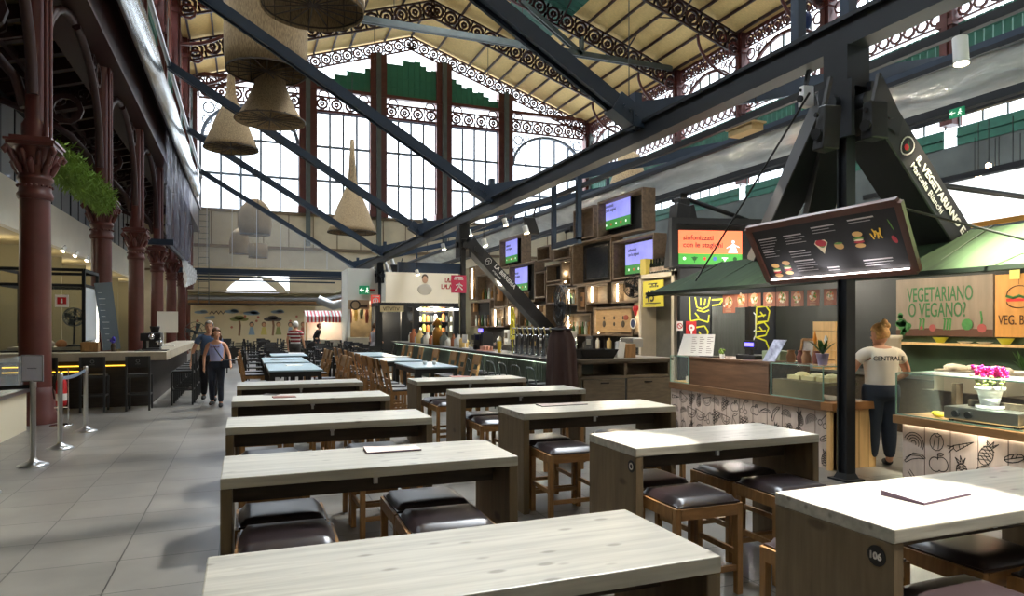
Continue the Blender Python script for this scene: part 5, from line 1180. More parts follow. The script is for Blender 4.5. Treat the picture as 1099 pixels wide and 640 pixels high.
CR = [((641, 690, 200, 247), 'big crate with the topmost television', 'tv'), ((615, 637, 219, 254), 'small empty crate left of the topmost television crate', 'empty'),
      ((614, 656, 251, 303), 'crate holding the dark switched off screen', 'dark'), ((657, 702, 249, 296), 'crate with the lilac television above the fan', 'tv'),
      ((536, 560, 250, 284), 'far crate with a television, higher of the pair past the fan', 'tv'), ((546, 574, 279, 324), 'far crate with a television, lower of the pair past the fan', 'tv'),
      ((601, 613, 277, 307), 'narrow crate niche with a bright warm light', 'lit'), ((594, 612, 262, 277), 'small square crate above the narrow lit niche', 'empty'), ((576, 590, 262, 279), 'small crate above the bar next to the far televisions', 'empty'),
      ((629, 652, 303, 326), 'crate with a glowing pale board, left of a pair', 'lit'), ((656, 686, 299, 325), 'crate with a glowing pale board behind the small fan', 'lit'), ((605, 619, 307, 328), 'small crate with green bottles', 'lit'), ((619, 629, 305, 335), 'tall thin crate with a brown box', 'empty'),
      ((636, 679, 328, 362), 'wide low crate holding the printed wooden board', 'lit'), ((680, 690, 322, 360), 'narrow crate with the red heart', 'lit'),
      ((586, 603, 281, 302), 'dark little crate over the fan top', 'dark'), ((586, 604, 303, 326), 'crate behind the fan cage', 'empty'), ((604, 634, 336, 362), 'crate of glassware behind the fan', 'lit'),
      ((574, 585, 290, 320), 'crate behind the lettered strut, right side', 'empty'), ((512, 530, 292, 322), 'brown crate left of the lettered strut', 'empty'), ((503, 511, 285, 322), 'tall crate beside the slim post', 'lit'), ((530, 545, 296, 330), 'crate with a brown printed box, behind the strut', 'empty'),
      ((505, 526, 322, 352), 'lower dark crate beside the slim post', 'dark'), ((527, 541, 330, 352), 'crate with a lit edge beside the yellow sign', 'lit'), ((542, 556, 326, 350), 'crate behind the yellow sign', 'lit'), ((557, 572, 330, 352), 'crate under the lower television', 'empty'), ((572, 586, 326, 352), 'crate behind the beer taps', 'lit')]
CRT = []
for (a, lab, kd) in CR:
    y0, y1, z0, z1 = px2(*a); g = .012; CRT.append((y0, y1, z0, z1, kd)); crate(y0 + g, y1 - g, z0 + g, z1 - g, lab + ' on the bar wall', kd)
xs = CW + .22
for pl, pr, yt, yb, lab, off in ((647, 676, 207, 240, 'topmost television on the bar wall, lilac and green picture', 0), (671, 700.5, 257, 291, 'television with a lilac picture above the small fan', 0), (627, 652, 262, 297, 'switched off dark screen in a crate on the bar wall', 1), (542, 555, 256, 280, 'far upper television left of the fan, lilac and green', 0), (550, 566, 286, 311, 'far lower television next to the lettered strut', 0)):
    y0, y1, z0, z1 = px2(pl, pr, yt, yb, xs); tv(y0, y1, z0, z1, lab, xs, S_lil, S_grn, not off, off)
# crate contents
for (pl, pr, yt, yb, n, lab) in ((606, 618, 310, 326, 4, 'small green bottle in the lit crate left of the fan'), (606, 632, 341, 360, 8, 'glass on the low shelf behind the fan'), (573, 585, 330, 350, 4, 'bottle in the crate behind the beer taps'), (544, 555, 332, 348, 4, 'bottle in the crate behind the yellow sign'), (506, 525, 334, 350, 6, 'bottle in the lower dark crate by the slim post'), (528, 540, 338, 350, 4, 'bottle in the lit crate by the yellow sign'), (558, 571, 336, 350, 5, 'bottle in the crate under the lower television'), (504, 510, 300, 318, 2, 'bottle in the tall crate beside the slim post'), (587, 602, 310, 324, 5, 'bottle in the crate behind the fan cage'), (513, 529, 304, 320, 5, 'bottle in the brown crate past the lettered strut'), (602, 611, 290, 305, 2, 'white jar in the narrow lit niche')):
    y0, y1, z0, z1 = px2(pl, pr, yt, yb)
    for q in range(n):
        y = y0 + (y1 - y0) * (q + .5) / n; h = (z1 - z0) * .8
        item('bottle', lab, 'bottle', MB().lathe([(.045, 0), (.05, h * .55), (.018, h * .75), (.018, h)], (CW + .16, y, z0 - .02), 10), mat('bottle_%d' % (q % 3), [(60, 90, 50), (140, 100, 50), (190, 200, 190)][q % 3], .15), (CW + .16, y, z0), 'bottles: ' + lab)
y0, y1, z0, z1 = px2(638, 675, 331, 357)
t = thing('printed_board', 'pale wooden board printed with dark figures, low on the bar wall', 'board', (CW + .1, (y0 + y1) / 2, z0)); MB().box(CW + .05, CW + .08, y0, y1, z0, z1).build('board', mat('pale_board', (186, 152, 108), .6, var=.15, scale=4, stretch=(1, 1, 5)), t)
b = MB()
for yy, s in ((.25, .5), (.55, .3), (.8, .5)):
    c = Vector((CW + .045, y1 - (y1 - y0) * yy, z0 + (z1 - z0) * .35)); b.ball(c, .09 * s * 2, 8, 6, (.1, 1, 1)).ball(c + Vector((0, 0, .16)), .05, 8, 6, (.1, 1, 1))
b.build('figures', M_dark_wood, t); MB().ball((CW + .045, y0 + (y1 - y0) * .12, z0 + (z1 - z0) * .62), .1, 10, 6, (.1, 1.3, .7)).build('red_mark', mat('red_brown_print', (150, 70, 50), .6), t)
y0, y1, z0, z1 = px2(680.5, 686, 329, 340); b = MB().ball((CW - .02, (y0 + y1) / 2 - .04, z1 - .05), .08, 8, 6, (.4, 1, 1)).ball((CW - .02, (y0 + y1) / 2 + .06, z1 - .05), .08, 8, 6, (.4, 1, 1)).ball((CW - .02, (y0 + y1) / 2 + .01, z1 - .14), .08, 8, 6, (.4, .8, 1.2)); item('red_heart', 'small red heart ornament on the bar wall', 'ornament', b, M_red, (CW, (y0 + y1) / 2, z0))
y0, y1, z0, z1 = px2(677, 684, 343, 352); c = (CW - .02, (y0 + y1) / 2, (z0 + z1) / 2); b = MB().ring(c, (0, -1, 0), (0, 0, 1), .13, .1, .02, 16).m(1).ring(c, (0, -1, 0), (0, 0, 1), .1, 0, .015, 16); tag(b.build('round_badge', [M_paper, mat('badge_blue', (50, 66, 110), .5)], loc=c), 'round blue and white badge under the red heart', 'badge')
x, y, z = atX(680, 308, CW - .25); fan((x, y, z), .26, 'small dark wall fan covering the glowing board', (-1, -.5, -.1), None, M_blackm)
for k, (px, py) in enumerate(((604, 332), (610, 350), (690, 352), (541, 340))): pass
# back shelf of the bar
MBs = MB().box(8.5, 9.28, 13.9, 26, .9, .96); tag(MBs.box(8.6, 9.2, 14, 26, 0, .9).build('back_counter', M_dark_wood, loc=(8.9, 20, 0)), 'dark back counter along the wall of crates', 'counter')
MB_ = MB().box(8.55, 8.9, 11.9 + .1, 13.85, .9, .95)
for k in range(18):
    y = 14.1 + .62 * k; h = rnd.uniform(.2, .42); r = rnd.uniform(.05, .1)
    item('glassware', 'glass or jar on the back counter of the bar', 'jar', MB().lathe([(r, 0), (r * 1.1, h * .8), (r * .5, h * .9), (r * .5, h)], (8.7, y, .96), 10), [M_glass, M_chrome, MATS['jar_0'], MATS['jar_3']][k % 4], (8.7, y, .96), 'glassware on the back counter')
for k in range(4): point('bar_light', (7.2, 12.5 + 3.5 * k, 2.9), 38, (1, .86, .62), .1)
# espresso machines near the cabinet
t = thing('bar_machine', 'chrome bar machine with bright parts behind the service cabinet', 'machine', (7.4, 12.2, .96)); b = MB().box(7.35, 7.6, 12.0, 12.5, 1.22, 1.42).box(7.25, 7.65, 11.95, 12.65, 1.0, 1.05).tube([(7.3, 12, 1.05), (7.3, 12, 1.2)], .04, 8).tube([(7.3, 12.5, 1.05), (7.3, 12.5, 1.2)], .04, 8); b.build('body', M_steel, t, bev=.02, bseg=2)
b = MB().box(7.15, 7.7, 11.85, 12.75, 0, 1.0); b.build('stand', M_black, t)
t = thing('black_crate', 'black plastic crate on the service cabinet with napkins beside', 'crate', (5.75, 10.8, 1.09)); b = MB().add([(5.5, 10.6, 1.09), (6.1, 10.6, 1.09), (6.1, 11.0, 1.09), (5.5, 11.0, 1.09), (5.42, 10.55, 1.25), (6.18, 10.55, 1.25), (6.18, 11.05, 1.25), (5.42, 11.05, 1.25)], [(0, 3, 2, 1), (0, 1, 5, 4), (1, 2, 6, 5), (2, 3, 7, 6), (3, 0, 4, 7)]); b.build('crate_body', M_black, t)
b = MB().bar((6.3, 10.75, 1.09), (6.34, 10.75, 1.38), .14, .1, (0, 1, 0)); item('napkin_roll', 'white napkins standing on the service cabinet', 'napkins', b, M_paper, (6.3, 10.75, 1.09))
item('wooden_box', 'small brown wooden box on the service cabinet', 'box', MB().box(6.4, 6.62, 10.7, 10.95, 1.09, 1.34), M_oak, (6.5, 10.8, 1.09))
# ================================================================ PALE CUPBOARD WITH THE YELLOW SIGN
FX = 8.4; fy0, fy1, fz = 12.08, 13.45, 2.82
t = thing('pale_portal', 'tall pale wood portal lined with glossy grey tiles beside the black stall wall', 'cupboard', (FX, 12.8, 0)); M_pale = mat('pale_ply', (214, 202, 182), .6, var=.08, scale=4)
b = MB().box(FX, FX + .45, fy0, fy0 + .1, 0, fz).box(FX, FX + .45, fy1 - .1, fy1, 0, fz).box(FX, FX + .45, fy0, fy1, fz - .1, fz); b.build('portal_frame', M_pale, t, bev=.004)
MB().box(FX + .4, FX + .44, fy0 + .1, fy1 - .1, 0, fz - .1).build('tiled_back', mat('glossy_tiles', (120, 118, 110), .3, var=.12, scale=6), t)
a = atX(690, 300, FX - .02); c = atX(712, 328, FX - .02); y1_, y0_ = a[1], c[1]
t = thing('yellow_sign', 'yellow sign with black number 45 hanging in the pale portal', 'sign', (FX, (y0_ + y1_) / 2, 2.1)); MB().box(FX - .025, FX - .005, y0_, y1_, 2.08, 2.66).build('plate', mat('sign_lemon', (214, 204, 60), .5), t)
text('45', .36, (FX - .03, y1_ - .12, 2.2), (0, -1, 0), (0, 0, 1), M_black, t, 'sign_number', bold=.006); b = MB()
for k, (w, zz) in enumerate(((.18, 2.58), (.3, 2.15), (.12, 2.11))): b.box(FX - .03, FX - .025, (y0_ + y1_) / 2 - w, (y0_ + y1_) / 2 + w, zz, zz + .022)
for k in range(5): b.box(FX - .03, FX - .025, y1_ - .3 - .07 * k, y1_ - .34 - .07 * k, 2.51, 2.55 + .03 * (k % 2))
b.build('sign_print', M_black, t)
for k in range(10):
    y = fy0 + .14 + .105 * k; t = thing('beer_bottle', 'dark beer bottle in the row on top of the pale portal, %s from the television' % ordn[k].replace('nearest', 'first'), 'bottle', (FX + .15, y, fz), 'row of dark bottles on the portal')
    bb = MB().lathe([(.036, 0), (.038, .01), (.038, .2), (.016, .28), (.015, .34)], (FX + .15, y, fz), 10).build('bottle_body', mat('dark_glass', (28, 34, 26), .12, spec=.8), t)
    MB().lathe([(.039, .06), (.039, .15)], (FX + .15, y, fz), 10, cap=False).build('bottle_label', mat('label_pale', (170, 150, 130), .6), bb)
item('yellow_carton', 'yellow carton with a dark emblem at the left end of the bottle row', 'carton', MB().box(FX + .02, FX + .25, 13.2, 13.42, fz, fz + .36), mat('carton_yellow', (206, 186, 92), .6), (FX + .1, 13.3, fz))
# ================================================================ BLACK STALL WALL WITH TELEVISION
A = Vector((8.45, 11.93, 0)); D = Vector((.97, -.243, 0)).normalized(); Nn = Vector((-D.y, D.x, 0)) * -1       # Nn points to the viewer
Z = Vector((0, 0, 1))
def wallpt(px, py, off=0.0):
    """point where a sight line meets the black wall"""
    d = Vector(ray(px, py)); A0 = A + Nn * off; t_ = (A0.x * Nn.x + A0.y * Nn.y) / (d.x * Nn.x + d.y * Nn.y); return Vector((0, 0, EYE)) + d * t_
M_bw = mat('black_board_wall', (34, 37, 42), .6, var=.1, scale=2)
P1 = A + D * 4.1
struct(MB().add([A, P1, P1 - Nn * .15, A - Nn * .15, A + Z * 2.86, P1 + Z * 2.86, P1 - Nn * .15 + Z * 2.86, A - Nn * .15 + Z * 2.86], [(0, 1, 5, 4), (1, 2, 6, 5), (2, 3, 7, 6), (3, 0, 4, 7), (4, 5, 6, 7)]), 'wall_stall_back', M_bw)
def wbox(mb, p, q, th, off=0.0):
    """box on the black wall between two corner points"""
    p = Vector(p); q = Vector(q); o = Nn * off; w = Nn * th; a = Vector((p.x, p.y, q.z)); c = Vector((q.x, q.y, p.z))
    v = [p, c, q, a]; return mb.add([x + o for x in v] + [x + o + w for x in v], [(0, 1, 2, 3), (4, 7, 6, 5), (0, 4, 5, 1), (1, 5, 6, 2), (2, 6, 7, 3), (3, 7, 4, 0)])
def tb(s0, s1, z0, z1, mb, o0, o1):
    p = A + D * s0 + Z * z0; q = A + D * s1 + Z * z1; return wbox(mb, p, q, o1 - o0, o0)
t = thing('television', 'television with an orange and green picture in a big black housing', 'television', (A.x, A.y, 2.87))
b = MB(); tb(-.24, 1.8, 2.88, 2.93, b, 0, .16); tb(-.24, 1.8, 3.78, 3.9, b, 0, .16); tb(-.24, -.12, 2.93, 3.78, b, 0, .16); tb(1.62, 1.8, 2.93, 3.78, b, 0, .16); tb(-.12, 1.8, 2.88, 3.9, b, -.15, 0); b.build('housing', M_beamd, t, bev=.004)
pl = wallpt(728.5, 247, .12); pr_ = wallpt(796.5, 285, .12); s0 = (pl - A).dot(D); s1 = (pr_ - A).dot(D); z1 = pl.z; z0 = pr_.z; zs = z0 + (z1 - z0) * .33
b = MB(); tb(s0 - .03, s1 + .03, z0 - .03, z1 + .03, b, .02, .1); b.build('bezel', M_black, t)
b = MB(); tb(s0, s1, zs, z1, b, .1, .12); b.build('screen', mat('screen_orange', (236, 108, 72), .4, emit=1.0), t)
b = MB(); tb(s0, s1, z0, zs, b, .1, .12); b.build('screen_grass', mat('screen_grass', (62, 140, 56), .4, emit=.8), t)
text('sinfonizzati\ncon le stagioni', .15, A + D * (s0 + .09) + Z * (z1 - .2) + Nn * .124, D, Z, mat('screen_brown', (80, 40, 50), .6), t, 'screen_text', bold=.002)
b = MB(); c = A + D * (s1 - .2) + Z * (zs + .12) + Nn * .124
b.add([c - D * .11 - Z * .1, c + D * .1 - Z * .1, c + D * .04 + Z * .08, c - D * .03 + Z * .08], [(0, 1, 2, 3)]).ring(c + Z * .13, D, Z, .035, 0, .002, 10).stroke([(-.04, .06), (-.14, .0)], c, D, Z, .02, Nn, .001).stroke([(.04, .06), (.13, .02)], c, D, Z, .02, Nn, .001); b.build('screen_figure', mat('figure_pale', (206, 214, 236), .5, emit=.8), t)
b = MB()
for k in range(6):
    c = A + D * (s0 + .12 + .22 * k) + Z * (z0 + .13) + Nn * .124; b.m(k % 4).ring(c, D, Z, .035 + .01 * (k % 2), 0, .002, 8)
    if k in (1, 4): b.stroke([(0, 0), (0, -.08)], c, D, Z, .015, Nn, .001).stroke([(-.06, .02), (.06, .02)], c, D, Z, .02, Nn, .001)
b.build('screen_icons', [MATS['icon_white'], mat('icon_dark_green', (30, 80, 40), .6, emit=.3), MATS['icon_red'], mat('icon_blue', (60, 90, 160), .6, emit=.6)], t)
# yellow drawings, shutter and red signs on the black wall
M_yel = mat('yellow_line', (214, 214, 44), .6); M_wl = mat('white_line', (220, 226, 230), .6)
def wl(mb, pts, w): # strokes given as layout points on the wall
    P = [wallpt(px, py, .006) for px, py in pts]
    for a_, c_ in zip(P[:-1], P[1:]):
        d = (c_ - a_)
        if d.length < 1e-5: continue
        d.normalize(); r = d.cross(Nn) * w / 2; mb.add([a_ - r, c_ - r, c_ + r, a_ + r], [(0, 1, 2, 3)])
b = MB()
for L in ([(740, 319), (741, 343), (744, 352), (737, 361)], [(746, 319), (748, 330), (754, 332), (760, 329), (762, 319)], [(748, 333), (756, 335), (761, 333)], [(741, 345), (750, 343), (760, 346), (761, 338)], [(745, 352), (756, 350), (760, 356), (757, 368), (748, 372)], [(750, 356), (754, 362), (750, 368)], [(738, 366), (744, 372), (742, 382)], [(752, 320), (752, 328)], [(757, 321), (756, 328)], [(764, 322), (780, 321)], [(764, 328), (772, 327), (776, 322)], [(746, 336), (750, 341)]): wl(b, L, .03)
for L in ([(812, 330), (822, 329), (826, 334), (824, 345), (813, 346)], [(812, 348), (820, 346), (825, 352), (822, 360), (812, 362)], [(816, 335), (820, 340)], [(815, 351), (819, 356)], [(812, 330), (811, 362), (822, 366), (825, 374), (824, 386)], [(826, 330), (828, 320)], [(813, 340), (822, 338)], [(812, 356), (822, 355)]): wl(b, L, .03)
b.m(1)
for L in ([(800, 334), (806, 333), (811, 338), (811, 360), (808, 366), (800, 364)], [(800, 357), (806, 358), (811, 354)]): wl(b, L, .025)
tag(b.build('wall_drawing', [M_yel, M_wl], loc=tuple(A + D)), 'yellow and white line drawing painted on the black stall wall', 'drawing')
pa = wallpt(763, 383); pb = wallpt(799, 329); sa = (pa - A).dot(D); sb = (pb - A).dot(D)
b = MB(); n = 24
for k in range(n): tb(sa + (sb - sa) * k / n, sa + (sb - sa) * (k + .6) / n, .8, pb.z, b, .02, .05)
tb(sa, sb, .8, pb.z, b, .005, .02); tag(b.build('ribbed_shutter', mat('ribbed_grey', (96, 100, 96), .4, .3), loc=tuple(A + D * sa)), 'grey ribbed metal shutter on the black stall wall', 'shutter')
def wsign(pl, pr, yt, yb, nm, lab, cat, m, inner=None):
    p = wallpt(pl, yb, .01); q = wallpt(pr, yt, .01); t = thing(nm, lab, cat, tuple(p)); b = MB(); wbox(b, p, q, .015); b.build('plate', m, t); return t, p, q
t, p, q = wsign(736, 747, 345, 361, 'fire_hose_sign', 'red square fire hose sign on the black stall wall', 'sign', M_red)
b = MB(); c = (p + q) / 2; s = (q.z - p.z) / 2; b.ring(c + Nn * .03 - D * .0 + Z * .02, D, Z, s * .45, s * .15, .004, 12); b.add([c + Nn * .03 - D * s * .1 - Z * s * .7, c + Nn * .03 + D * s * .12 - Z * s * .7, c + Nn * .03 + D * s * .12, c + Nn * .03 - D * s * .1], [(0, 1, 2, 3)]); b.build('pictogram', M_paper, t)
t, p, q = wsign(726, 732.5, 345, 355, 'no_smoking_sign', 'little white prohibition sign with a red ring left of the red sign', 'sign', M_paper)
c = (p + q) / 2; b = MB().ring(c + Nn * .02, D, Z, .06, .045, .004, 16).stroke([(-.04, .04), (.04, -.04)], c, D, Z, .014, Nn, .022); b.build('pictogram', M_red, t)
# stainless hood and dark glass cabinet at the kitchen side
b = MB(); p = wallpt(842, 338); q = wallpt(903, 331); sa, sb = (p - A).dot(D), (wallpt(906, 331) - A).dot(D)
tb(sa, sb, 1.86, 1.94, b, 0, .5); tb(sa, sb, 1.94, 2.1, b, 0, .45); tag(b.build('steel_shelf', M_steel, loc=tuple(A + D * sa + Z * 1.86)), 'stainless shelf running across the kitchen back wall', 'shelf')
b = MB(); tb(sa + .1, sb, 1.1, 1.8, b, .01, .05); tag(b.build('chalk_panel', mat('chalk_panel', (48, 58, 58), .5, var=.2, scale=3), loc=tuple(A + D * sa + Z)), 'dark green grey panel under the stainless shelf', 'panel')

point('stall_back_fill', (9.0, 10.9, 2.3), 30, (1, .95, .85), .08)  # unseen fill light added to brighten the dark stall back
# machines and glasses behind the bar
for k in range(6):
    y = 14.6 + 1.55 * k; t = thing('bar_machine', 'small steel machine on the back counter of the bar, %s from the service cabinet' % ordn[k].replace('nearest', 'first'), 'machine', (8.72, y, .96), 'machines on the back counter')
    h = .3 + .12 * (k % 3); MB().box(8.55, 8.88, y - .2, y + .2, .98, .96 + h).build('housing', [M_steel, M_black, M_white][k % 3], t, bev=.015, bseg=2)
    MB().box(8.53, 8.55, y - .12, y + .12, .96 + h * .45, .96 + h * .8).build('front_panel', [M_black, M_steel, MATS['cabinet_grey_brown']][k % 3], t); MB().tube([(8.5, y - .1, 1.05), (8.56, y - .1, 1.05)], .02, 8).build('knob', M_chrome, t)
for k in range(16):
    y = 12.2 + .42 * k; tag(MB().lathe([(.03, 0), (.004, .01), (.004, .08), (.035, .11), (.04, .17)], (5.75, y + .2, 1.05 + .012), 10).build('stem_glass', M_chrome if k % 3 else MATS['clear_glass'], loc=(5.75, y + .2, 1.05)), 'stemmed glass standing in the line along the inner edge of the bar', 'glass', 'stemmed glasses on the bar')
for k, (px, py, w, c) in enumerate(((508, 330, .14, (150, 110, 70)), (561, 322, .2, (180, 150, 110)), (534, 315, .22, (156, 116, 76)), (624, 322, .16, (150, 112, 74)))):
    x, y, z = atX(px, py, CW + .1); o = MB().box(x, x + .14, y - w, y + w, z - w * 1.3, z + w * 1.3); o.m(1).box(x - .004, x, y - w * .5, y + w * .5, z - w * .2, z + w * .6)
    tag(o.build('printed_box', [mat('kraft_%d' % k, c, .7), M_dark_wood], loc=(x, y, z)), ['small kraft box beside the slim post', 'pale kraft box under the lower far television', 'brown kraft box behind the lettered strut', 'tall kraft box in the thin crate'][k], 'box')
# ================================================================ VEGETARIAN STALL
M_panel = mat('pink_grey_boards', (196, 180, 168), .6, var=.12, scale=3, stretch=(6, 6, .5))
M_ink = mat('black_ink', (34, 30, 30), .7)
def circ(cx, cy, r, n=14, sy=1, a0=0, a1=2 * PI): return [(cx + r * math.cos(a0 + (a1 - a0) * k / n), cy + r * sy * math.sin(a0 + (a1 - a0) * k / n)) for k in range(n + 1)]
def D_melon(): return [circ(0, .3, .5, 12, 1.2, PI, 2 * PI), circ(0, .3, .4, 10, 1.1, PI, 2 * PI), [(-.5, .3), (.5, .3)], [(-.2, .1), (-.18, .06)], [(.1, .1), (.12, .06)], [(0, -.05), (.02, -.09)], [(.25, .15), (.27, .1)]]
def D_grape():
    L = [[(0, .5), (.05, .35)], circ(.2, .42, .12, 8, .4)]
    for j, n in enumerate((4, 3, 3, 2, 1)):
        for i in range(n): L.append(circ((i - (n - 1) / 2) * .2, .25 - .17 * j, .095, 7))
    return L
def D_carrot(): return [[(-.5, -.15), (-.3, .0), (.45, .22), (-.2, -.2), (-.3, -.12), (-.3, .0)], [(-.1, .07), (-.06, -.1)], [(.05, .12), (.1, -.02)], [(.2, .16), (.24, .06)], [(-.3, -.05), (-.55, -.05)], [(-.3, -.1), (-.5, -.3)]]
def D_apple(): return [circ(-.13, 0, .25, 12, 1.1, PI * .3, PI * 1.7), circ(.13, 0, .25, 12, 1.1, -PI * .7, PI * .7), [(0, .18), (.03, .4)], circ(.14, .38, .12, 8, .4)]
def D_broc(): return [[(-.35, .45), (-.12, .1), (0, .05)], [(-.25, .5), (-.0, .15)], circ(.0, -.1, .14, 9), circ(.2, .0, .15, 9), circ(.15, -.25, .15, 9), circ(.32, -.15, .14, 9), circ(.0, -.3, .12, 9)]
def D_lemon(): return [circ(0, 0, .32, 14, .75), [(.3, .1), (.42, .2), (.34, -.02)], [(-.3, -.1), (-.42, -.18), (-.34, .04)]]
def D_cherry(): return [circ(-.25, -.25, .16, 10), circ(.15, -.33, .16, 10), [(-.2, -.1), (.05, .35)], [(.15, -.17), (.05, .35)], circ(.3, .38, .22, 10, .3)]
def D_pine():
    L = [circ(0, -.12, .24, 14, 1.45)]
    for k in range(-2, 3): L += [[(-.2, -.12 + k * .13), (.15, .1 + k * .13 - .05)], [(.2, -.12 + k * .13), (-.15, .1 + k * .13 - .05)]]
    return L + [[(-.1, .22), (-.2, .48), (0, .3), (.02, .55), (.08, .3), (.22, .46), (.1, .22)]]
def D_banana(): return [[(-.45, -.25), (-.2, .1), (.2, .25), (.45, .2), (.2, .12), (-.1, -.05), (-.35, -.3), (-.45, -.25)], [(-.4, -.1), (-.1, .25), (.3, .35), (.5, .25)]]
def D_onion(): return [circ(0, -.1, .42, 12, 1, 0, PI), circ(0, -.1, .32, 12, 1, 0, PI), circ(0, -.1, .22, 10, 1, 0, PI), circ(0, -.1, .1, 8, 1, 0, PI)]
def D_leaf(): return [circ(0, 0, .35, 10, .4), [(-.35, 0), (.35, 0)], [(-.1, 0), (0, .1)], [(.05, 0), (.15, .1)]]
def D_pepper(): return [circ(0, 0, .28, 12, 1.2), [(0, .33), (0, .48)], [(-.15, .3), (0, .2), (.15, .3)], [(-.08, .2), (-.1, -.25)], [(.08, .2), (.1, -.25)]]
DR = [D_melon, D_grape, D_carrot, D_apple, D_broc, D_lemon, D_cherry, D_pine, D_banana, D_onion, D_leaf, D_pepper]
def doodles(o, u, v, W, H, s, nrm, seed, parent, keep=None):
    r2 = random.Random(seed); b = MB(); nx = max(1, round(W / s)); nz = max(1, round(H / s)); q = 0; last = -1
    for i in range(nx):
        for j in range(nz):
            k = r2.randrange(len(DR))
            while k == last: k = r2.randrange(len(DR))
            last = k; cx = (i + .5) * W / nx + r2.uniform(-.1, .1) * s; cy = (j + .5) * H / nz + r2.uniform(-.08, .08) * s; a = r2.uniform(-.5, .5); sz = s * r2.uniform(.95, 1.15)
            for L in DR[k]():
                P = [(cx + sz * (x * math.cos(a) - y * math.sin(a)), cy + sz * (x * math.sin(a) + y * math.cos(a))) for x, y in L]
                P = [(min(max(x, .005), W - .005), min(max(y, .005), H - .005)) for x, y in P]; b.stroke(P, o, u, v, .0085, nrm, .0025)
    b.build('drawn_fruit', M_ink, parent)
M_ledge = mat('ledge_wood', (104, 78, 54), .5, var=.25, scale=5, stretch=(4, .6, 4), bump=.2)
M_box = mat('brown_panel_wood', (92, 68, 50), .5, var=.3, scale=5, stretch=(4, .5, 4), bump=.2)
M_lightw = mat('light_pine', (222, 182, 124), .5, var=.15, scale=3, stretch=(5, 5, .5))
t = thing('stall_counter', 'vegetarian stall counter with fruit drawn on its pale boarded front, left of the steel post', 'counter', (6.6, 7.6, 0))
K0, K1, KX = 5.98, 9.2, 6.3
b = MB().box(KX + .05, KX + .1, K0, K1, 0, .68); n = 12
b.build('boarded_front', M_panel, t)
b = MB()
for k in range(1, n): y = K0 + (K1 - K0) * k / n; b.box(KX + .046, KX + .05, y - .003, y + .003, 0, .68)
b.build('board_joints', mat('joint_dark', (110, 96, 88), .8), t)
MB().box(KX, KX + .75, K0, K1, .68, .78).build('ledge', M_ledge, t, bev=.004)
MB().box(KX + .1, KX + .72, K0 + .05, K1, 0, .68).build('carcass', M_black, t)
MB().box(KX + .0, KX + .72, K0, K0 + .05, 0, .7).build('end_panel', M_lightw, t)
b = MB()
for x in (.15, .3, .45, .6): b.box(KX + x - .003, KX + x + .003, K0 - .003, K0, 0, .68)
b.build('end_joints', mat('pine_joint', (150, 116, 72), .8), t)
MB().box(KX - .02, KX + .76, K0 - .05, K0 + .12, .7, .785).build('end_ledge', mat('end_ledge_wood', (150, 104, 60), .5, var=.2, scale=4), t)
MB().box(KX + .04, KX + .06, K0 + 1.0, K0 + 2.75, .78, 1.2).box(KX + .02, KX + .7, K0 + 1.0, K0 + 2.75, 1.18, 1.205).box(KX + .04, KX + .7, K0 + 1.0, K0 + 1.03, .78, 1.2).build('till_panel', M_box, t)
doodles((KX + .048, K1 - .02, .03), (0, -1, 0), (0, 0, 1), K1 - K0 - .04, .63, .2, (-1, 0, 0), 11, t)
def glasscase(nm, lab, x0, x1, y0, y1, z0, z1, inner=True):
    t = thing(nm, lab, 'display case', ((x0 + x1) / 2, (y0 + y1) / 2, z0)); g = .006
    b = MB().box(x0, x0 + g, y0, y1, z0, z1).box(x0, x1, y0, y1, z1 - g, z1).box(x0, x1, y0, y0 + g, z0, z1).box(x0, x1, y1 - g, y1, z0, z1); b.build('glass', M_glassg, t)
    b = MB()
    for x in (x0,):
        for y in (y0, y1): b.box(x - .004, x + .008, y - .004, y + .008, z0, z1)
        b.box(x - .004, x + .008, y0, y1, z1 - .008, z1 + .002).box(x - .004, x + .008, y0, y1, z0, z0 + .01)
    b.box(x0, x1, y0 - .004, y0 + .006, z1 - .008, z1 + .002).box(x0, x1, y1 - .006, y1 + .004, z1 - .008, z1 + .002); b.build('edge', mat('glass_edge', (120, 160, 144), .3), t)
    return t
g1 = glasscase('glass_case', 'small glass display case at the left end of the vegetarian stall counter', KX + .02, KX + .6, K1 - .5 - .0, K1 - .02, .785, 1.2)
b = MB().box(KX + .05, KX + .55, K1 - .47, K1 - .05, .79, .8); b.m(1).bar((KX + .3, K1 - .45, 1.1), (KX + .3, K1 - .1, .84), .02, .02); b.build('case_floor', [M_lightw, M_white], g1)
for k, (yy, c, lb) in enumerate(((8.85, (220, 210, 196), 'white sauce pot in the small glass case'), (8.76, (214, 70, 56), 'red sauce pot in the small glass case'))):
    item('sauce_pot', lb, 'pot', MB().lathe([(.035, 0), (.04, .07), (.03, .09)], (KX + .12, yy, .8), 12), mat('sauce_%d' % k, c, .5), (KX + .12, yy, .8))
g2 = glasscase('glass_case', 'glass display case with bowls beside the steel post, right of the brown till panel', KX + .02, KX + .6, K0 + .12, K0 + .97, .785, 1.2)
b = MB().box(KX + .03, KX + .05, K0 + .14, K0 + .95, .79, 1.0).box(KX + .05, KX + .58, K0 + .14, K0 + .95, .96, 1.0); b.build('inner_step', mat('case_wood', (120, 104, 76), .5, var=.15, scale=4), g2)
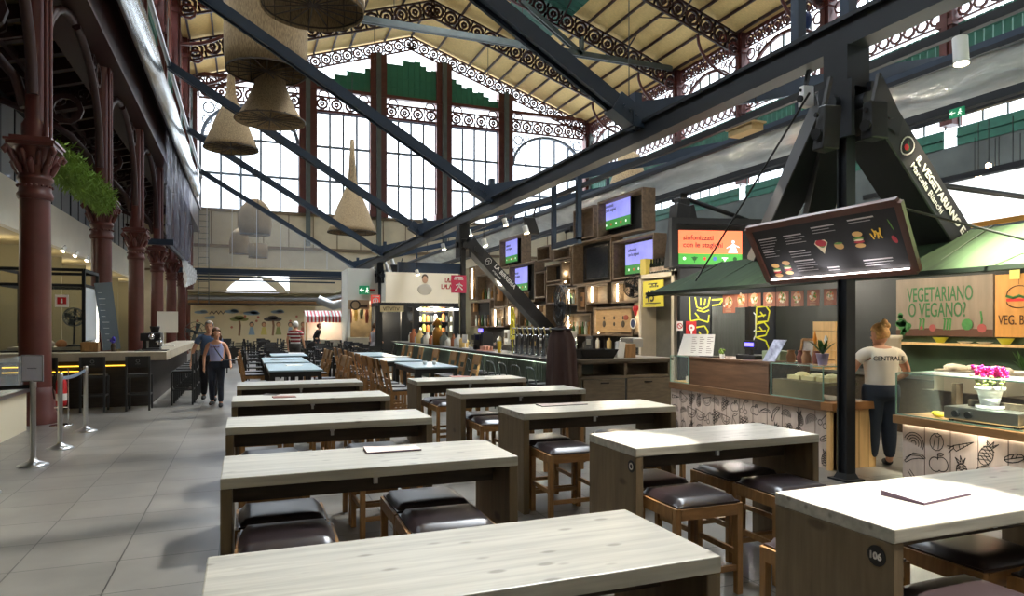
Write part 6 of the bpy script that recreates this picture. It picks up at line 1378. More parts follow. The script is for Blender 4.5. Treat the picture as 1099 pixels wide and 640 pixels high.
for k in range(3):
    item('food_tray', 'pale food tray in the glass case by the post, %s of three' % ['left', 'middle', 'right'][k], 'tray', MB().box(KX + .2, KX + .5, K0 + .2 + .24 * k, K0 + .4 + .24 * k, 1.0, 1.05).ball((KX + .35, K0 + .3 + .24 * k, 1.05), .09, 8, 5, (1, 1, .5)), mat('tray_food', (222, 206, 160), .6), (KX + .35, K0 + .3 + .24 * k, 1.0), 'trays by the post')
# things on the counter
t = thing('menu_book', 'open white printed menu standing on the small glass case', 'menu', (KX + .25, 8.85, 1.2))
c0 = Vector((KX + .2, 8.98, 1.205)); u = Vector((.55, -1, 0)).normalized(); vv = Vector((.2, .1, 1)).normalized()
b = MB().add([c0 - u * .12 + Vector((-.05, 0, 0)), c0 + u * .02, c0 + u * .02 + vv * .34, c0 - u * .1 + vv * .34], [(0, 1, 2, 3)]).add([c0 + u * .02, c0 + u * .42, c0 + u * .42 + vv * .34, c0 + u * .02 + vv * .34], [(0, 1, 2, 3)])
o_ = b.build('pages', M_paper, t); md = o_.modifiers.new('s', 'SOLIDIFY'); md.thickness = .012
b = MB(); nn = u.cross(vv); nn = nn if nn.y < 0 else -nn
for cc in range(3):
    for r_ in range(9): b.stroke([(.06 + .125 * cc, .05 + .03 * r_), (.06 + .125 * cc + rnd.uniform(.04, .095), .05 + .03 * r_)], c0, u, vv, .007, nn, .014)
b.build('menu_lines', mat('ink_brown', (120, 90, 84), .7), t)
x, y, z = KX + .38, 7.75, 1.205
t = thing('card_till', 'black till with a blue lit display on the brown till panel', 'till', (x, y, z)); b = MB().box(x - .1, x + .25, y - .2, y + .2, z, z + .06).box(x - .02, x + .04, y - .03, y + .03, z + .06, z + .15).bar((x, y - .13, z + .2), (x, y + .13, z + .2), .05, .13); b.build('till_body', M_black, t, bev=.01)
MB().box(x - .03, x - .026, y - .09, y + .09, z + .18, z + .23).build('display', MATS['blue_display'], t)
item('black_tray', 'flat black tray at the left on the brown till panel', 'tray', MB().box(KX + .1, KX + .34, 8.25, 8.55, 1.205, 1.22), M_black, (KX + .2, 8.4, 1.205))
b = MB().lathe([(.03, 0), (.035, .06)], (KX + .15, 8.08, 1.205), 10); t = thing('little_plant', 'tiny plant in a white pot beside the till', 'plant', (KX + .15, 8.08, 1.205)); b.build('pot', M_white, t); b = MB(); [b.ball((KX + .15 + rnd.uniform(-.03, .03), 8.08 + rnd.uniform(-.03, .03), 1.29 + rnd.uniform(-.02, .04)), .02, 6, 4) for _ in range(9)]; b.build('leaves', M_fern, t)
t = thing('flyer_stand', 'leaning blue and white flyer beside the till', 'flyer', (KX + .12, 7.12, 1.205)); c0 = Vector((KX + .1, 7.2, 1.21)); u = Vector((.12, -1, 0)).normalized(); vv = Vector((.3, -.42, 1)).normalized()
b = MB().poly([c0, c0 + u * .2, c0 + u * .2 + vv * .32, c0 + vv * .32], (.01, 0, 0)); b.build('flyer_sheet', mat('flyer_blue', (176, 188, 220), .35, rgb2=(80, 90, 120), scale=9, var=.3), t)
t = thing('green_tin', 'grey green tin box between the till and the flyer', 'tin', (KX + .5, 7.3, 1.205)); MB().box(KX + .4, KX + .62, 7.2, 7.55, 1.205, 1.33).build('tin', mat('tin_green', (108, 122, 96), .5), t, bev=.008)
t = thing('framed_card', 'wooden framed card standing behind the flyer', 'frame', (KX + .45, 6.75, 1.2)); c0 = Vector((KX + .45, 6.9, 1.2)); b = MB()
for (a0, a1) in (((0, 0), (.2, 0)), ((.2, 0), (.24, .3)), ((.24, .3), (.04, .3)), ((.04, .3), (0, 0))):
    p = c0 + Vector((.1 * a0[0], -a0[0], a0[1])); q = c0 + Vector((.1 * a1[0], -a1[0], a1[1])); b.bar(p, q, .02, .03)
b.build('frame', M_oak, t); MB().poly([c0 + Vector((.005, 0, 0)), c0 + Vector((.025, -.2, 0)), c0 + Vector((.03, -.24, .3)), c0 + Vector((.01, -.04, .3))], (.004, 0, 0)).build('card', mat('card_grey', (180, 176, 168), .5, var=.3, scale=12), t)
def leafy(px, py, pz, n, L, lab, potm, flower=None, potr=.075, poth=.14, seed=1, nm='potted_plant'):
    t = thing(nm, lab, 'plant', (px, py, pz)); MB().lathe([(potr * .68, 0), (potr, poth), (potr * 1.1, poth), (potr * 1.1, poth * .8)][:3] + [(potr * .85, poth * .97)], (px, py, pz), 18).build('pot', potm, t)
    r2 = random.Random(seed); b = MB()
    for k in range(n):
        a = 2 * PI * k / n + r2.uniform(-.3, .3); l = L * r2.uniform(.6, 1.1); sp = r2.uniform(.25, .8); d = Vector((math.cos(a), math.sin(a), 0)); e = Vector((-math.sin(a), math.cos(a), 0)); o = Vector((px, py, pz + poth * .9)); P = []
        for i in range(6):
            t_ = i / 5; P.append((o + d * (l * sp * t_) + Vector((0, 0, l * (t_ - .45 * sp * t_ * t_))), .028 * math.sin(PI * min(1, t_ * .9 + .1)) * (l / .25)))
        vs = []; [vs.extend([p - e * w, p + e * w]) for p, w in P]; b.add(vs, [(2 * i, 2 * i + 1, 2 * i + 3, 2 * i + 2) for i in range(5)])
    b.build('leaves', mat('plant_green', (64, 104, 44), .45, var=.3, scale=8), t); return t
pt = leafy(KX + .28, 6.36, 1.2, 16, .26, 'green plant with orange and white blooms in a lilac pot', mat('lilac_pot', (176, 160, 200), .5), seed=4)
b = MB(); b.lathe([(.01, 0), (.028, .05), (.016, .1), (.004, .16)], (KX + .26, 6.46, 1.46), 8).m(1).lathe([(.008, 0), (.022, .04), (.01, .1)], (KX + .3, 6.33, 1.46), 8); b.build('blooms', [mat('orange_bloom', (226, 140, 40), .5), M_white], pt)
for k in range(4):
    item('paper_bag', 'small brown bag in the row behind the flyer, %s of four' % ['leftmost', 'second', 'third', 'rightmost'][k], 'bag', MB().lathe([(.05, 0), (.06, .08), (.04, .13), (.05, .16)], (KX + .35 + .05 * (k % 2), 6.95 - .13 * k, 1.2), 8), mat('bag_brown_%d' % (k % 2), [(150, 112, 80), (120, 70, 62)][k % 2], .8), (KX + .35, 6.95 - .13 * k, 1.2), 'bags behind the flyer')
# second counter
t = thing('stall_counter', 'stall counter at the right edge, its drawn front lit from under the ledge', 'counter', (6.5, 3.9, 0)); CX2 = 6.12; c0y, c1y = 1.6, 5.02
MB().box(CX2 + .12, CX2 + .17, c0y, c1y - .02, 0, .68).build('boarded_front', M_panel, t)
b = MB()
for k in range(1, 13): y = c0y + (c1y - c0y) * k / 13; b.box(CX2 + .116, CX2 + .12, y - .003, y + .003, 0, .68)
b.build('board_joints', MATS['joint_dark'], t)
MB().box(CX2, CX2 + .85, c0y, c1y, .7, .78).build('ledge', mat('ledge_warm', (150, 112, 72), .45, var=.25, scale=4, stretch=(4, .6, 4), bump=.15), t, bev=.005)
MB().box(CX2 + .17, CX2 + .8, c0y, c1y - .05, 0, .7).build('carcass', M_black, t)
MB().box(CX2 + .1, CX2 + .118, c0y, c1y - .03, .685, .698).build('light_strip', mat('strip_warm', (255, 238, 206), .5, emit=5), t)
doodles((CX2 + .118, c1y - .04, .03), (0, -1, 0), (0, 0, 1), c1y - c0y - .1, .62, .235, (-1, 0, 0), 23, t)
for k in range(2): area('ledge_glow', (CX2 + .07, 4.2 - 1.6 * k, .69), (CX2 + .2, 4.2 - 1.6 * k, 0), 3.2, .03, 1.5, (1, .9, .72))
g3 = glasscase('glass_case', 'long glass display case on the right counter holding the steel appliance', CX2 + .02, CX2 + .7, c0y, c1y - .03, .785, 1.21)
MB().box(CX2 + .56, CX2 + .66, 4.75, 4.8, .79, 1.1).box(CX2 + .3, CX2 + .34, c0y, 4.45, .79, .98).build('inner_board', M_dark_wood, g3)
t = thing('steel_hotplate', 'low steel appliance with two round knobs on the right counter', 'appliance', (CX2 + .25, 4.05, .785)); x0, x1, y0, y1 = CX2 + .1, CX2 + .5, 3.87, 4.55
MB().box(x0, x1, y0, y1, .8, .92).build('housing', M_steel, t, bev=.012, bseg=2)
for yy in (4.42, 4.30): MB().tube([(x0 - .004, yy, .86), (x0 - .03, yy, .86)], .032, 16).build('knob', M_black, t)
MB().box(x0 + .03, x0 + .06, y0 + .03, y0 + .06, .78, .8).box(x0 + .03, x0 + .06, y1 - .06, y1 - .03, .78, .8).box(x1 - .06, x1 - .03, y0 + .03, y0 + .06, .78, .8).box(x1 - .06, x1 - .03, y1 - .06, y1 - .03, .78, .8).build('foot', M_black, t)
# orchid
ox, oy, oz = CX2 + .26, 4.22, .921
t = thing('magenta_orchid', 'magenta flower in a white pot on the steel appliance', 'plant', (ox, oy, oz))
MB().lathe([(.1, 0), (.115, .012), (.115, .03), (.07, .03), (.1, .17), (.118, .17), (.12, .2), (.105, .2), (.1, .17)], (ox, oy, oz), 24).build('pot', M_white, t)
b = MB(); r2 = random.Random(9)
for k in range(60):
    x, y, z = ox + r2.gauss(0, .04), oy + r2.gauss(0, .05), oz + .25 + r2.uniform(-.03, .05); a = r2.uniform(0, 6.3); b.ball((x, y, z), .022, 5, 4, (1, 1, .6))
b.build('leaves', mat('orchid_leaves', (150, 160, 96), .6, var=.4, scale=20), t)
b = MB()
for k in range(46):
    x, y, z = ox + r2.gauss(0, .035), oy + r2.uniform(-.12, .12), oz + .335 + r2.uniform(-.035, .045)
    for j in range(4): a = j * PI / 2 + r2.uniform(0, 1); b.ball((x, y + .012 * math.cos(a), z + .012 * math.sin(a)), .013, 5, 4)
b.build('flowers', mat('magenta_petal', (212, 24, 130), .5, var=.25, scale=30), t)
MB().tube([(CX2 + .5, 3.2, .8), (CX2 + .5, 3.2, 1.05), (CX2 + .4, 3.25, 1.1), (CX2 + .32, 3.3, 1.06)], .02, 8).build('x', M_chrome).name = 'tap'
tag(bpy.data.objects['tap'], 'curved steel tap at the right edge of the glass case', 'tap')
for k, (xx, yy) in enumerate(((CX2 + .2, 4.87), (CX2 + .3, 4.97))): item('slice_tongs', 'yellow lemon wedge on the wood inside the glass case, %s' % ['front', 'rear'][k], 'lemon', MB().ball((xx, yy - .2, .81), .035, 8, 6, (1, 1.6, .7)), mat('lemon_yellow', (214, 206, 60), .5), (xx, yy, .79))
# things behind
wx = 10.4
W2 = struct(MB().box(10.45, 10.6, 1.0, 11.35, 0, 2.9), 'wall_kitchen', mat('kitchen_dark', (40, 42, 38), .6, var=.2, scale=2))
W2b = MB().box(10.42, 10.45, 5.5, 8.7, .9, 1.5); tag(W2b.build('green_splashback', mat('splash_green', (56, 76, 50), .5, var=.3, scale=2), loc=(10.43, 7, .9)), 'dark green splashback under the painted vegetable board', 'splashback')
def on_w2(nm, lab, cat, pl, pr, yt, yb, m, x=10.36):
    a = atX(pr, yt, x); l = atX(pl, yt, x); c = atX(pr, yb, x); t = thing(nm, lab, cat, (x, (a[1] + l[1]) / 2, c[2])); MB().box(x, x + .05, a[1], l[1], c[2], a[2]).build('board', m, t); return t, a[1], l[1], c[2], a[2]
t, y0, y1, z0, z1 = on_w2('painted_board', 'pale boarded sign asking VEGETARIANO O VEGANO over painted vegetables', 'sign', 962, 1066, 294, 362, mat('sign_boards', (132, 118, 102), .7, var=.12, scale=3, stretch=(4, 4, .6)))
MG = mat('sign_green', (44, 96, 52), .6); W, H = y1 - y0, z1 - z0
text('VEGETARIANO', .33, (10.352, y1 - W * .13, z0 + H * .6), (0, -1, 0), (0, 0, 1), MG, t, 'lettering', bold=.002, sx=.5); text('O VEGANO?', .33, (10.352, y1 - W * .14, z0 + H * .33), (0, -1, 0), (0, 0, 1), MG, t, 'lettering', bold=.002, sx=.54)
O = Vector((10.354, y1, z0)); U = (0, -1, 0); V = (0, 0, 1)
b = MB().add([O + Vector((0, -W * a, H * h)) for a, h in ((0, 0), (1, 0), (1, .12), (.8, .13), (.6, .11), (.4, .14), (.2, .12), (0, .1))], [tuple(range(8))]); b.build('painted_soil', mat('soil_brown', (84, 54, 38), .8), t)
b = MB(); r2 = random.Random(2)
for k in range(26): a = r2.uniform(0, 6.3); rr = r2.uniform(0, .13); b.ring(O + Vector((-.002 * (k % 3), -W * .09 - rr * math.cos(a) * .8, H * .22 + rr * math.sin(a) * 1.3)), U, V, .05, 0, .002, 7)
for xx in (.27, .31, .53, .56, .59, .89): b.stroke([(W * xx, H * .12), (W * (xx + .01), H * .28), (W * xx, H * .4 if xx > .8 else H * .3)], O, U, V, .03, (-1, 0, 0), .003)
b.ring(O + Vector((-.003, -W * .76, H * .2)), U, V, .09, 0, .002, 10); b.build('painted_greens', mat('painted_green', (60, 120, 58), .7, var=.3, scale=9), t)
b = MB()
for xx, s in ((.29, .03), (.41, .06), (.9, .07)): b.ring(O + Vector((-.003, -W * xx, H * .14)), U, V, s, 0, .002, 9)
b.build('painted_roots', mat('painted_red', (150, 70, 66), .7), t)
t, y0, y1, z0, z1 = on_w2('burger_board', 'orange lit wooden board with a painted burger and the words VEG BURGER', 'sign', 1068, 1135, 291, 363, mat('burger_boards', (196, 140, 70), .6, var=.15, scale=3, stretch=(4, 4, .6)))
W, H = y1 - y0, z1 - z0; O = Vector((10.354, y1, z0)); text('VEG. BURGER', .2, (10.352, y1 - .05, z0 + H * .2), (0, -1, 0), (0, 0, 1), mat('sign_brown', (80, 50, 26), .7), t, 'lettering', sx=.62)
b = MB(); c = O + Vector((0, -.34, H * .62))
b.m(0).stroke(circ(0, .04, .17, 12, .8, 0, PI), c, U, V, .014, (-1, 0, 0)).stroke(circ(0, -.06, .17, 12, .5, PI, 2 * PI), c, U, V, .014, (-1, 0, 0)).stroke([(0, .2), (0, .34)], c, U, V, .008, (-1, 0, 0))
b.m(1).stroke([(-.17, .03), (-.08, .0), (0, .03), (.08, 0), (.17, .03)], c, U, V, .035, (-1, 0, 0)).m(2).stroke([(-.16, -.03), (.16, -.03)], c, U, V, .04, (-1, 0, 0)); b.build('painted_burger', [MATS['sign_brown'], MATS['painted_green'], M_red], t)
item('note_slip', 'small yellow note clipped to the top of the burger board', 'note', MB().box(10.34, 10.35, 6.42, 6.56, 2.35, 2.5), mat('note_yellow', (206, 200, 110), .6), (10.34, 6.5, 2.4))
MB().box(10.2, 10.44, 5.0, 8.35, 1.36, 1.4).build('x', M_lightw).name = 'wall_shelf_board'
tag(bpy.data.objects['wall_shelf_board'], 'narrow pale wooden shelf under the painted vegetable board', 'shelf')
bpy.data.objects['wall_shelf_board'].name = 'plate_shelf'
for k, (y, c) in enumerate(((7.6, (206, 210, 60)), (7.2, (230, 230, 220)), (6.6, (206, 210, 60)), (6.9, (230, 230, 220)))):
    item('bowl', ['yellow bowl on the plate shelf, left one', 'white plate pile in the middle of the plate shelf', 'yellow bowl on the plate shelf, right one', 'low white dish between the bowls on the plate shelf'][k], 'bowl', MB().lathe([(.05, 0), (.11, .09 if k in (0, 2) else .03)], (10.32, y, 1.4), 14), mat('bowl_%d' % k, c, .4), (10.32, y, 1.4))
t = thing('kitchen_counter', 'back counter of the vegetarian stall with dishes behind the worker', 'counter', (9.9, 6, 0)); MB().box(9.55, 10.44, 1.2, 10.9, .86, .9).build('worktop', M_steel, t); MB().box(9.6, 10.4, 1.2, 10.9, 0, .86).build('carcass', M_dark_wood, t)
item('paper_towel', 'tall white paper roll on the back counter right of the worker', 'roll', MB().lathe([(.13, 0), (.13, .55), (.15, .56), (.15, .62)], (9.75, 8.0, .9), 18), mat('warm_white', (232, 220, 196), .6), (9.75, 8.0, .9))
b = MB().box(8.3, 9.0, 5.3, 6.2, .85, 1.12); b.s_()
for k in range(9): b.ball((8.4 + .07 * (k % 3), 5.4 + .09 * k, 1.14), .1, 8, 5, (1.2, 1, .5))
tag(b.build('white_cloths', mat('cloth_white', (226, 218, 200), .8), loc=(8.6, 5.7, .85)), 'heap of white cloths behind the glass case', 'cloths')
b = MB().box(8.2, 9.1, 2.0, 6.3, .0, .85); tag(b.build('prep_bench', M_dark_wood, loc=(8.6, 4, 0)), 'dark preparation bench behind the right counter', 'bench')
item('steel_pot', 'wide steel pot behind the glass case', 'pot', MB().lathe([(.24, 0), (.25, .26), (.26, .27), (.2, .25)], (8.5, 4.9, .86), 22), M_steel, (8.5, 4.9, .86))
for k in range(5):
    item('pallet_board', 'pale slatted crate on the back counter left of the worker', 'crate', MB().box(9.6, 10.0, 9.0, 9.5, .902 + .17 * k, 1.065 + .17 * k), M_lightw, (9.8, 9.2, .95 + .17 * k), 'pale slatted crates left of the worker')
for k in range(8): item('kitchen_bottle', 'bottle or tub on the kitchen back counter', 'bottle', MB().lathe([(.05, 0), (.055, .2), (.02, .28), (.02, .32)], (10.2, 2.6 + .45 * k, .9), 10), mat('kb_%d' % (k % 3), [(60, 60, 56), (180, 170, 140), (110, 60, 50)][k % 3], .3), (10.2, 2.6 + .45 * k, .9), 'bottles on the kitchen back counter')
leafy(10.1, 6.2, .905, 14, .35, 'dark leafy plant in a black pot behind the magenta flower', M_black, seed=8)
# awning roof
M_awn = mat('green_roof_boards', (40, 56, 36), .85, spec=.15, var=.2, scale=2, stretch=(.5, 6, .5))
t = thing('stall_roof', 'sloping green boarded roof over the vegetarian stall', 'roof', (7.2, 6, 2.2))
e0 = [(6.5, 10.15, 2.23), (6.5, 1.0, 2.23), (7.6, 1.0, 2.76), (7.6, 9.6, 2.76)]
o = MB().poly(e0).poly([(6.5, 10.15, 2.2), (7.6, 9.6, 2.76), (8.6, 10.15, 2.45)]).poly([(7.6, 9.6, 2.76), (7.6, 1.0, 2.76), (8.9, 1.0, 2.55), (8.6, 10.15, 2.45)]).build('roof_boards', M_awn, t); md = o.modifiers.new('s', 'SOLIDIFY'); md.thickness = .04; md.offset = -1
b = MB()
for k in range(10): y = 1.4 + .9 * k; b.bar((6.5, y, 2.215), (7.6, y, 2.775), .012, .012)
b.build('board_seam', mat('seam_dark', (44, 54, 34), .7), t)
MB().box(6.47, 6.53, 1.0, 10.15, 2.2, 2.245).box(6.5, 8.6, 10.1, 10.18, 2.2, 2.245).build('edge_rail', mat('roof_edge', (24, 34, 26), .5), t)
b = MB().box(7.55, 7.65, 1, 9.5, 2.6, 2.7)
for y in (1.2, 9.9): b.box(8.5, 8.6, y, y + .1, 0, 2.2)
b.build('roof_post', M_black, t)
# white fabric panel above
t = thing('white_canopy', 'backlit white fabric panel with an orange lower edge over the right stall', 'canopy', (9.6, 5, 3.2)); o = MB().add([(9.0, .5, 3.15), (9.0, 7.9, 3.0), (9.6, 7.9, 3.75), (9.6, .5, 3.85)], [(0, 1, 2, 3)]).build('fabric', mat('white_fabric_backlit', (244, 246, 246), .8, emit=.55), t)  # emission stands in for light shining through the fabric
MB().bar((9.0, .5, 3.12), (9.0, 7.9, 2.98), .05, .06).build('edge', mat('orange_edge', (214, 150, 60), .6), t)
MB().bar((9.6, .5, 3.9), (9.6, 8.4, 3.8), .08, .08).build('rail', M_beamd, t)
# burger cards under the roof
M_card = mat('card_brown', (168, 104, 82), .5)
for k, (px, pt_, pb_) in enumerate(((782.5, 312, 336), (796, 310.5, 330), (810, 310, 329), (826, 308.5, 329), (840, 307, 329), (856, 306.5, 329), (873, 305.5, 328.5), (891, 304.5, 328))):
    x = 6.56; a = atX(px - 6.6, pt_, x); c = atX(px + 6.6, pt_, x); bt_ = atX(px, pb_, x)
    t = thing('food_card', 'brown dish card hanging under the stall roof edge, %s in the row' % ordn[k].replace('nearest', 'first'), 'card', (x, (a[1] + c[1]) / 2, 2.13), 'food cards under the stall roof')
    y0, y1 = c[1], a[1]; z0, z1 = bt_[2], 2.125; MB().box(x - .004, x, y0, y1, z0, z1).build('card', M_card, t)
    cy = (y0 + y1) / 2; cz = z0 + (z1 - z0) * .6; w = (y1 - y0) * .36; b = MB(); r2 = random.Random(k); b.m(0).ring((x - .006, cy, cz), U, V, w * .9, 0, .001, 12)
    for q in range(14): b.m(1 + q % 3).ring((x - .007 - .0005 * (q % 3), cy + r2.gauss(0, w * .4), cz + r2.gauss(0, w * .35)), U, V, w * .22, 0, .0008, 7)
    b.build('dish_picture', [mat('dish_cream', (226, 180, 140), .5), mat('dish_orange', (220, 120, 60), .5), mat('dish_green', (110, 140, 50), .5), mat('dish_white', (250, 236, 214), .5)], t)
    b = MB()
    for q in range(3): b.stroke([(-w * .7, -.0 - .02 * q), (w * .6, -.02 * q)], (x - .005, cy, z0 + (z1 - z0) * .22), U, V, .006, (-1, 0, 0), .002)
    b.build('card_text', mat('card_text', (200, 170, 140), .6), t)
# menu board
BL = Vector((5.74, 6.33, 2.20)); BR = Vector((5.74, 4.45, 2.20)); TL = Vector((5.24, 6.12, 2.76)); TR = Vector((5.24, 4.24, 2.76))
t = thing('menu_board', 'black tilted menu board in a brown frame hanging before the stall roof', 'menu board', tuple((BL + TR) / 2))
U2 = (BR - BL).normalized(); L2 = (BR - BL).length; V2 = (TL - BL); V2 = (V2 - U2 * V2.dot(U2)); H2 = V2.length; V2.normalize(); SK = (TL - BL).dot(U2) / H2; N2 = U2.cross(V2); N2 = N2 if N2.x < 0 else -N2
def bp(a, h, n=0): return BL + U2 * (L2 * a + SK * H2 * h) + V2 * (H2 * h) + N2 * n
MB().poly([bp(0, 0), bp(1, 0), bp(1, 1), bp(0, 1)], -N2 * .04).build('board', mat('menu_black', (26, 24, 27), .6), t)
b = MB()
for p, q in ((bp(0, 0), bp(1, 0)), (bp(1, 0), bp(1, 1)), (bp(1, 1), bp(0, 1)), (bp(0, 1), bp(0, 0))): b.bar(p, q, .07, .045, N2)
b.build('frame', mat('frame_red_wood', (98, 56, 40), .4, var=.2, scale=4), t)
b = MB().bar(bp(.03, .045, .02), bp(.97, .045, .02), .012, .012); b.build('light_strip', mat('menu_strip', (255, 244, 240), .5, emit=7), t)
for k in range(3): area('menu_glow', tuple(bp(.2 + .3 * k, .07, .05)), tuple(bp(.2 + .3 * k, .6, .0)), .5, .5, .03, (1, .95, 1))
b = MB(); r2 = random.Random(6)
def ml(a0, a1, h, w=.008): b.stroke([(0, 0), (L2 * (a1 - a0), 0)], bp(a0, h, 0), U2, V2, w, N2, .003)
for (a0, a1, h0, rows_) in ((.05, .2, .78, 6), (.25, .41, .78, 4), (.25, .41, .5, 3), (.26, .44, .33, 5), (.46, .62, .84, 3), (.48, .56, .16, 2), (.7, .9, .86, 2), (.72, .9, .22, 3), (.05, .18, .55, 3)):
    for q in range(rows_): ml(a0, a0 + (a1 - a0) * r2.uniform(.6, 1), h0 - .045 * q, .006 if q else .016)
b.build('menu_lines', mat('menu_text', (226, 220, 220), .6), t)
text('MENU', .045, bp(.24, .88, .003), U2, V2, mat('menu_head', (170, 166, 160), .6), t, 'menu_heading') if False else None
FC = [mat('f_bun', (206, 160, 96), .5, emit=.15), mat('f_green', (96, 140, 60), .5, emit=.15), mat('f_red', (170, 40, 50), .5, emit=.15), mat('f_yellow', (224, 180, 60), .5, emit=.15), mat('f_cream', (230, 214, 180), .5, emit=.15)]
def bl(a, h, rx, ry, m, mb): 
    P = [bp(a, h, .004 + .0006 * m) + U2 * rx * math.cos(2 * PI * k / 12) + V2 * ry * math.sin(2 * PI * k / 12) for k in range(12)]; mb.m(m).add(P, [tuple(range(12))])
for (nm, a, h, kind) in (('burger_picture', .1, .2, 0), ('burger_picture', .19, .23, 0), ('wrap_picture', .49, .53, 1), ('sandwich_picture', .6, .5, 2), ('burger_picture', .73, .55, 0), ('fries_picture', .84, .56, 3), ('bottle_picture', .93, .55, 4)):
    mb = MB()
    if kind == 0: bl(a, h + .09, .058, .032, 0, mb); bl(a, h + .02, .06, .016, 1, mb); bl(a, h - .03, .06, .016, 2, mb); bl(a, h - .09, .058, .026, 0, mb); bl(a, h, .055, .011, 4, mb)
    elif kind == 1: mb.m(4).add([bp(a - .045, h + .05, .004), bp(a - .03, h + .1, .004), bp(a + .03, h + .1, .004), bp(a + .045, h + .05, .004), bp(a, h - .13, .004)], [(0, 1, 2, 3, 4)]); bl(a, h + .05, .07, .042, 2, mb); bl(a, h + .02, .04, .034, 1, mb)
    elif kind == 2: bl(a, h, .055, .045, 0, mb); bl(a, h + .04, .05, .012, 1, mb)
    elif kind == 3:
        for q in range(7): c = bp(a - .02 + .008 * q, h - .03 + .03 * (q % 3), .006); mb.m(3).bar(c, c + U2 * .03 * (1 if q % 2 else -.2) + V2 * .07, .014, .002, N2)
    else: bl(a, h - .06, .025, .045, 2, mb); bl(a, h + .15, .006, .07, 1, mb)
    mb.build(nm, FC, t)
MB().tube([bp(.1, 1, -.03), (6.9, 6.0, 2.45)], .012, 6).build('hanger', M_black, t); MB().tube([bp(.9, 1, -.03), (6.9, 4.1, 2.45)], .012, 6).build('hanger', M_black, t)
# lights of the stall
for k in range(4): spot('stall_lamp', (8.0, 9.0 - 1.9 * k, 2.6), (8.0, 9.0 - 1.9 * k, 0), 60, 130, (1, .84, .6), .6, .06)
point('kitchen_lamp', (9.2, 7.4, 2.4), 30, (1, .86, .62), .08); point('kitchen_lamp', (9.2, 4.5, 2.4), 26, (1, .84, .6), .08); point('kitchen_lamp', (9.6, 9.8, 2.5), 40, (1, .92, .78), .08); area('card_lamp', (6.0, 7.6, 2.35), (6.56, 7.6, 2.0), 10, .1, 3.0, (1, .9, .75))
spot('board_lamp', (9.2, 7.6, 2.6), (10.4, 7.6, 1.9), 14, 90, (1, .92, .78)); spot('board_lamp', (9.2, 6.2, 2.6), (10.4, 6.3, 1.9), 26, 80, (1, .82, .55))
spot('roof_lamp', (6.0, 3.6, 4.3), (7.1, 3.7, 2.5), 7000, 66, (1, .95, .72), .7)
spot('panel_lamp', (5.2, 8.2, 3.6), (6.35, 7.8, .4), 150, 60, (1, .9, .78), .7)
# string of warm bulbs at the far right
for k, (px, py) in enumerate(((1050, 190), (1061, 178), (1072, 207), (1087, 186), (1095, 205), (1068, 208), (1046, 206))):
    x, y, z = atX(px, py, 15.0); t = thing('hanging_bulb', 'warm bare bulb hanging above the right stalls', 'bulb', (x, y, z), 'warm bulbs above the right stalls')
    MB().ball((x, y, z), .06, 8, 6).build('bulb', mat('bulb_warm', (255, 226, 170), .5, emit=25), t); MB().tube([(x, y, z + .06), (x, y, z + 1.2)], .01, 4).build('cord', M_black, t)
# exit signs
def exit_sign(x, y, z, w, h, lab, u=(0, -1, 0), n=(-1, 0, 0), lit=.4):
    t = thing('exit_sign', lab, 'exit sign', (x, y, z)); u = Vector(u).normalized(); n = Vector(n).normalized(); o = Vector((x, y, z))
    b = MB().bar(o - u * w / 2, o + u * w / 2, .03, h); b.build('plate', mat('exit_green', (24, 120, 80), .4, emit=lit), t)
    b = MB(); c = o + n * .02; b.ring(c + u * w * .28 + V3 * h * .22, u, (0, 0, 1), h * .1, 0, .003, 8)
    for L in ([(.28, .1), (.24, -.1)], [(.24, -.1), (.34, -.3)], [(.24, -.1), (.14, -.28)], [(.28, .06), (.38, -.06)], [(.28, .06), (.18, -.04)]): b.stroke([(a * w, q * h) for a, q in L], c, u, (0, 0, 1), h * .1, n, .004)
    b.stroke([(-.05 * w, 0), (-.4 * w, 0)], c, u, (0, 0, 1), h * .1, n, .004).stroke([(-.25 * w, .2 * h), (-.4 * w, 0), (-.25 * w, -.2 * h)], c, u, (0, 0, 1), h * .1, n, .004)
    b.build('pictogram', mat('exit_white', (226, 240, 220), .5, emit=.6), t); return t
V3 = Vector((0, 0, 1))
x, y, z = atX(1027, 121, 9.6); exit_sign(x, y, z, .22, .13, 'green exit sign with an arrow hanging under the grey membrane at upper right')
# right edge: white lamp shades on masts etc. behind the membrane
for k, y in enumerate((3.5, 8.5, 14.0, 20.0)):
    t = thing('pulley_block', 'dark mechanical block under the rail of the membrane trough', 'mechanism', (9.95, y, 4.8), 'mechanical blocks under the membrane'); MB().box(9.85, 10.05, y - .12, y + .12, 4.72, 4.89).build('block', M_black, t, bev=.01); MB().tube([(9.85, y, 4.75), (9.7, y, 4.7)], .05, 8).build('wheel', M_black, t)

spot('table_lamp', (3.3, 1.7, 4.6), (2.78, 2.2, .9), 1500, 19, (1, .94, .84), .25, .03)
spot('table_lamp', (3.0, 3.4, 4.6), (2.5, 4.02, .9), 1000, 13, (1, .94, .84), .3, .03)
spot('table_lamp', (4.2, 5.4, 4.6), (3.75, 5.95, .9), 500, 14, (1, .9, .76), .5, .03)
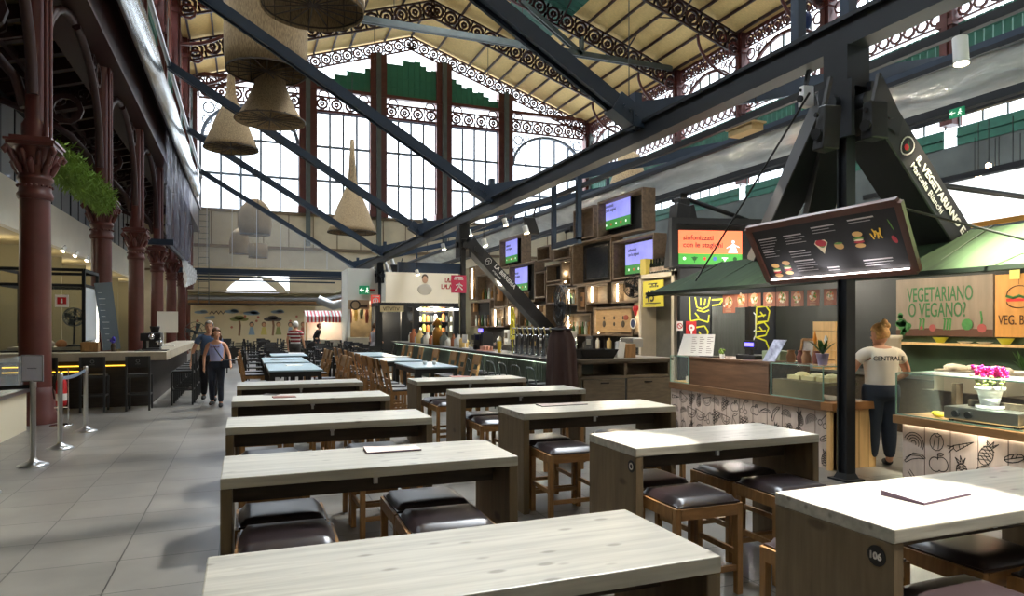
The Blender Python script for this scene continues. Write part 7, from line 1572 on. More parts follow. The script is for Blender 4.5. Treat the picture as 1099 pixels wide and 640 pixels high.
# ================================================================ FAR END STALLS
# painted wall at the end of the left half
b = MB().box(-3.2, 4.4, 47.4, 47.6, 0, 2.95)
t = thing('painted_wall', 'cream wall painted with clouds, palm trees and children at the far end', 'painted wall', (0.6, 47.5, 0)); b.build('wall_panel', mat('mural_cream', (226, 208, 168), .8, var=.06, scale=1), t)
O = Vector((-3.2, 47.395, 0)); U1 = (1, 0, 0); V1 = (0, 0, 1); MC = {k: mat('mural_' + k, c, .8) for k, c in dict(blue=(150, 172, 190), red=(196, 120, 100), green=(150, 150, 92), yellow=(214, 196, 110), brown=(150, 112, 84), black=(100, 90, 84), skin=(214, 160, 120), white=(236, 236, 236)).items()}
def blob(mb, x, z, rx, rz, off=.0): mb.add([O + Vector((x + rx * math.cos(2 * PI * k / 12), -off, z + rz * math.sin(2 * PI * k / 12))) for k in range(12)], [tuple(range(12))])
for (x, z, s) in ((.6, 2.45, 1), (2.2, 2.5, 1.1), (3.6, 2.4, 1.3), (4.9, 2.5, 1.1), (1.1, 2.05, .8)): pass
m = MB(); [(blob(m, x, z, .4 * s, .1 * s, .003), blob(m, x + .15, z + .06, .2 * s, .1 * s, .003)) for (x, z, s) in ((.6, 2.45, 1), (2.4, 2.5, 1.1), (3.6, 2.4, 1.3), (5.2, 2.5, 1.1), (1.1, 2.1, .8))]; m.build('painted_clouds', MC['blue'], t)
m = MB(); [m.stroke([(1.1 + .13 * k, 2.35 + .18 * (k % 2)) for k in range(8)], O, U1, V1, .05, (0, -1, 0), .004)]; m.build('painted_scribble', MC['black'], t)
for x in (2.85, 4.9):
    m = MB().stroke([(x, 1.0), (x + .05, 1.6), (x, 2.0)], O, U1, V1, .13, (0, -1, 0), .004); m.build('painted_trunk', MC['brown'], t); m = MB(); [blob(m, x + dx, 2.02 + dz, .32, .14, .005) for dx, dz in ((-.25, 0), (.25, 0), (0, .1))]; m.build('painted_crown', MC['green'] if x < 4 else MC['black'], t)
for x, c in ((3.6, 'blue'), (4.35, 'yellow'), (5.25, 'green'), (6.0, 'blue'), (6.8, 'red')):
    m = MB(); m.add([O + Vector((x - .2, -.005, 1.0)), O + Vector((x + .2, -.005, 1.0)), O + Vector((x + .1, -.005, 1.5)), O + Vector((x - .1, -.005, 1.5))], [(0, 1, 2, 3)]); m.build('painted_dress', MC[c], t); m = MB(); blob(m, x, 1.68, .15, .17, .006); m.build('painted_hair', MC['black' if c == 'blue' else 'brown'], t); m = MB(); blob(m, x, 1.65, .1, .12, .008); m.build('painted_face', MC['skin'], t)
m = MB(); [blob(m, x, z, .08, .08, .006) for x, z in ((3.2, 2.2), (6.4, 2.2), (6.0, 1.9), (2.4, 1.5), (6.9, 2.5), (4.0, 2.15), (3.9, 1.9), (.4, 1.9), (6.3, 1.5), (.3, 1.5))]; m.build('painted_dots', MC['red'], t)
# ducts
for k, (z, r, m, lab) in enumerate(((3.35, .16, M_steel, 'upper silver duct above the painted wall'), (3.1, .1, M_oak_x, 'tan pipe above the painted wall'), (3.6, .12, MATS['partition_beige'], 'beige pipe above the silver duct at the far end'), (2.98, .08, M_dark_wood, 'dark pipe along the top of the painted wall'))):
    tag(MB().tube([(-3.3, 46.8, z), (5.0, 46.8, z), (6.3, 46.2, z + .3), (10, 46.2, z + .3)], r, 10).build('duct', m, loc=(3, 46.8, z)), lab, 'duct')
b = MB().tube([(4.4, 45.6, 3.3), (5.3, 45.4, 2.9), (6.6, 45.4, 3.2), (8.2, 45.2, 3.3)], .28, 12); tag(b.build('duct', M_steel, loc=(6, 45.4, 3)), 'fat bent silver duct right of the painted wall', 'duct')
MB().box(-3.3, 11, 46.4, 47.4, 3.75, 3.85).build('x', mat('far_ceiling', (196, 184, 160), .8)).name = 'duct_shelf'
tag(bpy.data.objects['duct_shelf'], 'pale ceiling edge over the ducts at the far end', 'ceiling edge')
# white stall building with arches
FYs = 33.5
def at(px, py, Y=FYs): return atY(px, py, Y)
t = thing('white_stall', 'white walled stall with an arched opening under the exit sign at the far end', 'stall', (at(375, 380)[0], FYs, 0))
xa = at(373, 340)[0]; xb = at(430, 340)[0]; zt = 4.4; M_wp = mat('stall_white', (226, 226, 216), .8)
zo = at(390, 330)[2]
b = MB().box(xa, at(376, 340)[0], FYs, FYs + 2.2, 0, zt).box(at(376, 340)[0], xb, FYs, FYs + .2, zo + .3, zt).box(xb - .3, xb, FYs, FYs + .2, 0, zt).box(xa, xb, FYs + 2.1, FYs + 2.2, 0, zt); b.build('stall_wall', M_wp, t)
b = MB().box(at(374, 0)[0], at(396, 0)[0], FYs - .1, FYs + .1, zo - .1, zo + .35); b.m(1).ring(((at(381, 0)[0]), FYs - .12, zo + .1), U1, V1, .25, .18, .02, 14).box(at(386, 0)[0], at(394, 0)[0], FYs - .12, FYs - .1, zo, zo + .12); b.build('fascia_sign', [mat('tan_sign', (186, 160, 124), .6), M_dark_wood], t)
MB().box(at(373, 0)[0], at(404, 0)[0], FYs - .1, FYs + .5, 0, 1.05).build('stall_counter_front', M_plaster, t)
MB().box(at(374, 0)[0], xb, FYs + 1.6, FYs + 1.7, 0, 2.7).build('stall_back', mat('stall_back_tan', (130, 112, 84), .8, var=.3, scale=3), t)
for k in range(6):
    x = at(378 + 6 * k, 0)[0]; item('hanging_goods', 'hanging sausages and goods in the far white stall', 'goods', MB().lathe([(.06, 0), (.1, .3), (.07, .7), (.01, .8)], (x, FYs + .6, 1.75 + .1 * (k % 3)), 8), mat('goods_h%d' % (k % 3), [(120, 60, 44), (186, 160, 90), (70, 80, 60)][k % 3], .6), (x, FYs + .6, 1.8), 'hanging goods in the white stall')
x, y, z = at(391, 311.5, FYs - .15); exit_sign(x, y, z, .5, .42, 'white green exit sign on the far white stall wall', (1, 0, 0), (0, -1, 0), .25)
x, y, z = at(399, 311.5, FYs - .1); item('red_arrow', 'tiny red arrow mark beside the far exit sign', 'mark', MB().box(x - .15, x + .15, y, y + .02, z - .05, z + .05), M_red, (x, y, z))
x, y, z = at(403, 323, FYs - 1.2); t = thing('red_sign', 'square coral red hanging sign with a white emblem at the far stall', 'sign', (x, y, z)); MB().box(x - .22, x + .22, y, y + .04, z - .28, z + .28).build('plate', mat('coral', (226, 92, 78), .5, emit=.3), t); MB().ring((x, y - .01, z), U1, V1, .14, .09, .01, 10).box(x - .03, x + .03, y - .02, y, z - .18, z + .14).box(x - .16, x + .16, y - .02, y, z + .19, z + .23).build('emblem', M_white, t)
# striped market stall roof
x0, x1 = at(328, 0, 36)[0], at(373, 0, 36)[0]; zt = at(350, 340, 36)[2]; t = thing('striped_awning', 'small red and white striped market stall awning at the far end', 'awning', ((x0 + x1) / 2, 36, 2)); n = 24
for k in range(n):
    xa_, xb_ = x0 + (x1 - x0) * k / n, x0 + (x1 - x0) * (k + 1) / n; MB().poly([(xa_, 36, zt), (xb_, 36, zt), (xb_, 36.8, zt + .3), (xa_, 36.8, zt + .3)], (0, 0, .02)).box(xa_, xb_, 35.98, 36, zt - .3, zt).build('stripe', M_red if k % 2 else M_white, t)
[MB().box(x - .04, x + .04, 36, 36.08, 0, zt).build('awning_post', M_lightw, t) for x in (x0 + .05, x1 - .05)]
MB().box(x0, x1, 36.8, 36.9, 0, 2.2).box(x0, x1, 36, 36.8, 0, .9).build('stall_body', M_wp, t); MB().ball(((x0 + x1) / 2 - .1, 36.2, zt - .25), .07, 8, 6).build('bulb', MATS['bulb_warm'], t); point('bulb_light', ((x0 + x1) / 2, 36.1, zt - .3), 14)
# stalls to the right of the post: banner, dark openings
YB2 = 26.5
def a2(px, py, Y=YB2): return atY(px, py, Y)
x0, x1 = a2(414, 0)[0], a2(492, 0)[0]; zb, zt = a2(420, 325)[2], a2(420, 292)[2]
t = thing('banner', 'wide cream banner with a chef portrait and red writing over the far bar stalls', 'banner', ((x0 + x1) / 2, YB2, zb)); MB().box(x0, x1, YB2, YB2 + .05, zb, zt).build('cloth', mat('banner_cream', (230, 220, 198), .7, var=.05, scale=1, emit=.15), t)
c = Vector((a2(456, 0)[0], YB2 - .005, zb + (zt - zb) * .8)); W_ = zt - zb
b = MB().m(1).ball(c + Vector((0, 0, .05)), .13, 12, 8, (1, .1, 1.1)).m(0).ball(c + Vector((0, -.01, -.03)), .115, 12, 8, (1, .1, 1.25)).m(2).ball(c - Vector((0, 0, .42)), .3, 12, 8, (1, .04, .75)); b.build('printed_portrait', [mat('print_skin', (206, 160, 130), .7), M_dark_wood, mat('print_cloth', (214, 206, 190), .7)], t)
b = MB()
for r_, (a0, a1) in enumerate(((478, 489), (474, 490))):
    X0_, X1_ = a2(a0, 0)[0], a2(a1, 0)[0]; n = 6
    for k in range(n): xx = X0_ + (X1_ - X0_) * k / n; b.stroke([(0, 0), (.05, .16), (.1, 0)] if k % 2 else [(0, .16), (0, 0), (.08, 0)], (xx, YB2 - .005, zt - .35 - .26 * r_), U1, V1, .035, (0, -1, 0), .003)
b.build('red_print', M_red, t)
zf = a2(440, 329)[2]
t = thing('dark_stall', 'dark fronted stall with white lit shelf goods under the cream banner', 'stall', ((x0 + x1) / 2, YB2, 0)); b = MB().box(a2(406, 0)[0], x1, YB2 + 1.5, YB2 + 1.6, 0, zf + .1).box(a2(406, 0)[0], x1, YB2, YB2 + 1.6, zf, zf + .15)
for px in (407, 434, 447, 490): x = a2(px, 0)[0]; b.box(x - .12, x + .12, YB2, YB2 + .2, 0, zf)
b.build('stall_frame', M_beamd, t); MB().box(a2(448, 0)[0], x1, YB2 - .02, YB2 + .02, zf - .14, zf - .08).build('light_strip', mat('strip_white', (240, 244, 250), .5, emit=5), t)
b = MB().box(a2(408, 0)[0], a2(433, 0)[0], YB2 - .04, YB2, zf - .22, zf + .02); b.build('sign_board', mat('wooden_sign', (206, 190, 150), .6), t)
b = MB(); r2 = random.Random(4)
for k in range(5): x = a2(411 + 3.6 * k, 0)[0]; b.stroke([(0, 0), (0, .12), (.08, .12), (.08, 0)] if k % 2 else [(0, .12), (.05, 0), (.1, .12)], (x, YB2 - .045, zf - .16), U1, V1, .022, (0, -1, 0), .003)
b.build('sign_letters', M_dark_wood, t)
for j in range(3):
    MBj = MB().box(a2(448, 0)[0], x1, YB2 + .9, YB2 + 1.3, 1.35 + .42 * j, 1.38 + .42 * j); MBj.build('shelf_board', M_dark_wood, t)
    for k in range(9):
        x = a2(451 + 4.2 * k, 0, YB2 + 1)[0]; h = rnd.uniform(.15, .34); item('stall_goods', 'goods on the lit shelves of the dark stall under the banner', 'goods', MB().lathe([(.07, 0), (.08, h * .7), (.04, h)], (x, YB2 + 1.05, 1.38 + .42 * j), 8), mat('sg_%d' % (k % 4), [(236, 230, 214), (190, 200, 90), (200, 120, 60), (60, 64, 60)][k % 4], .5), (x, YB2 + 1.05, 1.38 + .42 * j), 'goods on the shelves of the dark stall')
point('stall_light', (a2(470, 0)[0], YB2 + .5, zf - .2), 60, (1, .95, .85), .2); point('stall_light', (a2(420, 0)[0], YB2 + .5, zf - .4), 40, (1, .85, .6), .2); point('stall_light', (at(385, 0)[0], FYs + .8, 2.6), 50, (1, .85, .6), .2)
# magenta square sign on the slim post
x, y, z = atY(492.5, 305, 19.2); t = thing('magenta_sign', 'magenta square sign with a white figure beside the slim steel post', 'sign', (x, y, z)); w = .23
MB().box(x - w, x + w, y, y + .03, z - .26, z + .26).build('plate', mat('magenta_plate', (168, 30, 66), .5, emit=.2), t)
b = MB(); c = Vector((x, y - .004, z - .08)); [b.stroke(L, c, U1, V1, .035, (0, -1, 0), .002) for L in ([(-.1, -.1), (0, .02), (.1, -.08)], [(0, .02), (.02, .1)], [(-.08, .05), (.02, .08), (.1, .03)], [(-.14, .22), (-.05, .22)], [(.0, .22), (.12, .22)], [(-.12, .28), (.1, .28)])]; b.build('pictogram', M_white, t)
# far dark canopy face above banner
b = MB().box(a2(428, 0)[0], a2(500, 0)[0], YB2 + .1, YB2 + .3, zt, zt + .42); tag(b.build('dark_fascia', M_beam, loc=(5, YB2, zt)), 'dark blue fascia above the cream banner', 'fascia')
# white painted signboard further left on the back wall of stalls
for k, (px, w) in enumerate(((200, 1.0),)): pass
# right part of the hall: dark stalls seen between the steel
b = MB()
for k in range(9):
    y = 2 + 5.5 * k; b.box(22, 26.5, y, y + .15, 0, 3.6).box(22, 22.15, y, y + 5.5, 2.6, 3.6)
tag(b.build('far_partition', M_beamd, loc=(24, 20, 0)), 'dark stall partitions along the far right wall', 'partition')
struct(MB().box(9.28, 9.45, 27, 46, 0, 4.2).box(6.8, 9.3, 46, 46.2, 0, 3.0), 'wall_partition', MATS['partition_beige'])
# ================================================================ PEOPLE
M_skin = mat('skin', (206, 152, 122), .55); M_hair_b = mat('brown_hair', (96, 66, 46), .7, var=.3, scale=30); M_hair_g = mat('grey_hair', (150, 144, 138), .7, var=.2, scale=30); M_hair_bl = mat('blonde_hair', (206, 160, 100), .6, var=.35, scale=30)
M_jean = mat('dark_jeans', (42, 50, 66), .8, var=.2, scale=8); M_shoe = mat('dark_shoe', (30, 30, 34), .6); M_eye = mat('eye_dark', (30, 24, 22), .3); M_lip = mat('lip', (160, 90, 84), .5)
def skinmesh(verts, edges, radii, root=0, sub=2):
    me = bpy.data.meshes.new('s'); me.from_pydata([tuple(v) for v in verts], edges, []); o = bpy.data.objects.new('s', me); COL.objects.link(o)
    md = o.modifiers.new('k', 'SKIN'); md.use_smooth_shade = True
    for i, r in enumerate(radii): d = me.skin_vertices[0].data[i]; d.radius = r if isinstance(r, tuple) else (r, r); d.use_root = (i == root)
    s = o.modifiers.new('s', 'SUBSURF'); s.levels = sub; s.render_levels = sub
    dg = bpy.context.evaluated_depsgraph_get(); dg.update(); m2 = bpy.data.meshes.new_from_object(o.evaluated_get(dg)); bpy.data.objects.remove(o); bpy.data.meshes.remove(me)
    for p in m2.polygons: p.use_smooth = True
    return m2
def chainmesh(chains, sub=2):
    """chains: list of lists of (point, radius); chains join where points coincide"""
    V = []; Rr = []; E = []; idx = {}
    def vi(p, r):
        k = tuple(round(c, 4) for c in p)
        if k not in idx: idx[k] = len(V); V.append(p); Rr.append(r)
        return idx[k]
    for ch in chains:
        ids = [vi(p, r) for p, r in ch]
        for a_, b_ in zip(ids[:-1], ids[1:]): E.append((a_, b_))
    return skinmesh(V, E, Rr, 0, sub)
def remesh_join(meshes, vox, name, m, parent):
    bm = bmesh.new()
    for x in meshes: bm.from_mesh(x)
    me = bpy.data.meshes.new(name); bm.to_mesh(me); bm.free()
    o = bpy.data.objects.new(name, me); COL.objects.link(o); r = o.modifiers.new('r', 'REMESH'); r.mode = 'VOXEL'; r.voxel_size = vox; s = o.modifiers.new('sm', 'SMOOTH'); s.iterations = 3; s.factor = .5
    dg = bpy.context.evaluated_depsgraph_get(); dg.update(); m2 = bpy.data.meshes.new_from_object(o.evaluated_get(dg)); bpy.data.objects.remove(o); bpy.data.meshes.remove(me)
    for p in m2.polygons: p.use_smooth = True
    m2.materials.clear(); m2.materials.append(m); m2.name = name; ob = bpy.data.objects.new(name, m2); COL.objects.link(ob); ob.parent = parent; ob['_o'] = parent['_o']; return ob
def mbmesh(mb):
    me = bpy.data.meshes.new('q'); me.from_pydata([tuple(v) for v in mb.v], [], mb.f); bm = bmesh.new(); bm.from_mesh(me); bmesh.ops.remove_doubles(bm, verts=bm.verts, dist=1e-5); bmesh.ops.recalc_face_normals(bm, faces=bm.faces); bm.to_mesh(me); bm.free(); return me
def meshobj(me, name, m, parent):
    me.materials.clear(); me.materials.append(m); me.name = name; o = bpy.data.objects.new(name, me); COL.objects.link(o); o.parent = parent; o['_o'] = parent['_o']; return o
def person(label, loc, rz, h=1.68, build=1.0, top=None, pants=None, hair=M_hair_b, longhair=False, sleeve='none', armL=None, armR=None, legs=None, head_turn=0.0, head_tilt=0.0, bag=False, stripes=False, bun=False, skirt=False, word=None, shoes=M_shoe, bend=0.0):
    """faces -y before turning"""
    t = thing('person', label, 'person', loc); t.rotation_euler = (0, 0, rz); t['_o'] = (0, 0, 0); k = h / 1.70; w = build; V = lambda x, y, z: Vector((x * k, y * k, z * k))
    hipz = .90; legs = legs or (((.0, .0), (0, .0)), ((.0, .0), (0, .0)))
    def leg(s, kn, an): # knee and ankle offsets forward
        return [(V(0, 0, 1.0), (.13 * w * k, .1 * w * k)), (V(s * .095, 0, hipz), .095 * w * k), (V(s * .1, kn[0], .50 + kn[1]), .062 * w * k), (V(s * .105, an[0] * .55 + kn[0] * .45, .32 + kn[1] * .5), .06 * k * w), (V(s * .11, an[0], .09 + an[1]), .042 * k)], [(V(s * .11, an[0], .09 + an[1]), .042 * k), (V(s * .115, an[0] - .03, .045 + an[1]), .045 * k), (V(s * .125, an[0] - .13, .035 + an[1]), .035 * k), (V(s * .125, an[0] - .18, .03 + an[1]), .025 * k)]
    sh = V(0, -bend, 1.42)
    torso = [(V(0, 0, 1.0), (.13 * w * k, .1 * w * k)), (V(0, -bend * .3, 1.14), (.125 * w * k, .095 * w * k)), (V(0, -bend * .7, 1.3), (.15 * w * k, .105 * w * k)), (sh, (.1 * w * k, .075 * w * k)), (V(0, -bend - .01, 1.5), .05 * k), (V(0, -bend - .02, 1.56), .05 * k)]
    def arm(s, el, wr):
        a0 = V(s * .175 * w, -bend, 1.40); e = V(*el); wv = V(*wr); d = (wv - e).normalized(); side = Vector((s, 0, 0)); side = (side - d * side.dot(d)).normalized(); nn = d.cross(side)
        A_ = [(sh, (.1 * w * k, .075 * w * k)), (a0, .052 * k * w), (e, .038 * k * w), ((e + wv) / 2, .034 * k), (wv, .024 * k), (wv + d * .045 * k, (.033 * k, .016 * k)), (wv + d * .085 * k, (.034 * k, .014 * k))]
        out = [A_]; palm = wv + d * .085 * k
        for q, (off, ln) in enumerate(((-.027, .062), (-.009, .07), (.009, .066), (.027, .052))):
            b0 = palm + side.cross(d) * 0 + nn * (off * k); m1 = b0 + d * (ln * .5 * k) - side * .006 * k; e1 = b0 + d * (ln * k) - side * .022 * k; out.append([(palm, (.034 * k, .014 * k)), (b0 + d * .012 * k, .0095 * k), (m1, .009 * k), (e1, .0075 * k)])
        th0 = wv + d * .035 * k; out.append([(wv + d * .045 * k, (.033 * k, .016 * k)), (th0 + nn * -.036 * k, .011 * k), (th0 + nn * -.05 * k + d * .03 * k, .0095 * k), (th0 + nn * -.05 * k + d * .055 * k - side * .01 * k, .008 * k)])
        return A_, out
    armL = armL or ((.24 * w, .02, 1.13), (.25 * w, -.06, .88)); armR = armR or ((-.24 * w, .02, 1.13), (-.25 * w, -.06, .88))
    lL, fL = leg(1, *legs[0]); lR, fR = leg(-1, *legs[1]); aL, oL = arm(1, *armL); aR, oR = arm(-1, *armR)
    body = chainmesh([torso, lL, lR, fL, fR] + oL + oR, 2)
    hc_ = V(0, -bend - .03, 1.635); hb = MB(); hb.ball((0, 0, 0), .1 * k, 20, 16, (.78, .95, 1.18)).ball((0, -.028 * k, -.05 * k), .072 * k, 16, 12, (.85, .9, 1.0)).ball((0, -.098 * k, -.012 * k), .016 * k, 8, 6, (.8, 1.1, 1.4))
    for s in (-1, 1): hb.ball((s * .08 * k, .01 * k, -.012 * k), .024 * k, 8, 6, (.4, .8, 1.2))
    hb.ball((0, -.085 * k, -.095 * k), .022 * k, 8, 6)
    HM = Matrix.Translation(hc_) @ Matrix.Rotation(head_turn, 4, 'Z') @ Matrix.Rotation(head_tilt, 4, 'X'); hm = mbmesh(hb); hm.transform(HM)
    bo = remesh_join([body, hm], .0095 * k, 'body', M_skin, t)
    fm = MB()
    for s in (-1, 1): fm.ball((s * .03 * k, -.088 * k, .008 * k), .011 * k, 8, 6, (1.2, .6, .7))
    e_ = mbmesh(fm); e_.transform(HM); meshobj(e_, 'eyes', M_eye, t)
    fm = MB().ball((0, -.092 * k, -.056 * k), .02 * k, 8, 6, (1.1, .35, .35)); e_ = mbmesh(fm); e_.transform(HM); meshobj(e_, 'mouth', M_lip, t)
    hr = MB(); vs_ = []
    hr.ball((0, .014 * k, .024 * k), .114 * k, 20, 14, (.84, .98, 1.14)); keep = [i for i, v in enumerate(hr.v) if not (v[1] < -.062 * k and v[2] < .075 * k)]
    hr.f = [f for f in hr.f if sum(1 for i in f if hr.v[i][1] < -.045 * k and hr.v[i][2] < .07 * k or hr.v[i][2] < -.06 * k) < 2]; hr.mi = [0] * len(hr.f); hr.sm = [True] * len(hr.f)
    if longhair: hr.s_().tube([(0, .1 * k, .02 * k), (.03 * k, .13 * k, -.04 * k), (.05 * k, .1 * k, -.13 * k), (.05 * k, .07 * k, -.2 * k)], [.03 * k, .04 * k, .035 * k, .012 * k], 8).tube([(.07 * k, -.02 * k, .02 * k), (.1 * k, -.01 * k, -.06 * k), (.1 * k, -.03 * k, -.14 * k)], [.03 * k, .035 * k, .015 * k], 8).tube([(-.07 * k, -.02 * k, .02 * k), (-.1 * k, -.01 * k, -.05 * k), (-.095 * k, -.02 * k, -.1 * k)], [.03 * k, .03 * k, .012 * k], 8)
    if bun:
        for a_, dz in ((0, .1), (1.2, .1), (2.4, .09), (3.6, .1), (4.8, .12), (.6, .14), (3, .15)): hr.ball((.035 * k * math.cos(a_), (.085 + .035 * math.sin(a_)) * k, dz * k), .036 * k, 8, 6)
    e_ = mbmesh(hr); e_.transform(HM); o = meshobj(e_, 'hair', hair, t); [setattr(p, 'use_smooth', True) for p in o.data.polygons]; md = o.modifiers.new('s', 'SOLIDIFY'); md.thickness = .006
    g = 1.12
    def grow(ch, f, n0=0, n1=None): return [(p, tuple(q * f for q in r) if isinstance(r, tuple) else r * f) for p, r in ch[n0:n1]]
    tc = [grow(torso, 1.2, 0, 4), ]
    tc[0][-1] = (torso[3][0] + V(0, 0, -.005), (.1 * w * k * 1.12, .075 * w * k * 1.12)); shp = tc[0][-1]
    tc[0].insert(0, (V(0, 0, .93), (.125 * w * k * 1.12, .1 * w * k * 1.15)))
    for s, A_ in ((1, aL), (-1, aR)):
        a0 = A_[1]; el = A_[2]
        if sleeve == 'none': tc.append([shp, (V(s * .12 * w, -bend, 1.41), .062 * k * w)])
        elif sleeve == 'short': mid = (a0[0] * .45 + el[0] * .55); tc.append([shp, (a0[0], .062 * k * w), (mid, .058 * k * w)])
        else: tc.append([shp, (a0[0], .062 * k * w), (el[0], .05 * k * w), (A_[4][0], .036 * k)])
    cm = chainmesh(tc, 2)
    if skirt:
        tcs = MB().lathe([(.16 * w * k, 1.02 * k), (.19 * w * k, .9 * k), (.23 * w * k, .55 * k), (.24 * w * k, .5 * k), (.2 * w * k, .52 * k)], (0, 0, 0), 20, sy=.8); bm = bmesh.new(); bm.from_mesh(cm); q = mbmesh(tcs); bm.from_mesh(q); bm.to_mesh(cm); bm.free()
        for p in cm.polygons: p.use_smooth = True
    o = meshobj(cm, 'top', top, t)
    if stripes:
        m2 = bpy.data.materials.new('striped_shirt'); m2.use_nodes = True; nt = m2.node_tree; bs = nt.nodes['Principled BSDF']; tcn = nt.nodes.new('ShaderNodeTexCoord'); sp = nt.nodes.new('ShaderNodeSeparateXYZ'); mu = nt.nodes.new('ShaderNodeMath'); mu.operation = 'MULTIPLY'; mu.inputs[1].default_value = 55; sn = nt.nodes.new('ShaderNodeMath'); sn.operation = 'SINE'; cr = nt.nodes.new('ShaderNodeValToRGB'); cr.color_ramp.interpolation = 'CONSTANT'; cr.color_ramp.elements[0].color = (*lin((140, 34, 44)), 1); cr.color_ramp.elements[1].color = (*lin((226, 222, 220)), 1); cr.color_ramp.elements[1].position = .62
        ad = nt.nodes.new('ShaderNodeMath'); ad.operation = 'MULTIPLY_ADD'; ad.inputs[1].default_value = .5; ad.inputs[2].default_value = .5
        nt.links.new(tcn.outputs['Object'], sp.inputs[0]); nt.links.new(sp.outputs[2], mu.inputs[0]); nt.links.new(mu.outputs[0], sn.inputs[0]); nt.links.new(sn.outputs[0], ad.inputs[0]); nt.links.new(ad.outputs[0], cr.inputs[0]); nt.links.new(cr.outputs[0], bs.inputs['Base Color']); bs.inputs['Roughness'].default_value = .8; o.data.materials[0] = m2
    if not skirt:
        pc = [[(V(.075, 0, 1.01), .105 * w * k)] + grow(lL, 1.2, 1), [(V(-.075, 0, 1.01), .105 * w * k)] + grow(lR, 1.2, 1), [(V(0, 0, .96), (.135 * w * k, .11 * w * k)), (grow(lL, 1.16, 1)[0])], [(V(0, 0, .96), (.135 * w * k, .11 * w * k)), (grow(lR, 1.16, 1)[0])]]
        pc[0][-1] = (pc[0][-1][0], .06 * k); pc[1][-1] = (pc[1][-1][0], .06 * k)
        pelv = mbmesh(MB().lathe([(.02, .80), (.12, .82), (.172, .88), (.175, .95), (.165, 1.02), (.02, 1.03)], (0, 0, 0), 20, sy=.78)); pelv.transform(Matrix.Diagonal((k * w, k * w, k, 1)))
        remesh_join([chainmesh([pc[0]], 2), chainmesh([pc[1]], 2), pelv], .011 * k, 'trousers', pants, t)
    for f_ in (fL, fR): meshobj(chainmesh([[(f_[0][0] + Vector((0, 0, -.02 * k)), .05 * k)] + grow(f_, 1.2, 1)], 2), 'shoe', shoes, t)
    if bag:
        b = MB().tube([V(-.1, -bend, 1.46), V(-.0, -.13, 1.3), V(.12, -.14, 1.12), V(.2, -.1, 1.0)], .012 * k, 6); b.build('bag_strap', M_shoe, t)
        b = MB().add([V(.16, -.17, .86), V(.36, -.17, .88), V(.36, -.05, .88), V(.16, -.05, .86), V(.14, -.16, 1.04), V(.34, -.16, 1.06), V(.34, -.06, 1.06), V(.14, -.06, 1.04)], [(0, 3, 2, 1), (4, 5, 6, 7), (0, 1, 5, 4), (1, 2, 6, 5), (2, 3, 7, 6), (3, 0, 4, 7)]); b.build('shoulder_bag', mat('navy_bag', (36, 44, 62), .6), t, bev=.02, bseg=2)
    if word:
        text(word[0], word[1], word[2], word[3], (0, 0, 1), word[4], t, 'shirt_text', bold=.001, align='CENTER')
    return t
M_lilac = mat('lilac_shirt', (182, 188, 236), .8, var=.06, scale=8)
pw = person('woman in a lilac sleeveless top and dark jeans with a navy bag, walking towards us', (-.55, 15.3, 0), R(-8), 1.56, .98, M_lilac, M_jean, M_hair_b, True, 'none', armL=((.28, -.02, 1.14), (.33, -.2, .96)), armR=((-.27, .05, 1.12), (-.24, -.1, .88)), legs=(((-.06, 0), (-.1, 0)), ((-.02, 0), (.13, .03))), head_turn=R(35), head_tilt=R(8), bag=True,
            word=('F O R G E', .045, (0, -.142, 1.26), (1, 0, 0), mat('shirt_word', (120, 90, 140), .8)) if False else None)
b = MB(); [b.stroke([(-.09 + .03 * q, 0), (-.08 + .03 * q, .03), (-.07 + .03 * q, 0)], (0, -.15, 1.22), (1, 0, 0), (0, 0, 1), .008, (0, -1, 0), .004) for q in range(6)]; b.build('shirt_print', mat('print_plum', (130, 80, 120), .8), pw)
person('grey haired man in a blue shirt walking behind the woman in lilac', (-.74, 16.5, 0), R(0), 1.70, 1.15, mat('blue_shirt', (74, 96, 130), .8), mat('black_trousers', (34, 34, 40), .8), M_hair_g, False, 'short', armR=((-.32, .0, 1.12), (-.36, -.04, .86)), legs=(((-.05, 0), (-.1, 0)), ((0, 0), (.1, .03))))
x, y, z = atZ(317, 386, .55); person('white haired man in a red and white striped shirt among the black tables', (1.62, 24.6, 0), R(150), 1.72, 1.2, M_lilac, mat('grey_trousers', (70, 66, 64), .8), mat('white_hair', (206, 202, 196), .7), False, 'short', stripes=True, head_turn=R(0))
person('person in a pale dress standing before the far bar stalls', (4.75, 27.0, 0), R(120), 1.66, 1.0, mat('pale_dress', (196, 192, 200), .8), M_jean, M_hair_b, False, 'none', skirt=True, armR=((-.26, -.08, 1.14), (-.16, -.28, 1.02)))
person('person in black bending over at the far striped stall', (3.15, 33.5, 0), R(60), 1.66, 1.0, mat('black_shirt', (36, 32, 34), .8), MATS['black_trousers'], M_hair_b, False, 'long', bend=.12)
M_tee = mat('cream_tshirt', (236, 228, 212), .85, var=.03, scale=8)
wk = person('stall worker seen from behind in a cream T-shirt with blonde hair pinned up', (7.1, 5.98, 0), R(158), 1.63, 1.32, M_tee, mat('dark_skirt', (36, 46, 60), .8), M_hair_bl, False, 'short', head_turn=R(50), head_tilt=R(14), bun=True, armL=((.36, -.04, 1.16), (.3, -.28, 1.02)), armR=((-.36, -.04, 1.16), (-.28, -.28, 1.02)),
            word=('CENTRALE', .075, (0, .177, 1.27), (-1, 0, 0), M_ink))
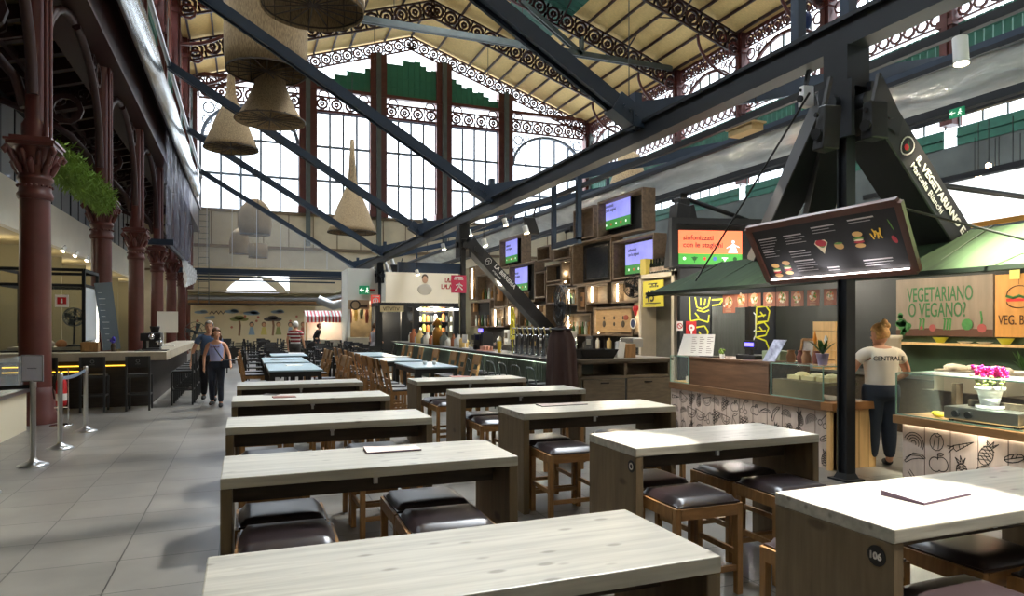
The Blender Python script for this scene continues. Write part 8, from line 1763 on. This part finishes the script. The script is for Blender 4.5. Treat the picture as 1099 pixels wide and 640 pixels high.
# ================================================================ LIGHT, SKY, CAMERA
w = bpy.data.worlds.new('sky'); SC.world = w; w.use_nodes = True; nt = w.node_tree; bg = nt.nodes['Background']
tc = nt.nodes.new('ShaderNodeTexCoord'); sp = nt.nodes.new('ShaderNodeSeparateXYZ'); cr = nt.nodes.new('ShaderNodeMapRange'); cr.inputs['From Min'].default_value = -.6; cr.inputs['From Max'].default_value = .9; cr.inputs['To Min'].default_value = .5; cr.inputs['To Max'].default_value = 1.2
mx = nt.nodes.new('ShaderNodeMath'); mx.operation = 'MULTIPLY'; mx.inputs[1].default_value = 1.9
zr = nt.nodes.new('ShaderNodeMapRange'); zr.inputs['From Min'].default_value = .35; zr.inputs['From Max'].default_value = .9; zr.inputs['To Min'].default_value = 1; zr.inputs['To Max'].default_value = 11; nt.links.new(sp.outputs[2], zr.inputs['Value']); m3 = nt.nodes.new('ShaderNodeMath'); m3.operation = 'MULTIPLY'
nt.links.new(tc.outputs['Generated'], sp.inputs[0]); nt.links.new(sp.outputs[1], cr.inputs['Value']); nt.links.new(cr.outputs[0], mx.inputs[0]); nt.links.new(mx.outputs[0], m3.inputs[0]); nt.links.new(zr.outputs[0], m3.inputs[1]); nt.links.new(m3.outputs[0], bg.inputs['Strength'])
bg.inputs[0].default_value = (.86, .93, 1, 1)
sl = bpy.data.lights.new('sun', 'SUN'); sl.energy = 1.6; sl.angle = R(2.0); sl.color = (1, .95, .86); so = bpy.data.objects.new('sun', sl); COL.objects.link(so); so.rotation_euler = Vector((-12.6, -12.0, -26.2)).to_track_quat('-Z', 'Y').to_euler()
for i in range(5):
    x0, x1 = POST[i] + .5, POST[i + 1] - .5; area('daylight_portal', ((x0 + x1) / 2, YB - .6, 13.6), ((x0 + x1) / 2, 0, 13.6), 1, x1 - x0, 7.6, portal=True)
area('daylight_portal', (12, 21.5, 26.1), (12, 21.5, 0), 1, 5.6, 37, portal=True)
area('daylight_portal', (XR - .6, 20, 16.5), (0, 20, 16.5), 1, 64, 4.4, portal=True); area('daylight_portal', (XL + .6, 20, 16.5), (20, 20, 16.5), 1, 64, 4.4, portal=True)
cam = bpy.data.cameras.new('camera'); co = bpy.data.objects.new('camera', cam); COL.objects.link(co); co.location = (0, 0, EYE); co.rotation_euler = (PI / 2, 0, -TH)
cam.sensor_width = 36; cam.lens = F / 1099 * 36; cam.shift_y = (CY - 320) / 1099; cam.clip_start = .05; cam.clip_end = 300; SC.camera = co
SC.view_settings.view_transform = 'Standard'; SC.view_settings.look = 'None'; SC.view_settings.gamma = 1; SC.view_settings.use_curve_mapping = False; SC.view_settings.exposure = .85
try: SC.cycles.use_denoising = True; SC.cycles.denoiser = 'OPENIMAGEDENOISE'
except Exception: pass
for o in bpy.data.objects:
    if '_o' in o: del o['_o']
